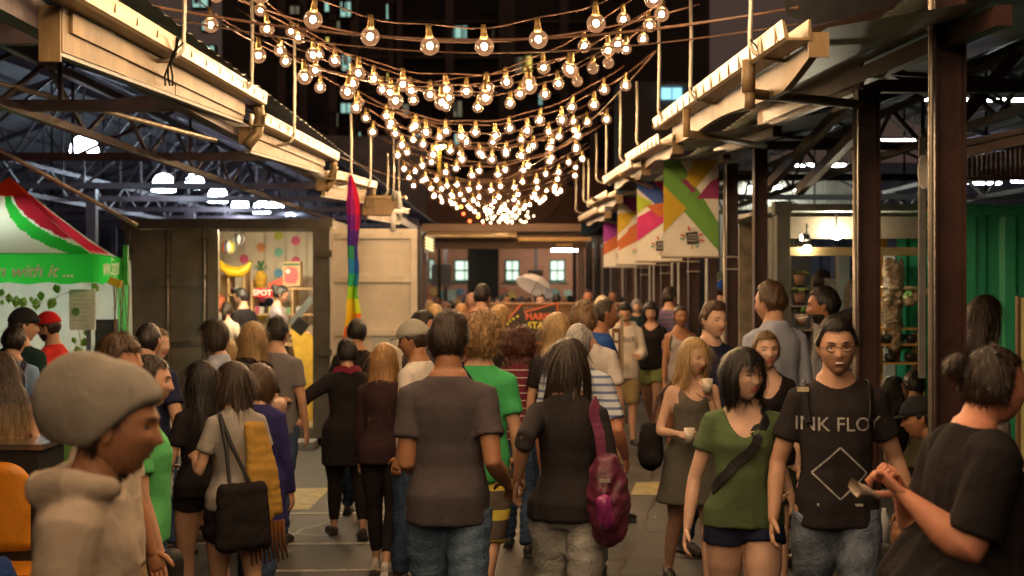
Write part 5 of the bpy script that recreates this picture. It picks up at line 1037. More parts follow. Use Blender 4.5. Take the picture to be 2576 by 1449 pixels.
# ------------------------------------------------------------------ left container shop
CD = FPX / 210; bx = lambda px: (px - CX) / 210; bz = lambda py: EYE - (py - YH) / 210
ct = thing('shipping_container', 'dark olive shipping container shop, one door shut, a lit doorway with toys', 'container', (bx(315), CD, .10)); O = ct.location
OL = mat('olive_container', (.125, .105, .070), .5, var=.3, scale=2.5, bump=.12, dirt=(.08, .065, .045)); DOL = mat('dark_container_frame', (.07, .062, .05), .5, var=.3, bump=.1)
def cb_(name, px0, py0, px1, py1, d0, d1, m, parent=ct, **k):
    return MB().bb((bx(px0) - O.x, d0, bz(py1) - O.z), (bx(px1) - O.x, d1, bz(py0) - O.z)).obj(name, m, parent, **k)
W_ = bx(828) - bx(315); H_ = bz(550) - .10
cb_('header', 315, 550, 828, 576, 0, .12, DOL); cb_('sill', 315, 1076, 828, 1102, 0, .16, DOL); cb_('corner_post', 787, 576, 828, 1076, 0, .12, DOL); cb_('corner_post', 315, 576, 326, 1076, 0, .12, DOL)
for px in (322, 818):
    MB().bb((bx(px) - O.x - .09, -.012, H_ - .13), (bx(px) - O.x + .09, .16, H_ + .004)).obj('corner_casting', DOL, ct)
d = cb_('closed_door', 327, 577, 548, 1075, .02, .07, OL)
for a, b_, y0, y1 in ((335, 416, 590, 718), (430, 508, 590, 718), (335, 416, 748, 866), (430, 508, 748, 866), (335, 416, 892, 1060), (430, 508, 892, 1060), (522, 542, 590, 1060)): MB().bb((bx(a) - O.x, .006, bz(y1) - O.z), (bx(b_) - O.x, .019, bz(y0) - O.z)).obj('door_panel', OL, d)
for y0, y1 in ((720, 726), (868, 873)): MB().bb((bx(345) - O.x, .010, bz(y1) - O.z), (bx(520) - O.x, .0195, bz(y0) - O.z)).obj('recess_shade_strip', DOL, d)  # dark strips colour in the shade of the door's recesses
for px in (423, 515):
    ro = MB().tube([(bx(px) - O.x, -.02, .06), (bx(px) - O.x, -.02, H_ - .12)], .017, 10).obj('locking_rod', mat('rod_steel', (.17, .15, .12), .4, .3), d, True)
    for z in (.2, .7, 1.3, 1.9, 2.35): MB().bb((bx(px) - O.x - .035, -.035, z), (bx(px) - O.x + .035, .018, z + .05)).obj('bracket', DOL, ro)
    MB().bar((bx(px) - O.x, -.05, 1.15), (bx(px) - O.x + .3, -.05, 1.18), .02, .03).obj('handle', OL, ro)
for z in (.25, .8, 1.5, 2.2): MB().bb((.01, -.02, z), (.10, .018, z + .09)).obj('hinge', DOL, d)

# side walls, roof, floor
MB().bb((0, .125, 0), (.04, 6, H_)).obj('side_wall', OL, ct); MB().bb((W_ - .04, .125, 0), (W_, 6, H_)).obj('side_wall', OL, ct); MB().bb((.041, .125, H_ - .05), (W_ - .041, 6, H_ - .004)).obj('roof', DOL, ct); MB().bb((.041, .165, .0), (W_ - .041, 6, .12)).obj('floor', mat('ply_floor', (.3, .2, .11), .5), ct)
INW = mat('shop_wall', (.74, .66, .54), .6, var=.06, scale=2, bump=.03)
ID = 2.7; ip = FPX / (CD + ID); ix = lambda px: (px - CX) / ip - O.x; iz = lambda py: EYE - (py - YH) / ip - O.z
corr('back_wall', .05, W_ - .05, ID, .12, H_ - .06, INW, ct, pitch=.28, dep=.035)
MB().bb((.045, .2, .12), (.06, ID, H_ - .06)).obj('inner_lining', INW, ct)
MB().bb((W_ - .06, .2, .12), (W_ - .045, ID, H_ - .06)).obj('inner_lining', INW, ct)
r = thing('ceiling_light', 'warm ceiling strip light inside the container shop', 'light', (O.x + 1.6, CD + .30, O.z + H_ - .09)); MB().bb((-.5, -.05, .0), (.5, .05, .02)).obj('housing', WHITE, r); MB().bb((-.45, -.04, -.02), (.45, .04, -.002)).obj('tube', emit('shop_tube', (1, .80, .50), 150), r)
SP = [('orange', (.75, .30, .12)), ('lime', (.55, .6, .1)), ('pink', (.72, .12, .25)), ('mint', (.25, .6, .5)), ('sky', (.15, .45, .75)), ('yellow', (.8, .7, .08)), ('navy', (.03, .04, .1))]
for i, (px, py, c) in enumerate(((735, 696, 0), (784, 663, 1), (832, 677, 2), (784, 710, 3), (687, 728, 2), (784, 768, 4), (832, 734, 2), (832, 830, 5), (735, 838, 2), (735, 860, 6), (757, 850, 6), (735, 888, 5))):
    px = 600 + (px - 600) * 1.0; px, py = px * .8944, (py * .8944)
    o = MB().lathe((0, 0, 0), [(.001, -.003), (.062, -.003), (.062, .003), (.001, .003)], 24).obj('spot_sticker', mat('spot_' + SP[c][0], SP[c][1], .6, bump=0), ct); o.location = (ix(px), ID - .012, iz(py)); o.rotation_euler = (R(90), 0, 0)
def local(px, py, dd): q = FPX / (CD + dd); return Vector(((px - CX) / q, CD + dd, EYE - (py - YH) / q))
# hanging balls
for i, (px, py, r_, cs_) in enumerate(((600, 601, .082, [(.05, .05, .09), (.7, .7, .68)]), (575, 622, .095, [(.7, .5, .02), (.65, .12, .02), (.1, .12, .2), (.6, .6, .55), (.75, .6, .05), (.25, .35, .4)]))):
    q = local(px, py, 1.4); t_ = thing('beach_ball', ('navy and white striped ball hanging high in the shop doorway', 'rainbow striped ball hanging at the left of the shop doorway')[i], 'ball', tuple(q)); g = MB(); g.ball((0, 0, 0), r_, 24); n = len(cs_) if i else 2; g.m = [int(((k % 24) // 2) % n) for k in range(len(g.f))]; g.obj('ball', [mat('ball_%d_%d' % (i, k), c, .35, bump=0) for k, c in enumerate(cs_)], t_, True); MB().tube([(0, 0, r_), (0, 0, r_ + .25)], .003, 5).obj('string', WHITE, t_)
q = local(592, 672, 1.6); bn = thing('inflatable_banana', 'big yellow inflatable banana above the shelf in the shop', 'inflatable', tuple(q)); g = MB(); P, Q = densify([(-.20, 0, .09), (-.16, 0, -.0), (-.06, 0, -.06), (.06, 0, -.065), (.14, 0, -.02), (.20, 0, .06)], [.015, .055, .072, .072, .055, .016], 4); g.tube(P, Q, 10); g.obj('skin', mat('banana_yellow', (.78, .50, .02), .35, var=.12), bn, True); MB().tube([(.195, 0, .055), (.215, 0, .09)], .014, 8).obj('tip', mat('tip_green', (.25, .25, .03), .5), bn)
q = local(656, 700, 1.9); pa = thing('toy_pineapple', 'toy pineapple with green spiky crown on the shop shelf', 'toy', tuple(q)); MB().ball((0, 0, -.02), (.085, .085, .13), 16).obj('fruit', mat('pineapple_skin', (.62, .38, .04), .5, var=.6, scale=26, bump=.8), pa, True)
g = MB()
for k in range(16): a = k * 2.4; e_ = .4 + (k % 4) * .35; g.bar((0, 0, .1), (math.cos(a) * .09 * (1.5 - e_ * .6), math.sin(a) * .06, .1 + .09 * e_), .022, .006)
g.obj('leaves', mat('toy_leaf', (.04, .14, .05), .5), pa)
q = local(694, 712, 1.9); wm = thing('toy_watermelon', 'red watermelon slice cushion on the shop shelf beside the pineapple', 'toy', tuple(q)); MB().prism([(-.12, -.02), (.13, .10), (.13, -.08), (-.02, -.1)], -.03, .03).obj('flesh', mat('melon_red', (.72, .10, .06), .5), wm); MB().prism([(-.13, -.01), (-.12, -.02), (-.02, -.1), (.0, -.115), (-.07, -.115), (-.115, -.07)], -.034, .034).obj('rind', mat('melon_green', (.03, .12, .04), .5), wm)
q = local(738, 690, 1.8); bg_ = thing('printed_box', 'tan cardboard box printed with a red rucksack, green band on top', 'box', tuple(q)); TAN = mat('tan_card', (.58, .38, .20), .7); MB().bb((-.13, -.06, -.155), (.10, .16, .17)).obj('carton', TAN, bg_); MB().bb((-.13, -.064, .115), (.10, -.061, .145)).obj('band', mat('toy_leaf', 0), bg_)
g = MB(); g.prism([(-.11, -.1), (-.1, .06), (-.07, .1), (.05, .08), (.07, .04), (.07, -.06), (.04, -.12), (-.06, -.12)], -.065, -.061); g.obj('rucksack_print', mat('coral_print', (.68, .10, .12), .6, bump=0), bg_); o = MB().lathe((0, 0, 0), [(.001, 0), (.032, 0), (.032, .003), (.001, .003)], 18).obj('badge_print', WHITE, bg_); o.location = (-.06, -.066, .04); o.rotation_euler = (R(90), 0, 0)
q = local(672, 736, 1.7); ss = thing('shop_sign', 'small red SPOTTY sign with white letters on the shelf edge', 'sign', tuple(q)); MB().bb((-.16, 0, -.06), (.17, .015, .06)).obj('panel', mat('sign_red', (.62, .02, .02), .4), ss); g = MB(); text_mb(g, 'SPOTTY', .105, (-.0, -.003, -.006), (1, 0, 0), (0, 0, 1), bold=.004); g.obj('lettering', WHITE, ss, kind='stuff')
# shelves
sh = thing('shop_shelves', 'pale wooden shelf unit against the spotted wall of the shop', 'shelves', (O.x, CD, O.z))
def sb(px0, py0, px1, py1, d0, d1, m=WOOD, nm='shelf', par=None):
    a = local(px0, py1, d0) - sh.location; b2 = local(px1, py0, d0) - sh.location; return MB().bb((a.x, a.y, a.z), (b2.x, a.y + (d1 - d0), b2.z)).obj(nm, m, par or sh)
sb(632, 724, 790, 729, 1.75, 2.2); sb(630, 706, 636, 1000, 1.75, 2.2, nm='upright'); sb(733, 729, 738, 1000, 1.75, 2.2, nm='upright'); sb(632, 790, 790, 794, 1.76, 2.2); sb(632, 850, 790, 854, 1.76, 2.2); sb(572, 676, 616, 682, 1.6, 2.0); sb(572, 682, 576, 1000, 1.6, 2.0, nm='upright'); sb(612, 682, 616, 1000, 1.6, 2.0, nm='upright'); sb(572, 740, 616, 744, 1.6, 2.0); sb(555, 692, 572, 1000, 1.9, 2.1, nm='side_panel')
pc_ = [(.55, .2, .1), (.1, .25, .4), (.6, .5, .2), (.5, .5, .48), (.15, .3, .15), (.5, .1, .2), (.65, .6, .5)]
for k in range(26):
    row = k % 3; px = 640 + (k * 37) % 145; yb = (790, 850, 724)[row] if row < 2 else 850; hh = rnd.uniform(.05, .13); q = local(px, yb, 1.9)
    if row == 2: q = local(580 + (k * 13) % 30, 740, 1.75)
    ci = k % 7; sz_ = ('tall', 'squat', 'small')[k % 3]
    MB().bb((q.x - .03, q.y - .04, q.z), (q.x + .03, q.y + .04, q.z + hh)).obj('boxed_goods', mat('goods_%d' % ci, pc_[ci], .5, var=.3, scale=20), label='%s %s packet %s the container shop shelves' % (sz_, ('brick red', 'blue', 'mustard', 'grey', 'green', 'crimson', 'cream')[ci], ('on the upper middle board of', 'on the lower board of', 'behind the bun haired server on')[row] if row < 2 else 'on the left bay of'), category='packet', group='packets on the container shop shelves')
q = local(752, 870, .9); co = thing('shop_counter', 'yellow sided sloping shop counter inside the container doorway', 'counter', tuple(q)); YC = mat('counter_yellow', (.60, .38, .05), .45)
MB().prism([(-.12, .28), (.22, .10), (.22, -1.0), (.1, -1.0)], 0, .03).obj('front_panel', YC, co); MB().bb((-.2, .031, .0), (.22, .7, .04)).obj('top', WOOD, co); MB().bb((.0, .1, -1.0), (.2, .6, -.03)).obj('cabinet', WOOD, co)
q = local(752, 800, .5); lg = thing('hanging_case', 'grey and black instrument case hung slanting in the shop doorway', 'case', tuple(q)); rt = Matrix.Rotation(.65, 3, 'Y')
MB().box((.03, 0, .08), (.075, .06, .42), rt).obj('body', mat('case_grey', (.18, .21, .21), .4), lg); MB().box((.02, -.03, -.10), (.17, .08, .17), rt).obj('pocket', BLACK, lg)
for k, (px, py) in enumerate(((796, 700), (815, 760))):
    q = local(px + 12, py, .05); MB().ball(tuple(q), (.04, .05, .20), 10).obj('hanging_bag', mat('brown_bag', (.22, .10, .05), .5), None, True, label='brown leather bag hung %s between container post and white door' % ('higher' if k == 0 else 'lower'), category='bag')
# open white door
dx0 = bx(832); dr = thing('container_door', 'white inner face of the container door swung wide open beside the shop', 'door', (dx0, CD - .02, .10)); WD = mat('white_door', (.55, .50, .43), .5, var=.12, scale=2, bump=.08, dirt=(.44, .40, .33)); dw = bx(1060) - dx0
MB().bb((.04, .0, .03), (dw - .045, .05, H_ - .12)).obj('panel', WD, dr); MB().bb((dw - .044, -.01, .0), (dw, .07, H_ - .10)).obj('door_edge', BLACK, dr); MB().bb((0, -.02, 0), (.039, .07, H_ - .1)).obj('door_edge', WD, dr)
for z in (.02, .62, 1.22, 1.86, H_ - .24): MB().bb((.06, -.028, z), (dw - .13, -.001, z + .075)).obj('rib', WD, dr)
MB().bb((dw - .125, -.03, .02), (dw - .05, -.001, H_ - .14)).obj('stile', WD, dr)
for x in (.12, .22, .75, .85):
    for z in (1.22 + .03, H_ - .2, .66, 1.9): o = MB().lathe((x, -.03, z + .01), [(.001, -.0), (.011, 0), (.011, .004)], 8).obj('bolt', DOL, dr)
for x, z, w__, h__ in ((.14, .85, .26, .22), (.5, .95, .28, .3), (.10, .28, .16, .28)): MB().bb((x, -.006, z), (x + w__, -.001, z + h__)).obj('paper_patch', LGREY, dr)
MB().bar((-.15, -.0, H_ - .42), (.02, -.02, H_ - .42), .05, .08).obj('hinge', DOL, dr); MB().bar((-.15, -.0, H_ - 1.6), (.02, -.02, H_ - 1.6), .05, .08).obj('hinge', DOL, dr)
MB().tube([(bx(990), CD - .05, bz(580)), (bx(990), CD - .05, bz(545)), (bx(995), CD - .05, bz(532)), (bx(1015), CD - .05, bz(535))], .03, 10).obj('drain_pipe_stub', WHITE, None, True, label='short white hooked drain pipe above the open container door', category='pipe')
tk = thing('water_tank', 'cream gutter box and pipe above the open white container door', 'gutter box', tuple(W(985, 520, 175))); MB().bb((-.42, 0, -.12), (.10, .3, .12)).obj('box', CREAM, tk); MB().bb((-.45, -.02, .121), (.2, .3, .16)).obj('lid', CREAM2, tk); MB().tube([(.02, .02, .1), (.05, -.06, .2), (.1, -.06, .2), (.12, -.02, .05), (.12, -.02, -.2)], .035, 10).obj('pipe', LGREY, tk, True)
# step
MB().bb((bx(560), CD - .45, 0), (bx(800), CD - .02, .09)).obj('door_step', GREY, label='low grey step in front of the lit container doorway', category='step')

# ------------------------------------------------------------------ gazebo stall
def g2(px, py, ppm): return W(px, py, ppm)
C1 = g2(233, 640, 270); C2 = g2(303, 640, 232); side = C2 - C1; side.z = 0; perp = Vector((-side.y, side.x, 0)).normalized() * 1.9; C0 = C1 + perp; C3 = C2 + perp
zt = C1.z; zb = zt - .27; AP = (C1 + C2 + C0 + C3) / 4; AP.z = EYE + (712 - 445) / 252
gz = thing('gazebo_tent', 'pop up gazebo with green, white and red splashed roof glowing from inside', 'tent', (AP.x, AP.y, 0)); gl_ = gz.location
TG, TWh, TR, TO = thin('tent_green', (.03, .48, .05), .55), thin('tent_white', (.80, .85, .72), .5), thin('tent_red', (.60, .03, .06), .35), thin('tent_orange', (.75, .06, .01), .5)
for k in range(4):
    A_, B_ = [(C0, C1), (C1, C2), (C2, C3), (C3, C0)][k]; g = MB(); n = 64; vs = []
    for i in range(n + 1):
        for j in range(n + 1):
            u = i / n; v = j / n; base_ = A_.lerp(B_, u); p = base_.lerp(AP, v); sag = -.16 * v * (1 - v) * 4 * .45; p = Vector((p.x, p.y, zt + (AP.z - zt) * (v ** 1.15) + sag * .5 * math.sin(math.pi * u) - .0)); vs.append(p - gl_)
    g.add(vs, [(i * (n + 1) + j, (i + 1) * (n + 1) + j, (i + 1) * (n + 1) + j + 1, i * (n + 1) + j + 1) for i in range(n) for j in range(n)])
    ms = []
    for i in range(n):
        for j in range(n):
            u, v = (i + .5) / n, (j + .5) / n; wv = .06 * math.sin(u * 23 + v * 9) + .03 * math.sin(u * 51 - v * 20)
            q_ = v - (1 - u) * 1.9 + .03 + wv * .35
            if k == 0: c = 3 if v > .80 else 1 if q_ < -.13 else 0 if q_ < .13 else 1 if q_ < .24 + wv else 2
            else: c = 3 if v > .80 else (1 if (v < .07 + wv * .6 and u > .2) or (u < .09 + wv * .6 and v < .7) or u > .95 + wv * .3 else 2)
            ms.append(c)
    g.m = ms; g.obj('roof_panel', [TG, TWh, TR, TO], gz, True)
for A_, B_, nm in ((C0, C1, 'a'), (C1, C2, 'b')):
    g = MB(); n = 20; vs = []
    for i in range(n + 1):
        for z, o_ in ((zt + .01, 0), (zt - .14, .012), (zb + .012 * math.sin(i * 1.7), .02)): p = A_.lerp(B_, i / n); nrm = (B_ - A_).normalized().cross(Vector((0, 0, 1))); vs.append(Vector((p.x, p.y, z)) + nrm * (o_ * math.sin(i * .9)) - gl_)
    g.add(vs, [(i * 3 + j, i * 3 + 3 + j, i * 3 + 4 + j, i * 3 + 1 + j) for i in range(n) for j in (0, 1)]); g.obj('valance', TG, gz, True)
dirn = (C1 - C0).normalized(); g = MB(); text_mb(g, 'Run with it ...', .16, C1 - dirn * .60 + Vector((0, 0, -.16)) + dirn.cross(Vector((0, 0, 1))) * .03 - gl_, dirn, (0, 0, 1), font_shear=.3, bold=.003); g.obj('lettering', mat('white_print', (.88, .88, .84), .5, bump=0), gz, kind='stuff')
dir2 = (C2 - C1).normalized(); g = MB(); text_mb(g, 'www.Saigon', .26, C1.lerp(C2, .52) + Vector((0, 0, -.13)) + dir2.cross(Vector((0, 0, 1))) * .03 - gl_, dir2, (0, 0, 1), font_shear=.2, bold=.002); g.obj('lettering', WHITE, gz, kind='stuff')
for A_ in (C2, C3): MB().bb((A_.x - .025 - gl_.x, A_.y - .025 - gl_.y, 0), (A_.x + .025 - gl_.x, A_.y + .025 - gl_.y, zt)).obj('leg', mat('green_leg', (.05, .35, .06), .5) if A_ is C2 else WHITE, gz)
MB().bar(C2 + Vector((.06, -.0, -2.2 + .0)) - gl_, C2 + Vector((.06, 0, .1)) - gl_, .05, .05).obj('green_edge_strip', mat('green_leg', 0), gz)
tlm = thing('tent_lamp', 'bright work lamp hanging inside the gazebo', 'light', (AP.x, AP.y, zt + .15)); MB().bb((-.35, -.05, 0), (.35, .05, .04)).obj('housing', WHITE, tlm); MB().bb((-.33, -.04, -.03), (.33, .04, -.002)).obj('tube', emit('tent_tube', (.95, 1, .85), 70), tlm)
# rear sheet of the stall
g = MB(); Bk = [W(-120, 715, 238), W(300, 715, 232)]; n = 22; vs = []
for i in range(n + 1):
    for j in range(9): p = Bk[0].lerp(Bk[1], i / n); vs.append((p.x, p.y + .5 + .04 * math.sin(i * 1.1 + j * .7), 2.2 - j * .27))
g.add(vs, [(i * 9 + j, i * 9 + 9 + j, i * 9 + 10 + j, i * 9 + 1 + j) for i in range(n) for j in range(8)]); g.obj('rear_sheet', mat('grey_sheet', (.50, .53, .46), .7, var=.1, scale=2), label='pale grey creased sheet closing the back of the gazebo stall', category='sheet').data.polygons.foreach_set('use_smooth', [True] * 176)
# leaf garland
gar = thing('ivy_garland', 'artificial green ivy garland strung under the gazebo edge', 'garland', tuple(W(100, 765, 262))); LV = mat('fresh_leaf', (.22, .42, .05), .5, var=.3); pts = [W(px, py, 262) - gar.location for px, py in ((-10, 745), (30, 752), (60, 760), (90, 768), (130, 752), (165, 738), (195, 728))]; MB().tube(pts, .004, 5).obj('vine', WHITE, gar)
def leaf(root, p, s_, a, m=LV): 
    g = MB(); c = Vector(p); vs = [Vector((0, 0, .5)), Vector((.38, .06, .12)), Vector((.3, .1, -.25)), Vector((0, .05, -.55)), Vector((-.3, .1, -.25)), Vector((-.38, .06, .12)), Vector((0, -.04, 0))]; mr_ = Matrix.Rotation(a, 3, 'Y'); g.add([c + mr_ @ v * s_ for v in vs], [(0, 1, 6), (1, 2, 6), (2, 3, 6), (3, 4, 6), (4, 5, 6), (5, 0, 6)]); return g.obj('leaf', m, root)
for px, py, s_ in ((4, 736, .08), (22, 750, .1), (40, 758, .12), (58, 760, .11), (90, 764, .12), (102, 744, .10), (130, 762, .13), (142, 726, .10), (78, 752, .06), (5, 760, .06)): leaf(gar, W(px, py, 261) - gar.location, s_, rnd.uniform(-.6, .6))
gp_ = thing('ivy_on_post', 'ivy leaves climbing the slim sign post in the gazebo stall', 'ivy', tuple(W(200, 860, 262)))
MB().tube([(-.02, .02, -.5), (.03, 0, -.1), (-.02, 0, .2), (.02, .0, .45)], .004, 5).obj('vine', LV, gp_)
for px, py, s_ in ((228, 700, .1), (238, 722, .1), (214, 860, .11), (195, 882, .1), (218, 838, .08), (186, 856, .07), (180, 935, .14), (200, 920, .12), (222, 915, .10), (190, 900, .08), (212, 700, .10), (176, 950, .1), (188, 945, .14)): leaf(gp_, W(px, py, 261) - gp_.location, s_, rnd.uniform(-1, 1))
r, w_, h_ = board(175, 728, 240, 830, 262, 'white printed price board on a slim post in the gazebo stall', 'sign', mat('pale_board', (.62, .66, .66), .5), name='price_board')
g = MB()
for k in range(7): g.bb((-w_ * .36, -.018, h_ * (.33 - k * .1)), (w_ * (.38 if k % 2 else .2), -.0155, h_ * (.35 - k * .1)))
g.obj('print', LT, r, kind='stuff'); g = MB(); g.lathe((0, 0, 0), [(.001, 0), (.04, 0), (.04, .002), (.001, .002)], 14); o = g.obj('print', mat('green_print', (.12, .3, .12), .6), r); o.location = (-.06, -.016, -.02); o.rotation_euler = (R(90), 0, 0)
MB().bb((.03, .02, -1.6), (.07, .05, 0)).obj('post', mat('blue_grey_post', (.12, .15, .22), .4), r)
q = W(262, 860, 255); spk = thing('loudspeaker', 'black loudspeaker standing in the gazebo stall by the cables', 'loudspeaker', tuple(q)); MB().bb((-.09, 0, -.22), (.09, .2, .22)).obj('cabinet', BLACK, spk); MB().bb((-.07, -.012, -.2), (.07, -.001, .2)).obj('grille', mat('grille', (.03, .03, .035), .5), spk); MB().bb((-.1, .0, -1.2), (.1, .22, -.225)).obj('stand', BLACK, spk)
g = MB()
for k in range(8): x = 292 + k * 5 - 8; pts = [W(x + 6 * math.sin(k * 2 + t * 3), 715 + t * 200, 262 - k) for t in np.linspace(0, 1, 8)]; g.tube(pts, .0055, 5)
g.obj('hanging_cables', mat('mixed_cable', (.16, .13, .07), .5, var=.8, scale=30), label='tangle of power cables hanging beside the green tent leg', category='cables')
MB().box(tuple(W(324 * .8944 + 0, 710, 262)), (.12, .06, .07), Matrix.Rotation(.4, 3, 'Y')).obj('power_board', mat('yellow_plastic', (.6, .42, .03), .4), label='yellow power board tied under the tent corner', category='power board')
# stall counters
q = W(150, 930, 300); kc = thing('stall_counter', 'dark topped stall counter with green and white front panel', 'counter', (q.x, q.y, 0)); zc = q.z
MB().bb((-2.2, -.05, zc - .04), (.55, .6, zc)).obj('top', mat('dark_top', (.05, .045, .04), .3), kc); MB().bb((-2.2, 0, .02), (.5, .03, zc - .041)).obj('front_panel', mat('panel_green', (.18, .42, .10), .5), kc); MB().bb((-2.2, -.012, zc - .62), (.5, -.001, zc - .25)).obj('white_band', mat('pale_board', 0), kc); g = MB(); text_mb(g, 'KI', .30, (.0, -.016, zc - .42), (1, 0, 0), (0, 0, 1), bold=.008); g.obj('lettering', WHITE, kc, kind='stuff')
q = W(40, 1118, 480); fc = thing('front_counter', 'black counter with shiny metal edge at the lower left', 'counter', (q.x, q.y, 0)); zc = q.z; MB().bb((-1, 0, zc - .03), (.14, .5, zc)).obj('steel_top', mat('brushed_edge', (.45, .36, .28), .25, .9), fc); MB().bb((-1, .02, 0), (.11, .45, zc - .031)).obj('box', BLACK, fc)
q = W(2, 1240, 500); oc = thing('orange_seat', 'orange moulded chair back at the lower left edge', 'chair', (q.x, q.y, 0))
g = MB(); vs = []; n = 14
for i in range(n + 1):
    for j in range(9): a = -1.1 + 2.2 * i / n; v = j / 8; vs.append((.16 * math.sin(a), .05 - .06 * math.cos(a), 0.60 + (.45 - .07 * abs(a) ** 2.2) * v))
g.add(vs, [(i * 9 + j, i * 9 + 9 + j, i * 9 + 10 + j, i * 9 + 1 + j) for i in range(n) for j in range(8)]); o = g.obj('backrest', mat('orange_plastic', (.62, .22, .01), .4), oc, True); md = o.modifiers.new('t', 'SOLIDIFY'); md.thickness = .012
MB().bb((-.16, -.05, .46), (.16, .34, .49)).obj('seat', mat('orange_plastic', 0), oc)
for x in (-.14, .14):
    for y in (-.02, .3): MB().tube([(x, y, 0), (x, y, .46)], .012, 8).obj('leg', GALV, oc)
q = W(-25, 1390, 540); bc = thing('blue_cloth_bag', 'dark blue cloth bag at the bottom left corner', 'bag', (q.x, q.y, 0)); lump('body', [([(-.05, 0, .12), (0, 0, .35), (.02, 0, .58)], [.12, .13, .10])], cloth('blue_bag', (.02, .05, .18)), bc, .014, 3, .012, 4)

# ------------------------------------------------------------------ market stalls kiosk and sign
kp = 165; q = W(1390, 860, kp); kk = thing('timber_kiosk', 'brown timber kiosk wall behind the crowd at the lane centre', 'kiosk', (q.x, q.y, 0)); kx = lambda px: (px - CX) / kp - kk.location.x; kz = lambda py: EYE - (py - YH) / kp
KW = mat('kiosk_ply', (.17, .085, .04), .6, var=.3, scale=3)
for i in range(7): a = 1172 + (1568 - 1172) * i / 7; b2 = 1172 + (1568 - 1172) * (i + 1) / 7 - 1.2; MB().bb((kx(a), 0, 0), (kx(b2), .05, kz(765))).obj('board', KW, kk)
MB().bb((kx(1168), -.03, kz(767)), (kx(1572), .5, kz(762))).obj('top_rail', mat('kiosk_rail', (.26, .14, .07), .6), kk)
q = W(1335, 812, 172); ms_ = thing('market_stalls_sign', 'black angular sign with red outline reading MARKET STALLS', 'sign', tuple(q)); mx_ = lambda px: (px - 1335) / 172; mz_ = lambda py: -(py - 812) / 172
poly = [(mx_(1262), mz_(822)), (mx_(1312), mz_(764)), (mx_(1318), mz_(786)), (mx_(1402), mz_(762)), (mx_(1402), mz_(868)), (mx_(1350), mz_(862)), (mx_(1300), mz_(850))]
MB().prism([(x * 1.02, z * 1.04) for x, z in poly], .002, .03).obj('outline', mat('neon_red_paint', (.75, .14, .05), .5), ms_); MB().prism([(x * .965, z * .955) for x, z in poly], -.02, .0).obj('panel', mat('sign_black', (.018, .012, .012), .5), ms_)
g = MB(); text_mb(g, 'MARKET', .135, (mx_(1366), -.024, mz_(797)), (1, 0, 0), (0, 0, 1), bold=.004, font_shear=-.05); g.obj('lettering', mat('neon_red_paint', 0), ms_, kind='stuff'); g = MB(); text_mb(g, 'STALLS', .135, (mx_(1364), -.024, mz_(819)), (1, 0, 0), (0, 0, 1), bold=.004); g.obj('lettering', mat('sign_yellow', (.75, .65, .04), .5), ms_, kind='stuff')
for px, py in ((1283, 808), (1291, 802), (1302, 796), (1277, 815)): MB().lathe((mx_(px), 0, mz_(py)), [(.001, 0)] * 2, 3); o = MB().lathe((0, 0, 0), [(.001, 0), (.02, 0), (.02, .004), (.001, .004)], 14).obj('sign_bulb', mat('sign_yellow', 0), ms_, True); o.location = (mx_(px), -.022, mz_(py)); o.rotation_euler = (R(90), 0, 0)
# menu board on a post by the blue T-shirt
r, w_, h_ = board(1540, 826, 1560, 905, 240, 'brown menu board with pale cards on a wooden post beside the white hoodie', 'board', KW, name='menu_board')
for k in range(3): MB().bb((-.02, -.022, .04 - k * .11), (.02, -.016, .12 - k * .11)).obj('card', WHITE, r)
MB().bb((w_ / 2 + .002, -.02, -1.4), (w_ / 2 + .035, .02, .3)).obj('post', mat('worn_post', (.3, .24, .17), .6), r); MB().bb((-w_ / 2, 0, -1.4), (w_ / 2, .04, -h_ / 2 - .002)).obj('cabinet', WOOD, r)
# umbrella
q = W(1345, 722, 130); um = thing('umbrella', 'open pale grey umbrella held over the distant crowd', 'umbrella', tuple(q)); UM = thin('umbrella_cloth', (.80, .77, .78), .35); rtm = Matrix.Rotation(.45, 3, 'Y') @ Matrix.Rotation(-.35, 3, 'X')
for k in range(8):
    a0, a1 = k * math.pi / 4, (k + 1) * math.pi / 4; vs = []
    for i in range(6):
        t = i / 5
        for j in range(4): a = a0 + (a1 - a0) * j / 3; sc_ = .40 * math.sin(t * 1.25) / math.sin(1.25) * (1 - .07 * t * math.sin(math.pi * j / 3)); vs.append(rtm @ Vector((sc_ * math.cos(a), sc_ * math.sin(a), .27 * math.cos(t * 1.45) - .05)))
    g = MB().add(vs, [(i * 4 + j, i * 4 + 4 + j, i * 4 + 5 + j, i * 4 + 1 + j) for i in range(5) for j in range(3)]); g.obj('panel', UM, um, True)
MB().tube([rtm @ Vector((0, 0, .30)), rtm @ Vector((0, 0, -.55))], .008, 6).obj('shaft', BLACK, um)

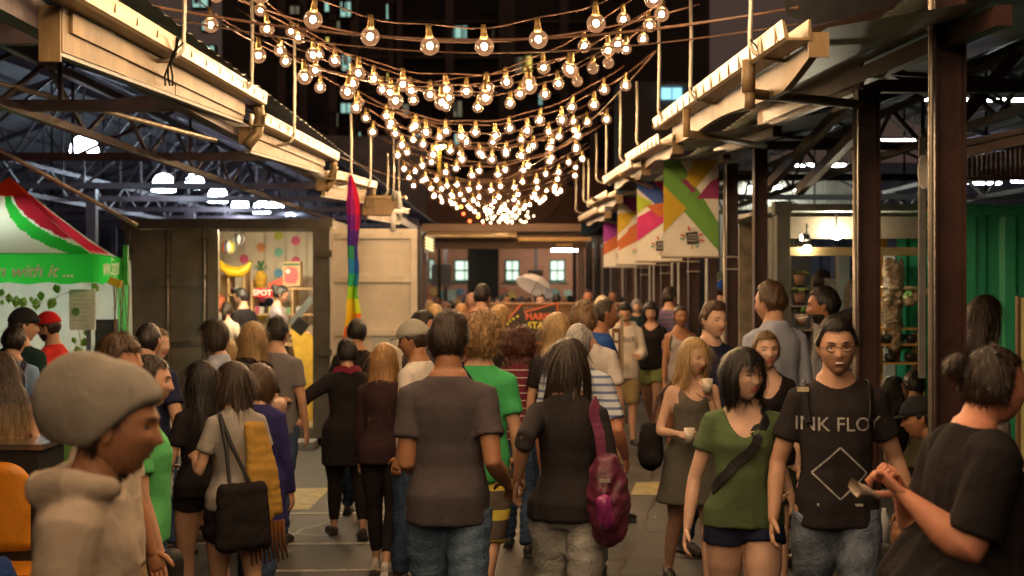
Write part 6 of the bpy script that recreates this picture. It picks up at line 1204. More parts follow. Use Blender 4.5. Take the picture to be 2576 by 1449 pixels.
# ------------------------------------------------------------------ right hand bar built of containers
bp2 = 262; BDm = FPX / bp2; rb = thing('container_bar', 'open sided container bar with grey posts and timber lintel on the right', 'bar', ((1955 - CX) / bp2, BDm, 0)); O2 = rb.location
def r2(px, py, d=0): k = FPX / (BDm + d); return Vector(((px - CX) / k, BDm + d, EYE - (py - YH) / k)) - O2
def rb_(name, px0, py0, px1, py1, d0, d1, m, parent=rb): a = r2(px0, py1, d0); b2 = r2(px1, py0, d0); return MB().bb((a.x, a.y, a.z), (b2.x, a.y + d1 - d0, b2.z)).obj(name, m, parent)
GP = mat('grey_green_post', (.13, .145, .135), .5, var=.2, scale=4)
rb_('corner_post', 1955, 530, 1987, 1215, 0, .14, GP); rb_('corner_post', 2393, 530, 2422, 1215, 0, .14, GP); rb_('header', 1955, 513, 2422, 530, 0, .12, GP)
for px in (1970, 2408): a = r2(px, 522, 0); MB().bb((a.x - .08, -.015, a.z - .07), (a.x + .08, .16, a.z + .06)).obj('corner_casting', GP, rb)
rb_('inner_beam', 1988, 545, 2392, 600, .6, .65, mat('dark_wood_beam', (.13, .10, .07), .6)); rb_('timber_lintel', 1988, 622, 2330, 643, .3, .4, mat('lintel', (.34, .25, .13), .6)); rb_('inner_post', 2110, 643, 2137, 1215, 1.6, 1.75, GP); rb_('inner_post', 2228, 643, 2252, 1215, 1.0, 1.1, LGREY)
corr('blue_wall', r2(2040, 0, 2.6).x, r2(2160, 0, 2.6).x, 2.6, .1, 2.6, mat('blue_container', (.08, .13, .33), .45), rb, pitch=.2)
rb_('blue_panel', 2126, 620, 2166, 900, 1.9, 1.95, mat('blue_container', 0)); rb_('pale_blue_door', 2050, 690, 2092, 1215, 2.5, 2.55, mat('pale_blue', (.14, .28, .42), .5))
corr('orange_wall', r2(2166, 0, 1.8).x, r2(2232, 0, 1.8).x, 1.8, .1, 2.45, mat('orange_container', (.66, .30, .04), .45), rb, pitch=.11, dep=.05)
rb_('yellow_window', 2186, 700, 2206, 850, 1.75, 1.79, mat('yellow_panel', (.72, .44, .02), .4)); rb_('window_frame', 2184, 692, 2208, 699, 1.72, 1.79, LGREY)
corr('green_wall', r2(2256, 0, 1.4).x, r2(2392, 0, 1.4).x, 1.4, .1, 2.5, mat('green_inner', (.04, .36, .19), .45), rb, pitch=.22, dep=.05)
rb_('dark_panel', 1990, 640, 2040, 1215, 2.3, 2.34, mat('dark_panel', (.055, .058, .065), .5)); corr('zinc_back', r2(1986, 0, 3.2).x, r2(2130, 0, 3.2).x, 3.2, 1.6, 2.55, mat('zinc_wall', 0), rb, pitch=.08)
MB().bb((.02, .16, 0), (2.3, 3.3, .1)).obj('floor', DWOOD, rb); MB().bb((-.02, 0.1, 2.66), (1.85, 3.3, 2.70)).obj('roof', ROOFR, rb)
corr('side_wall', .16, 1.5, .02, .1, 2.6, GP, rb, face='x', pitch=.25)
pictm = mat('photo_print', (.35, .34, .32), .5, var=.9, scale=18, bump=0); rb_('framed_photo', 2076, 700, 2104, 727, 2.2, 2.23, pictm); rb_('notice', 2081, 728, 2104, 760, 2.2, 2.23, mat('cream_card', (.65, .58, .35), .6))
# globe lamp, spotlight
q = r2(2105, 589, .5) + O2; r = thing('globe_lamp', 'glowing round white globe lamp inside the container bar', 'lamp', tuple(q)); MB().ball((0, 0, 0), .055, 16).obj('globe', emit('globe_white', (1, .88, .62), 150), r, True); MB().tube([(0, .02, .05), (0, .02, .2)], .01, 6).obj('stem', BLACK, r)
q = r2(2030, 598, .25) + O2; r = thing('spotlight', 'black spotlight with pinkish lens hanging under the bar lintel', 'spotlight', tuple(q)); MB().tube([(-.05, 0, 0), (.02, 0, .01)], .04, 12).obj('can', BLACK, r, True); o = MB().ball((-.055, -.01, 0), (.015, .03, .03), 10).obj('lens', emit('spot_lens', (1, .70, .62), 40), r, True); MB().tube([(0, 0, .03), (0, 0, .14)], .01, 6).obj('bracket', BLACK, r); MB().ball((.0, -.01, -.10), (.035, .03, .03), 10).obj('lower_lens', emit('spot_lens2', (1, .85, .5), 60), r, True)
# stump sculpture, shelves, pots, plants
q = r2(2252, 780, .35) + O2; stp = thing('tree_stump_sculpture', 'gnarled tree trunk sculpture on the rocky display', 'sculpture', tuple(q)); lump('trunk', [([(0, 0, -.35), (-.02, 0, -.1), (.02, .02, .12), (.0, 0, .32)], [.07, .09, .055, .09]), ([(0, 0, .30), (-.05, 0, .44)], [.09, .075]), ([(.02, 0, .3), (.06, 0, .5)], [.05, .02])], mat('grey_bark', (.28, .20, .13), .8, var=.5, scale=9, bump=.8), stp, .016, 1, .02, 5)
q = r2(2262, 885, .3) + O2; shv = thing('plant_shelves', 'wooden ladder shelf with ferns and dark pots in the bar', 'shelves', (q.x, q.y, .1)); 
WS = mat('shelf_pine', (.48, .27, .08), .5)
for px in (2210, 2320): a = r2(px, 0, .3); MB().bb((a.x + O2.x - q.x - .02, 0, 0), (a.x + O2.x - q.x + .02, .3, 1.35)).obj('upright', WS, shv)
for py in (912, 865, 825, 755): z = EYE - (py - YH) / (FPX / (BDm + .3)) - .1; MB().bb((r2(2212, 0, .3).x + O2.x - q.x, .01, z - .02), (r2(2318, 0, .3).x + O2.x - q.x, .29, z)).obj('shelf', WS, shv)
for k, (px, py) in enumerate(((2232, 852), (2262, 850), (2292, 852), (2240, 900), (2290, 898))):
    a = r2(px, py, .35) + O2; MB().lathe(tuple(a), [(.001, -.04), (.045, -.04), (.06, .0), (.055, .04), (.05, .04), (.04, .0), (.001, .0)], 14).obj('bowl', BLACK, None, True, label='dark round bowl on the %s bar shelf%s' % ('middle' if py < 870 else 'lower', (', left end', ', centre', ', right end', ', left', ', right')[k]), category='bowl')
rk = thing('rock_ledge', 'pale rocky ledge with driftwood and shells on top of the shelves', 'display', tuple(r2(2270, 735, .3) + O2)); RK = mat('rock', (.42, .32, .22), .8, var=.5, scale=12, bump=.8)
for k in range(16): a = rnd.uniform(-.28, .24); c = MB().ball((a, rnd.uniform(-.08, .1), rnd.uniform(-.1, .05)), (rnd.uniform(.03, .07), .05, rnd.uniform(.02, .045)), 7).obj('rock', RK, rk, True)
for k in range(5): MB().tube([(-.28 + k * .02, -.08, -.0 - k * .05), (-.2 + k * .03, -.1, -.12 - k * .04), (-.24, -.1, -.22 - k * .02)], .012, 6).obj('driftwood', mat('driftwood', (.5, .42, .32), .8), rk, True)
FG = mat('fern_green', (.09, .20, .04), .5, var=.5, scale=8)
def fern(px, py, ppm, n, L_, label, m=FG, droop=1.0, off=Vector((0, 0, 0)), nm='potted_fern', cat='plant'):
    r = thing(nm, label, cat, tuple(W(px, py, ppm))); rr = random.Random(int(px + py)); MB().lathe((0, 0, -.12), [(.001, 0), (.05, 0), (.07, .12), (.06, .12), (.001, .10)], 12).obj('pot', mat('clay_pot', (.3, .16, .1), .7), r, True)
    for k in range(n):
        a = rr.uniform(0, 6.28); L2 = L_ * rr.uniform(.6, 1.1); e_ = rr.uniform(.5, 1.4); vs = []; N_ = 6; wd = .012 + L_ * .045
        sx = Vector((-math.sin(a), math.cos(a), 0))
        for i in range(N_ + 1): t = i / N_; c = Vector((math.cos(a) * L2 * t, math.sin(a) * L2 * t, L2 * (e_ * t - droop * e_ * t * t))); w__ = wd * math.sin(math.pi * (t * .85 + .12)); vs += [c - sx * w__, c + sx * w__ + Vector((0, 0, .006))]
        MB().add(vs, [(2 * i, 2 * i + 1, 2 * i + 3, 2 * i + 2) for i in range(N_)]).obj('frond', m, r, True)
fern(2250, 880, 250, 34, .24, 'spider plant sprawling low beside the seated people'); fern(2285, 740, 250, 22, .18, 'trailing plant hanging over the top shelf right end', droop=1.6); fern(2240, 752, 250, 14, .14, 'leafy sprig on the shelf below the rocks'); fern(2012, 735, 225, 24, .20, 'bushy bright green plant behind the bearded man', mat('bright_leaf', (.22, .38, .06), .5, var=.4)); fern(2012, 690, 225, 16, .14, 'upright yellowish plant left of the faces in the bar', mat('yellow_leaf', (.35, .34, .10), .5)); fern(2015, 790, 240, 14, .16, 'striped long leaved plant low behind the bearded man', droop=.8); fern(2160, 700, 225, 16, .10, 'small round leafy plant on the bar under the globe lamp')
pr_ = thing('plant_rack', 'dark slatted rack holding the leafy plants inside the bar', 'rack', tuple(W(2012, 760, 226)))
for py in (695, 740, 800): q = W(2012, py, 225) - pr_.location; MB().box((q.x, q.y, q.z - .135), (.30, .16, .02)).obj('shelf', DWOOD, pr_)
for x in (-.15, .15): q = W(2012, 760, 226) - pr_.location; MB().bb((x - .012, .06, -(W(2012, 760, 226).z)), (x + .012, .085, .28)).obj('upright', DWOOD, pr_)
fern(1940, 700, 225, 10, .1, 'small plant seen between the columns by the mint wall')
MB().bb(tuple(W(1935, 1010, 225)), tuple(W(1954, 600, 225) + Vector((0, .03, 0)))).obj('mint_panel', mat('mint_wall', (.25, .50, .38), .5), label='narrow mint coloured wall strip between the steel columns', category='wall')
MB().bb(tuple(W(1860, 1000, 215)), tuple(W(1898, 560, 215) + Vector((0, .06, 0)))).obj('timber_post', mat('patchy_plaster', (.26, .22, .16), .8, var=.5, scale=4), label='pale patchy timber post between the two near banner columns', category='post')
# green container
gc_p = 270; q = W(2424, 512, gc_p); gc = thing('shipping_container', 'bright green corrugated shipping container at the right edge', 'container', (q.x, q.y, 0)); GC = mat('green_container', (.06, .56, .30), .42, var=.12, scale=1.5, bump=.05); h = q.z
g = MB(); g.bb((0, -.01, .1), (.11, .13, h - .12)); g.obj('corner_post', GC, gc); MB().bb((-.02, -.03, h - .119), (.14, .15, h)).obj('corner_casting', GC, gc); MB().bb((.141, -.02, h - .10), (3.2, .08, h - .01)).obj('top_rail', GC, gc); MB().bb((.111, -.01, .1), (3.2, .08, .22)).obj('bottom_rail', GC, gc)
corr('side_wall', .112, 3.2, .02, .22, h - .101, GC, gc, pitch=.275, dep=.036); MB().bb((.0, .2, h - .05), (3.2, 2.4, h - .02)).obj('roof', GC, gc)
MB().tube([(-.4, -.02, h - .06), (-.02, -.02, h - .05)], .02, 8).obj('lashing_rod', GREY, gc)
q = W(2560, 1000, 420); yb_ = thing('striped_panel', 'cream edged panel with rainbow stripes at the right frame edge', 'panel', (q.x, q.y, 0)); z1 = EYE - (745 - YH) / 420
MB().bb((0, 0, 0), (.02, .04, z1)).obj('edge', CREAM, yb_)
for k, c in enumerate(((.7, .65, .3), (.55, .15, .03), (.6, .5, .02), (.25, .35, .03))): MB().bb((.021 + k * .02, .001, 0), (.04 + k * .02, .03, z1 - .01)).obj('stripe', mat('stripe_%d' % k, c, .5), yb_)
# low table with white pleated cloth at right
q = W(2560, 1080, 330); pt = thing('skirted_table', 'small table with white pleated skirt behind the woman at right', 'table', (q.x, q.y, 0)); MB().bb((-.12, 0, .45), (.3, .5, .48)).obj('top', WHITE, pt); g = MB(); pts = []
for i in range(25): pts += [(-.12 + i * .42 / 24, -.01 - .02 * (i % 2), .2), (-.12 + i * .42 / 24, -.005, .45)]
g.add(pts, [(2 * i, 2 * i + 2, 2 * i + 3, 2 * i + 1) for i in range(24)]); g.obj('skirt', WHITE, pt); MB().bb((-.1, .02, 0), (.28, .48, .2)).obj('base', WOOD, pt)
# bench under the seated man
q = G(2290, 1180); MB().bb((q.x - .6, q.y + .3, 0), (q.x + .5, q.y + .75, .42)).obj('bench_block', DWOOD, label='low dark bench the seated people use by the steel column', category='bench')
# letters on a small sign
r, w_, h_ = board(1796, 684, 1830, 715, 180, 'pale sign fragment reading OH between the steel columns', 'sign', mat('pale_sign', (.45, .46, .38), .6)); g = MB(); text_mb(g, 'OH', .14, (-.01, -.02, .02), (1, 0, 0), (0, 0, 1)); g.obj('lettering', mat('sign_green', (.05, .15, .08), .6), r, kind='stuff')
# ------------------------------------------------------------------ the crowd
BK = ('black_hair', (.013, .010, .009), None); DB = ('dark_brown_hair', (.030, .018, .012), None); BR = ('brown_hair', (.075, .040, .020), None); LB = ('light_brown_hair', (.19, .115, .055), None)
BL = ('blond_hair', (.46, .31, .14), None); SB = ('strawberry_hair', (.42, .23, .09), None); AU = ('auburn_hair', (.075, .022, .014), None); GY = ('grey_hair', (.28, .27, .26), None)
OM = ('ombre_hair', (.035, .02, .014), (.50, .31, .12)); OM2 = ('ombre_hair_soft', (.05, .03, .02), (.34, .21, .09)); RD = ('red_hair', (.32, .08, .03), None)
C = lambda n, c, s=None: cloth('cloth_' + n, c, s)
black = C('black', (.018, .015, .017)); black2 = C('faded_black', (.028, .024, .026)); navy = C('navy', (.018, .022, .055)); white = C('white', (.62, .57, .54)); char = C('charcoal', (.075, .064, .070)); grey = C('grey', (.17, .16, .165))
JB = denim('jeans_blue', (.05, .085, .15), (.14, .21, .31)); JD = denim('jeans_dark', (.02, .035, .08), (.05, .09, .17)); JG = denim('jeans_grey', (.24, .24, .235), (.46, .46, .43)); JS = denim('jeans_slate', (.08, .10, .15), (.20, .25, .33))
KH = C('khaki', (.30, .22, .11)); LEATH = mat('maroon_leather', (.11, .018, .045), .45, var=.5, scale=9, bump=.25); STRAP = mat('black_strap', (.012, .012, .014), .7); PRT = mat('faded_print', (.42, .42, .42), .8, var=.5, scale=40)
hold = lambda x, y, z, p=(.5, -.6, -1): ('w', (x, y, z), p)

# beanie kid, nearest
def beanie(i):
    HT = i['HT']; dd = head_points(64, 46); b0 = head_shape(dd); x, y, z = dd[:, 0], dd[:, 1], dd[:, 2]
    mk = sstep(-.02, .06, z - (-.46 + .92 * sstep(-.7, .85, y))); hv = b0 + dd * (.027 * mk - .016 * (1 - mk))[:, None]; m_ = mk * sstep(-.1, 1, -.80 * y + .45 * z); hv[:, 0] *= .95; hv[:, 1] -= .075 * m_; hv[:, 2] += .030 * m_ + .010 * mk * sstep(.2, 1, z)
    g = MB(); g.v = [tuple(q) for q in HT(hv)]; g.f = [tuple(int(a) for a in t) for t in grid_faces(64, 46)]; g.m = [0] * len(g.f); v, f = remesh(g, .007); v = relax(v, f, 6); n = normals(v, f); v = v + n * (wob(v, 3, (9, 12, 9)) * .006)[:, None]
    mesh_obj('beanie', v, f, cloth('beanie_knit', (.24, .215, .185), fine=.5), i['root'])
person('young person in slouchy grey brown beanie and beige hoodie passing close by', 292, 928, 1030, 90, sex='m', skin='tan', hair='short', hairc=DB, shirt=('hoodie', C('beige_hoodie', (.42, .34, .27)), .7), pants=('jeans', JD), head=(-4, -3, 0), lean=6, extra=beanie, legs=((20, 5), (-15, 15)))
person('man in cream short sleeved shirt half hidden behind the beanie, forearm raised', 296, 842, 640, 96, sex='m', skin='tan', hair='short', hairc=BR, shirt=('tee', C('cream_shirt', (.50, .42, .33)), .6, .8), pants=('trousers', KH), head=(10, -6, 0))
person('person in bright green shirt glimpsed beyond the beanie wearer', 376, 888, 575, 80, sex='f', hair='ponytail', hairc=DB, shirt=('tee', C('bright_green', (.10, .42, .14)), .5), pants=('jeans', JD), arms=(None, None), extra=lambda i: lump('clutch_bag', [([i['AR'][1][2] + Vector((.02, .05, -.12)), i['AR'][1][2] + Vector((.02, .05, -.02))], [.05, .05])], STRAP, i['root'], .012, 2, .002))
# heavy woman at right
def napkin(i):
    p = (i['AR'][0][2] + i['AR'][1][2]) / 2 + Vector((0, -.055, -.02)); g = MB(); vs = []; n = 10
    for j in range(6):
        for k in range(n): a = 2 * math.pi * k / n; r_ = .010 + .007 * j; vs.append(p + Vector((r_ * math.cos(a) * 1.2, -.016 * j - .02, r_ * .55 * math.sin(a) + .006 * j + .006 * math.sin(a * 3 + j * 1.7))))
    g.add(vs, [(j * n + k, j * n + (k + 1) % n, (j + 1) * n + (k + 1) % n, (j + 1) * n + k) for j in range(5) for k in range(n)]); o = g.obj('paper_napkin', mat('napkin_paper', (.50, .42, .34), .9, var=.15), None, True, label='crumpled white paper napkin held behind her back', category='napkin'); o.parent = None; o.matrix_world = Matrix.Translation(i['root'].location) @ Matrix.Rotation(i['root'].rotation_euler.z, 4, 'Z')
    g = MB(); q = T_pt = i['HT'](np.array([[0, -.10, .085]]))[0]; g.tube([i['HT'](np.array([[x, -.02 + .0 * x, .122 - x * x * 3]]))[0] for x in (-.07, -.03, 0, .03, .07)], .006, 6); g.obj('sunglasses', STRAP, i['root'])
person('large woman in black top with dark bun, hands clasped behind her back', 2502, 862, 770, 80, sex='f', fat=2.1, skin='pink', hair='bun', hairc=DB, shirt=('tee', black, .8, .85), pants=('trousers', black, .6), arms=(('world', (2262, 1222, 770), (.5, .5, -1)), ('world', (2268, 1240, 790), (.5, .5, -1))), lean=10, curl=1.0, head=(6, 0, 0), extra=napkin, legs=((14, 5), (-12, 12)))
# front row centre
person('man in charcoal T-shirt and blue jeans, seen from behind, holding hands', 1130, 787, 552, 4, sex='m', skin='tan', hair='quiff', hairc=DB, fat=.22, shirt=('tee', char, .55), pants=('jeans', JB, .4), arms=(hold(-.01, .12, -.20, (.15, -1, -.5)), ('world', (1276, 1218, 546), (-.1, -1, 0))), head=(14, 0, 0), legs=((12, 4), (-12, 16)))
def pack(i):
    H = i['H']; T = i['T']; tz = i['tz']; c = T((.135 * H, -.10 * H, tz(.57)))
    lump('backpack', [([c + Vector((0, 0, -.13)), c, c + Vector((-.01, .01, .14))], [.085, .105, .075]), ([c + Vector((.01, -.06, -.1)), c + Vector((0, -.07, .02))], [.055, .055])], LEATH, i['root'], .012, 3, .009, 8)
    lump('front_pocket', [([c + Vector((.01, -.115, -.08)), c + Vector((0, -.12, .0))], [.04, .042])], mat('magenta_sheen', (.28, .03, .18), .3, var=.5, scale=14, bump=.2), i['root'], .012, 2, .006, 2)
    MB().box(c + Vector((0, -.1, .10)), (.05, .012, .014)).obj('buckle', GALV, i['root']); strap(i, [(.075, .02, .83), (.08, -.04, .80), (.095, -.07, .74), (.10, -.06, .66)], .062, mat('plum_strap', (.20, .04, .10), .6), 'shoulder_strap', .008, .008)
person('woman with very long dark hair, torn grey jeans and maroon backpack, from behind', 1432, 850, 535, 14, sex='f', hair='long', hairlen=.56, hairc=DB, fat=.15, shirt=('tee', black2, .55, 1.15), pants=('jeans', JG, .15), arms=(('world', (1300, 1214, 546), (-.1, -1, 0)), hold(.03, .06, -.29)), head=(28, 2, 0), extra=pack, legs=((10, 4), (-10, 14)))
# green tee woman and smiling man
person('short haired woman in olive green T-shirt and navy shorts with black cross strap', 1872, 876, 545, 186, sex='f', fat=.25, skin='pale', hair='bob', hairc=BK, shirt=('tee', C('olive', (.085, .125, .060)), .45, .5), pants=('hotpants', navy, .25), neck_cut=(.068, .062), head=(-34, 3, 0), arms=(('world', (1990, 1245, 545), (-.1, -1, 0)), hold(.075, .05, -.30)), legs=((14, 3), (-10, 10)),
       extra=lambda i: strap(i, [(-.055, -.01, .84), (-.055, .04, .80), (-.02, .07, .735), (.05, .08, .66), (.09, .03, .605)], .045, STRAP, 'cross_strap', .006, .006))
def band(i):
    decal(i, 'INK FLOY', .088, .735, PRT, 'lettering'); g = MB(); s_ = .115    # plain diamond outline in place of the artwork
    c = [(0, s_), (s_ * 1.05, 0), (0, -s_), (-s_ * 1.05, 0)]
    for k in range(4):
        a, b2 = c[k], c[(k + 1) % 4]
        for t in range(8): p = [a[0] + (b2[0] - a[0]) * t / 8, a[1] + (b2[1] - a[1]) * t / 8]; q = [a[0] + (b2[0] - a[0]) * (t + .96) / 8, a[1] + (b2[1] - a[1]) * (t + .96) / 8]; n = Vector((-(b2[1] - a[1]), b2[0] - a[0])).normalized() * .0035; g.add([(p[0] - n.x, 0, p[1] - n.y), (q[0] - n.x, 0, q[1] - n.y), (q[0] + n.x, 0, q[1] + n.y), (p[0] + n.x, 0, p[1] + n.y)], [(0, 1, 2, 3)])
    g.add([(-.10, 0, -s_ - .03), (.10, 0, -s_ - .03), (.10, 0, -s_ - .018), (-.10, 0, -s_ - .018)], [(0, 1, 2, 3)]); drape(i, g, .615, PRT, 'print')
    gl = MB(); hp = lambda x, y, z: Vector(i['HT'](np.array([[x, y, z]]))[0])
    for s in (-1, 1):
        gl.tube([hp(s * .031 + .021 * math.cos(a), .096 - .006 * abs(math.cos(a)), .002 + .014 * math.sin(a)) for a in np.linspace(0, 2 * math.pi, 15)], .0026, 5); gl.tube([hp(s * .052, .092, .006), hp(s * .074, .06, .008), hp(s * .08, 0, .006)], .0016, 5)
    gl.tube([hp(-.011, .102, .006), hp(.011, .102, .006)], .0016, 5); gl.obj('glasses', mat('glasses_frame', (.03, .02, .02), .3), i['root'])
    for s in (-1, 1): strap(i, [(s * .075, -.02, .83), (s * .078, .03, .80), (s * .083, .06, .74)], .04, STRAP, 'shoulder_strap', .007, .007)
    p = i['T']((.088 * i['H'], .03 * i['H'], i['tz'](.815))); MB().box(p + Vector((0, .02, .012)), (.05, .012, .02)).obj('strap_tab', mat('tab_beige', (.5, .42, .3), .6), i['root'])
person('smiling man with glasses in black band T-shirt and slate jeans facing the camera', 2106, 797, 562, 184, sex='m', hair='short', hairc=BK, fat=.12, shirt=('tee', black2, .55), pants=('jeans', JS, .5), head=(4, 0, 2), smile=True, extra=band, arms=(hold(.10, .02, -.29), hold(.07, .05, -.30)), legs=((10, 4), (-12, 14)))
# couple behind
def cups(i):
    for k in (0, 1):
        sh, el, wr, s = i['AR'][k]; d = (wr - el).normalized(); p = wr + d * .085 + Vector((0, .02, -.03)); o = MB().lathe(tuple(p), [(.001, -.01), (.026, -.01), (.034, .075), (.031, .07), (.024, 0), (.001, 0)], 14).obj('drink_cup', mat('cup_plastic', (.55, .50, .42), .25, var=.1), None, True, label='clear plastic cup held %s by the blond woman in the grey dress' % ('low' if k == 1 else 'up at her chin'), category='cup'); o.matrix_world = Matrix.Translation(i['root'].location) @ Matrix.Rotation(i['root'].rotation_euler.z, 4, 'Z')
    c = i['T']((.16 * i['H'], -.04 * i['H'], i['tz'](.58))); lump('handbag', [([c + Vector((0, 0, -.09)), c + Vector((0, 0, .07))], [.085, .075]), ([c + Vector((0, -.05, -.09)), c + Vector((0, .06, -.09))], [.06, .06])], black, i['root'], .014, 3, .006, 3)
    g = MB(); g.tube([c + Vector((0, .02, .1)), c + Vector((-.04, .03, .3)), i['T']((.088 * i['H'], .0, i['tz'](.825)))], .011, 6); g.obj('bag_strap', mat('brown_strap', (.07, .03, .025), .6), i['root'])
person('blond woman in speckled grey sleeveless dress holding two drinks', 1746, 848, 402, 172, sex='f', fat=.15, skin='pale', hair='long', hairlen=.30, hairc=BL, shirt=('dress', C('speckled_grey', (.105, .10, .085)), .4), pants=(None, None), head=(-28, -8, 0), arms=(hold(-.05, .13, -.02), hold(.0, .14, -.16)), extra=cups, legs=((8, 3), (-16, 12)))
person('dark haired young man in navy T-shirt looking right behind the blond woman', 1796, 758, 352, 150, sex='m', fat=.2, skin='pale', hair='quiff', hairc=BR, shirt=('tee', navy, .5), pants=('jeans', JD), head=(0, 0, 0))
person('woman with tied back hair, pendant necklace and black low necked top', 1928, 829, 410, 182, sex='f', skin='pale', hair='ponytail', hairlen=.2, hairc=LB, shirt=('tee', black, .3, .6), neck_cut=(.075, .07), pants=('skirt', C('dark_green_skirt', (.03, .04, .03))), head=(-6, 2, 2), shoes=(.08, .02, .015),
       extra=lambda i: strap(i, [(-.04, .02, .838), (-.012, .06, .79), (0, .07, .765), (.012, .06, .79), (.04, .02, .838)], .004, BRASS, 'necklace', .003, .002))
person('tall man in pale blue dress shirt from behind beside the banner column', 1938, 708, 365, -28, sex='m', fat=.35, skin='light', hair='short', hairc=BR, shirt=('shirt', C('pale_blue_shirt', (.36, .40, .52)), .65), pants=('trousers', navy), head=(-18, 0, 0))
person('bearded man in grey shirt smoking, seen in profile facing left', 2072, 718, 352, -72, sex='m', skin='tan', hair='neat', hairc=BK, beard=True, shirt=('shirt', C('mid_grey_shirt', (.22, .23, .26)), .5), pants=('trousers', black), head=(0, -4, 0),
       extra=lambda i: MB().tube([Vector(i['HT'](np.array([[0, .10, -.06]]))[0]), Vector(i['HT'](np.array([[0, .17, -.068]]))[0])], .004, 6).obj('cigarette', WHITE, i['root']))
person('man in white and blue checked shirt behind the smoker', 2140, 790, 335, 40, sex='m', hair='short', hairc=DB, shirt=('shirt', C('checked_shirt', (.42, .45, .50), ((.12, .16, .25), .05, .3)), .5), pants=('jeans', JD))
# middle band centre
def sling(i): strap(i, [(-.055, .0, .845), (-.03, -.05, .815), (.03, -.07, .73), (.095, -.05, .63)], .05, cloth('navy_sling', (.012, .014, .035)), 'sling_strap', .008, .008)
person('man with curly fair hair, bright green T-shirt and dark sling strap', 1212, 783, 445, 14, sex='m', hair='curly', hairc=('sandy_curls', (.23, .135, .055), None), skin='light', shirt=('tee', C('kelly_green', (.055, .36, .12)), .6), pants=('long_shorts', C('board_shorts', (.10, .08, .07), ((.55, .45, .08), .16, .35)), .5), extra=sling, shoes=(.03, .03, .03), legs=((8, 3), (-14, 25)))
person('woman with bushy auburn hair in maroon striped T-shirt and jeans', 1306, 815, 345, 6, sex='f', hair='bigcurly', hairlen=.32, hairc=AU, fat=.15, shirt=('tee', C('maroon_stripe', (.14, .025, .045), ((.60, .52, .48), .055, .12)), .5), pants=('jeans', JD, .4), legs=((14, 3), (-8, 14)), arms=(None, hold(.05, .12, -.26)))
person('bald elderly man in blue and white striped shirt walking away', 1456, 812, 425, 18, sex='m', skin='pink', hair='buzz', hairc=GY, fat=.3, shirt=('tee', C('blue_white_stripe', (.50, .54, .62), ((.13, .17, .34), .045, .35)), .6, .8), pants=('jeans', JD), arms=(None, hold(.06, .08, -.27)), extra=lambda i: i['root'].children and None)
person('man with tousled light brown hair in white T-shirt behind the bald man', 1468, 757, 372, 0, sex='m', skin='light', hair='short', hairc=LB, fat=.25, shirt=('tee', white, .6), pants=('jeans', JB), extra=lambda i: i['root'] and None)
person('straight haired blond woman in black top beside the tousled man', 1402, 785, 350, 2, sex='f', hair='long', hairlen=.36, hairc=BL, shirt=('tee', black, .4), pants=('jeans', JD))
person('tanned crop haired man in royal blue T-shirt laughing toward the right', 1524, 750, 312, 78, sex='m', skin='tan', hair='buzz', hairc=DB, fat=.25, shirt=('tee', C('royal_blue', (.025, .08, .32)), .5), pants=('jeans', JB), smile=True, head=(4, 2, 0))
def cappeak(i): pass
person('man in light grey baseball cap and white T-shirt facing left', 1040, 806, 385, -62, sex='m', skin='tan', hair='neat', hairc=DB, cap=C('cap_grey', (.30, .29, .25)), shirt=('tee', white, .5), pants=('jeans', JD), head=(-18, -6, 0))
person('pale dark haired young man looking right behind the grey cap', 1064, 782, 330, 60, sex='m', skin='light', hair='short', hairc=BK, shirt=('tee', char, .5), pants=('jeans', JD), head=(30, -3, 0))
person('woman with long strawberry blond hair, sheer black top and black leggings', 968, 862, 372, 8, sex='f', hair='long', hairlen=.34, hairc=SB, fat=.2, shirt=('long', C('sheer_black', (.040, .022, .026)), .75), pants=('leggings', black), shoes=(.55, .5, .5), head=(16, 0, 0), legs=((12, 3), (-12, 22)))
person('woman in long black coat with maroon scarf and ballet flats reaching left', 872, 853, 326, -16, sex='f', fat=.9, hair='short', hairc=BK, shirt=('coat', black, .6), pants=('leggings', black), arms=(hold(.16, .10, -.14, (1, -.4, -.6)), None), head=(-20, 0, 0), shoes=(.03, .02, .02), legs=((10, 3), (-10, 12)),
       extra=lambda i: strap(i, [(-.06, 0, .845), (0, -.05, .84), (.06, 0, .845)], .05, cloth('maroon_scarf', (.16, .02, .04)), 'scarf', .01, .014))
person('boy with neat dark hair and black T-shirt below the rainbow flag', 898, 800, 300, 4, sex='m', skin='tan', hair='neat', hairc=BK, shirt=('tee', black, .4), pants=('jeans', JD))
def shoulder_bag(i):
    H = i['H']; c = i['T']((.135 * H, -.03 * H, i['tz'](.63))); lump('shoulder_bag', [([c + Vector((0, -.07, 0)), c + Vector((0, .07, 0))], [.07, .07]), ([c + Vector((0, -.06, -.05)), c + Vector((0, .06, -.05))], [.06, .06])], mat('tan_pink_leather', (.50, .33, .25), .45, var=.15), i['root'], .012, 3, .004, 2)
    MB().tube([c + Vector((0, .03, .05)), i['T']((.1 * H, -.045 * H, i['tz'](.72))), i['T']((.088 * H, -.03 * H, i['tz'](.82)))], .013, 6).obj('bag_strap', mat('tan_pink_leather', 0), i['root'])
person('blond woman in black T-shirt with pinkish tan shoulder bag', 636, 808, 342, 22, sex='f', fat=.3, hair='long', hairlen=.33, hairc=('honey_blond_hair', (.36, .23, .10), None), shirt=('tee', black, .4, .7), pants=('jeans', JD), arms=(None, hold(.02, .13, -.15)), extra=shoulder_bag)
person('dark haired man in charcoal T-shirt facing into the lit shop', 698, 797, 332, 8, sex='m', hair='short', hairc=BK, shirt=('tee', grey, .5), pants=('jeans', JD), head=(10, 0, 0))
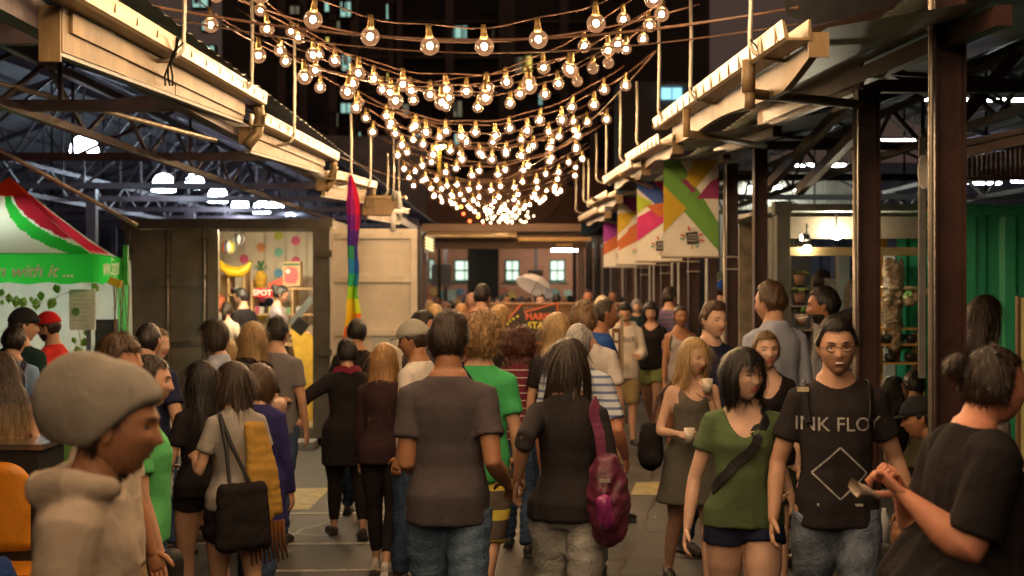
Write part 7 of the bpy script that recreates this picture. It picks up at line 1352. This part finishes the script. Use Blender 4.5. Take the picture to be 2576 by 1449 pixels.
person('small blond girl seen from behind left of the honey blond woman', 574, 852, 300, 5, sex='f', hair='long', hairlen=.28, hairc=BL, shirt=('tee', white, .4), pants=('jeans', JD))
person('woman with dark bob and pale blue top in profile facing left', 536, 804, 330, -84, sex='f', skin='pale', hair='bob', hairc=DB, shirt=('tee', C('pale_blue_top', (.42, .46, .62)), .5), pants=('jeans', JD))
def tote(i):
    H = i['H']; c = i['T']((-.03 * H, -.115 * H, i['tz'](.50)))
    lump('tote_bag', [([c + Vector((x, 0, -.15)), c + Vector((x * .9, .01, .12))], [.05, .04]) for x in (-.11, -.05, 0, .05, .11)], C('tote_black', (.016, .013, .014)), i['root'], .014, 3, .006, 5)
    for x in (-.07, .05): MB().tube([c + Vector((x, .01, .13)), i['T']((-.06 * H + x * .3, -.075 * H, i['tz'](.72))), i['T']((-.075 * H, -.03 * H, i['tz'](.83)))], .010, 6).obj('bag_strap', STRAP, i['root'])
    b2 = i['T']((.05 * H, -.085 * H, i['tz'](.60)))
    lump('mustard_scarf', [([b2 + Vector((x * .5 - .03, .02, .28)), b2 + Vector((x, 0, .05)), b2 + Vector((x * 1.2 + .02, 0, -.26 + .03 * k))], [.026, .030, .026]) for k, x in enumerate((-.05, -.01, .03, .07))], cloth('mustard', (.38, .22, .05)), i['root'], .012, 2, .005, 4)
    for k in range(9): x = -.06 + k * .02; MB().tube([b2 + Vector((x * 1.1 + .02, 0, -.22)), b2 + Vector((x * 1.2 + .025, .01, -.34)), b2 + Vector((x * 1.3 + .03, 0, -.44 + .01 * (k % 3)))], [.011, .008, .004], 6).obj('scarf_tassel', cloth('brown_fringe', (.12, .05, .02)), i['root'], True)
person('young woman with dip dyed hair, grey T-shirt, black tote and bare legs', 586, 908, 480, -38, sex='f', skin='light', hair='long', hairlen=.44, hairc=OM, shirt=('tee', C('heather_grey', (.30, .28, .26)), .3, .6), pants=('shorts', black, .5), head=(-36, 0, 0), arms=(hold(.0, .15, -.13), hold(.0, .14, -.15)), extra=tote, legs=((6, 2), (-6, 6)))
person('girl with long black hair, black top and white jacket at left', 505, 905, 450, -34, sex='f', hair='long', hairlen=.36, hairc=BK, shirt=('tee', black, .5), pants=('hotpants', black), arms=(hold(.0, .14, -.2), None), head=(-20, -6, 0),
       extra=lambda i: lump('white_jacket', [([i['T']((.06 * i['H'], -.07 * i['H'], i['tz'](.72))), i['T']((.08 * i['H'], -.06 * i['H'], i['tz'](.52)))], [.045, .05])], white, i['root'], .014, 2, .008, 3))
person('woman in royal purple blue cloak behind the dip dyed hair', 652, 915, 432, 6, sex='f', hair='bob', hairc=BR, shirt=('coat', C('violet_blue', (.03, .028, .12)), .6), pants=('jeans', JD))
person('man with clipped hair in navy T-shirt and white shorts from behind', 374, 810, 402, 16, sex='m', fat=.25, skin='light', hair='buzz', hairc=BK, shirt=('tee', navy, .5), pants=('long_shorts', C('pale_shorts', (.45, .45, .44))), arms=(hold(.0, .1, -.2), hold(.06, .06, -.28)))
person('pale faced person looking out from behind the clipped haired man', 398, 822, 350, 110, sex='f', skin='pale', hair='ponytail', hairlen=.15, hairc=LB, shirt=('tee', white, .4), pants=('jeans', JD), head=(20, 0, 0))
# left stall
person('man in black flat peaked cap and dark green T-shirt at the gazebo counter', 60, 776, 335, 22, sex='m', fat=.5, skin='light', hair='neat', hairc=DB, cap=C('cap_black', (.02, .022, .026)), shirt=('tee', C('dark_green_tee', (.015, .04, .035)), .6), pants=('jeans', JD), head=(40, 0, 0))
person('boy with black hair and pale blue T-shirt with a navy strap', 36, 817, 345, 4, sex='m', hair='neat', hairc=BK, shirt=('tee', C('sky_tee', (.20, .32, .55)), .5), pants=('jeans', JD), extra=lambda i: strap(i, [(.05, 0, .84), (.06, -.05, .8), (.07, -.06, .7)], .045, navy, 'shoulder_strap', .008, .007))
person('woman with bare back, maroon bikini top and long two tone hair at left edge', 4, 884, 455, -22, sex='f', skin='light', fat=.15, hair='long', hairlen=.36, hairc=OM2, shirt=('bikini', C('maroon_bikini', (.09, .01, .03)), .0), pants=('skirt', black), arms=(None, hold(-.02, .12, -.2)), head=(-20, -20, 0))
person('stall worker in red cap and red T-shirt facing left', 122, 785, 300, -82, sex='m', skin='light', fat=.2, hair='neat', hairc=DB, beard=True, cap=C('cap_red', (.55, .02, .03)), shirt=('tee', C('red_tee', (.60, .04, .04)), .5), pants=('jeans', JD), arms=(hold(.02, .16, -.16), hold(.02, .16, -.16)), head=(0, -8, 0))
# inside the shop
person('boy in black T-shirt leaning at the shop shelves facing left', 607, 724, 198, -55, base=.22, sex='m', skin='light', hair='short', hairc=BK, shirt=('tee', black, .4), pants=('jeans', JD), head=(-20, -14, 0))
person('woman with tied dark hair and cream T-shirt inside the shop', 572, 757, 200, 10, base=.22, sex='f', hair='ponytail', hairlen=.15, hairc=DB, shirt=('tee', C('cream_tee', (.60, .55, .42)), .4), pants=('jeans', JD), arms=(None, hold(.03, .1, -.22)))
person('red haired woman in grey top at the left jamb of the shop', 552, 738, 196, -10, base=.22, sex='f', hair='ponytail', hairlen=.12, hairc=RD, shirt=('tee', grey, .4), pants=('jeans', JD))
person('woman with dark bun and mauve grey T-shirt serving at the shop counter', 706, 716, 197, 70, base=.22, sex='f', skin='light', hair='bun', hairc=BK, shirt=('tee', C('mauve_grey', (.26, .22, .24)), .5), pants=('trousers', grey), arms=(hold(.0, .17, -.16), hold(.0, .18, -.16)), head=(10, -22, 0))
# middle distance centre right
def num(i): decal(i, '1869', .11, .70, mat('black_print', (.03, .025, .03), .7), 'lettering')
person('man in open white hoodie marked 1869 and khaki shorts, head bowed', 1573, 760, 208, 172, sex='m', skin='light', fat=.2, hair='short', hairc=BK, shirt=('hoodie', C('white_hoodie', (.58, .52, .45)), .6), pants=('long_shorts', KH, .5), head=(20, -28, 0), arms=(hold(-.02, .16, -.17), hold(.0, .15, -.19)), extra=lambda i: (decal(i, '1869', .10, .735, mat('black_print', (.03, .025, .03), .7), 'lettering')), legs=((5, 2), (-10, 8)), shoes=(.02, .02, .03))
person('woman with dark bob, black top and green shorts beside the white hoodie', 1638, 759, 200, 200, sex='f', skin='light', hair='bob', hairc=BK, shirt=('tee', black, .4, .4), neck_cut=(.04, .06), pants=('shorts', C('sage_shorts', (.22, .27, .10)), .5), head=(-8, -8, 0), shoes=(.1, .04, .02), legs=((12, 3), (-14, 25)))
person('woman in pale floral sleeveless top with thin black strap', 1713, 767, 226, 178, sex='f', skin='tan', hair='ponytail', hairlen=.12, hairc=DB, shirt=('tank', C('floral_grey', (.36, .34, .36)), .4), pants=('shorts', C('grey_shorts', (.2, .2, .2)), .5), head=(-8, 0, 0), extra=lambda i: strap(i, [(.06, 0, .83), (.062, .04, .79), (.08, .05, .7)], .02, STRAP, 'strap', .006, .005))
person('man in violet grey striped T-shirt from behind near the columns', 1686, 722, 196, 24, sex='m', fat=.2, hair='short', hairc=DB, shirt=('tee', C('violet_stripe', (.13, .13, .26), ((.24, .15, .24), .06, .4)), .5), pants=('jeans', JD), head=(24, 0, 0))
person('grey haired woman with glasses in dark clothes in the shade', 1602, 752, 150, 182, sex='f', skin='pale', hair='bob', hairc=GY, shirt=('long', C('dark_teal', (.02, .04, .05)), .5), pants=('trousers', black))
person('person in flat straw hat behind the crop haired man', 1515, 745, 205, 10, sex='m', hair='neat', hairc=LB, cap=C('straw', (.52, .42, .30)), shirt=('tee', char, .5), pants=('jeans', JD))
person('pink faced man between the kiosk and receding columns', 1479, 727, 130, 178, sex='m', skin='pink', fat=.4, hair='neat', hairc=DB, shirt=('tee', C('rust', (.25, .08, .05)), .5), pants=('jeans', JD))
person('person with blue cap half behind the banner column', 1822, 705, 185, 60, sex='m', skin='pale', hair='neat', hairc=DB, cap=C('cap_blue', (.02, .08, .40)), shirt=('tee', white, .4), pants=('jeans', JD))
person('tall man in maroon T-shirt with dark hair standing over the far crowd', 1214, 715, 222, 20, sex='m', fat=.2, skin='light', hair='short', hairc=BK, shirt=('tee', C('maroon', (.12, .025, .04)), .5), pants=('jeans', JD), head=(8, 0, 0))
person('woman with light waved hair checking a glowing phone by the market sign', 1257, 765, 232, 62, sex='f', hair='long', hairlen=.2, hairc=('wavy_blond_hair', (.42, .26, .11), None), shirt=('tee', black, .4), pants=('jeans', JD), head=(0, -20, 0), arms=(hold(-.04, .15, -.02), hold(-.04, .15, -.04)),  # waved blond hair with a colour of its own
       extra=lambda i: MB().box(i['AR'][0][2] + Vector((0, .06, .07)), (.07, .008, .13)).obj('phone', emit('phone_glow', (1, .85, .6), 2.0), i['root']))
# bar faces
person('man with cropped hair and beard turned right inside the bar', 2070, 678, 222, 70, sex='m', skin='tan', hair='neat', hairc=DB, beard=True, shirt=('tee', white, .4), pants=('jeans', JD), base=.1)
person('man with dark hair left of the cropped man in the bar', 2034, 693, 216, 60, sex='m', skin='tan', hair='neat', hairc=BK, shirt=('tee', C('maroon', 0), .4), pants=('jeans', JD), base=.1, head=(0, -10, 0))
person('pale man with tousled hair leftmost in the bar', 2012, 695, 208, 70, sex='m', skin='pale', hair='short', hairc=DB, shirt=('tee', grey, .4), pants=('jeans', JD), base=.1)
person('woman with dark shoulder hair facing away in the bar by a column', 2150, 702, 235, 10, sex='f', hair='long', hairlen=.28, hairc=BR, shirt=('tee', black, .4), pants=('jeans', JD), base=.1)
# right side
person('woman with long dark hair and white lace top lifting food at the green container', 2478, 742, 385, 58, sex='f', skin='light', hair='long', hairlen=.42, hairc=DB, shirt=('tee', C('lace_white', (.46, .42, .38)), .4, .9), pants=('skirt', black), arms=(hold(-.02, .14, -.06), hold(.03, .17, -.0)), head=(8, -8, 0))
person('person in black top partly hidden left of the lace top woman', 2432, 775, 360, 20, sex='f', hair='bob', hairc=BK, shirt=('tee', black, .4, .5), pants=('jeans', JD))
def bottle(i):
    p = i['T']((-.16 * i['H'], .26 * i['H'], i['tz'](.63))); o = MB().lathe(tuple(p), [(.001, -.1), (.032, -.1), (.034, .04), (.015, .09), (.014, .11), (.001, .11)], 12).obj('water_bottle', mat('clear_plastic', (.45, .48, .52), .1, var=.2), None, True, label='clear plastic water bottle held near the seated man in the cap', category='bottle'); o.matrix_world = Matrix.Translation(i['root'].location) @ Matrix.Rotation(i['root'].rotation_euler.z, 4, 'Z')
person('seated man in dark cap, black vest over white sleeves, hands on knees', 2312, 944, 405, -72, H=1.75, sit=.46, sex='m', skin='tan', hair='neat', hairc=BK, cap=C('cap_black', 0), shirt=('tee', C('grey_white_tee', (.40, .38, .37)), .5, .9), pants=('shorts', JB, .5), legs=((80, 85), (84, 80)), lean=22, arms=(hold(.0, .17, -.20), hold(.0, .19, -.17)), head=(-10, -6, 0), extra=bottle)
person('seated woman with black hair looking up to the right by the ferns', 2252, 884, 330, 95, H=1.62, sit=.46, sex='f', skin='light', hair='long', hairlen=.25, hairc=BK, shirt=('tee', black, .4), pants=('jeans', JD), legs=((80, 80), (80, 85)), head=(0, 14, 0))
person('hunched person in olive khaki jacket with back to us beside the ferns', 2300, 868, 320, 25, H=1.7, sit=.55, sex='m', fat=.7, hair='neat', hairc=BK, shirt=('long', C('olive_khaki', (.20, .18, .11)), .8), pants=('jeans', JD), legs=((70, 70), (70, 70)), lean=30)
# far crowd between the lane end and the kiosk: each with hair and clothes of its own
FAR = [(1080, 752, 118, 'f', 'long', BL, 'white', (.6, .58, .55), 0, 'low beside the open white door'), (1102, 742, 104, 'm', 'neat', DB, 'pale blue', (.35, .42, .5), 180, 'left of the notice board'), (1094, 764, 205, 'f', 'long', BL, 'tan', (.4, .3, .2), 5, 'nearest under the notice board'), (1118, 760, 150, 'f', 'bigcurly', AU, 'plum', (.12, .03, .08), 20, 'right of the tan topped blond'),
       (1135, 755, 128, 'm', 'neat', BK, 'dark grey', (.06, .06, .06), 0, 'under the large left window'), (1150, 748, 112, 'f', 'bun', BL, 'cream', (.5, .45, .35), 0, 'under the large left window with a bun'), (1160, 762, 168, 'f', 'long', SB, 'pink', (.45, .2, .25), -20, 'left of the tall maroon man'), (1172, 746, 118, 'm', 'short', BK, 'brown', (.12, .07, .05), 10, 'behind the pink topped woman'), (1186, 737, 176, 'm', 'neat', ('sandy_crop', (.42, .24, .17), None), 'lavender', (.38, .3, .42), -30, 'with pinkish crop left of tall man'),
       (1238, 752, 122, 'f', 'bob', BK, 'teal', (.05, .2, .2), 0, 'just right of the tall maroon man'), (1253, 745, 108, 'm', 'short', BR, 'beige', (.4, .33, .25), 185, 'face to camera near the dark pier'), (1270, 738, 138, 'm', 'short', BK, 'black', (.03, .03, .03), 120, 'looking right under the dark pier'), (1290, 748, 104, 'f', 'long', DB, 'red', (.4, .04, .04), 0, 'left of the umbrella'), (1312, 744, 98, 'm', 'neat', GY, 'blue', (.08, .12, .3), 0, 'grey headed left of the umbrella'), (1330, 750, 108, 'f', 'bob', AU, 'mustard', (.4, .28, .05), 180, 'below the umbrella rim'),
       (1361, 738, 140, 'm', 'neat', DB, 'light grey', (.4, .4, .4), 200, 'carrying the grey umbrella'), (1400, 738, 132, 'm', 'short', BK, 'charcoal', (.05, .05, .06), 0, 'right of the umbrella'), (1418, 744, 112, 'f', 'long', BL, 'white', (.55, .5, .45), 170, 'right of the umbrella facing camera'), (1434, 742, 104, 'm', 'neat', BK, 'navy', (.02, .03, .08), 0, 'near the small white AH sign'), (1448, 750, 110, 'f', 'ponytail', BR, 'coral', (.5, .18, .12), 20, 'at the right end of the brick hall'), (1068, 758, 96, 'm', 'short', BK, 'mint', (.25, .42, .33), 180, 'hard against the white door edge'), (1302, 752, 90, 'm', 'buzz', DB, 'orange', (.5, .2, .04), 185, 'far between pier and umbrella'), (1375, 752, 92, 'f', 'bob', BR, 'lilac', (.35, .25, .42), 10, 'small and far under the umbrella edge'),
       (1500, 742, 96, 'm', 'short', BK, 'olive', (.12, .12, .05), 0, 'in front of the receding columns'), (1542, 728, 128, 'm', 'neat', DB, 'grey blue', (.14, .17, .22), 190, 'under the last banner'), (1560, 740, 110, 'f', 'long', DB, 'rose', (.35, .12, .16), 0, 'below the banners beside a column')]
for px, top, ppm, sx, hr, hc_, cn_, col_, yw, wh in FAR:
    if isinstance(hc_, tuple) and hc_[0] == 'sandy_crop': pass
    person('%s in %s top in the far crowd, %s' % ('woman' if sx == 'f' else 'man', cn_, wh), px, top, ppm, yw, H=None, sex=sx, hair=hr, hairc=hc_, skin=('light', 'pale', 'tan', 'pink')[int(px) % 4], hairlen=.22, shirt=('tee', cloth('far_' + cn_.replace(' ', '_'), col_), .5), pants=('jeans', JD), group='far crowd at the lane end')
bpy.data.scenes.remove(TMP)
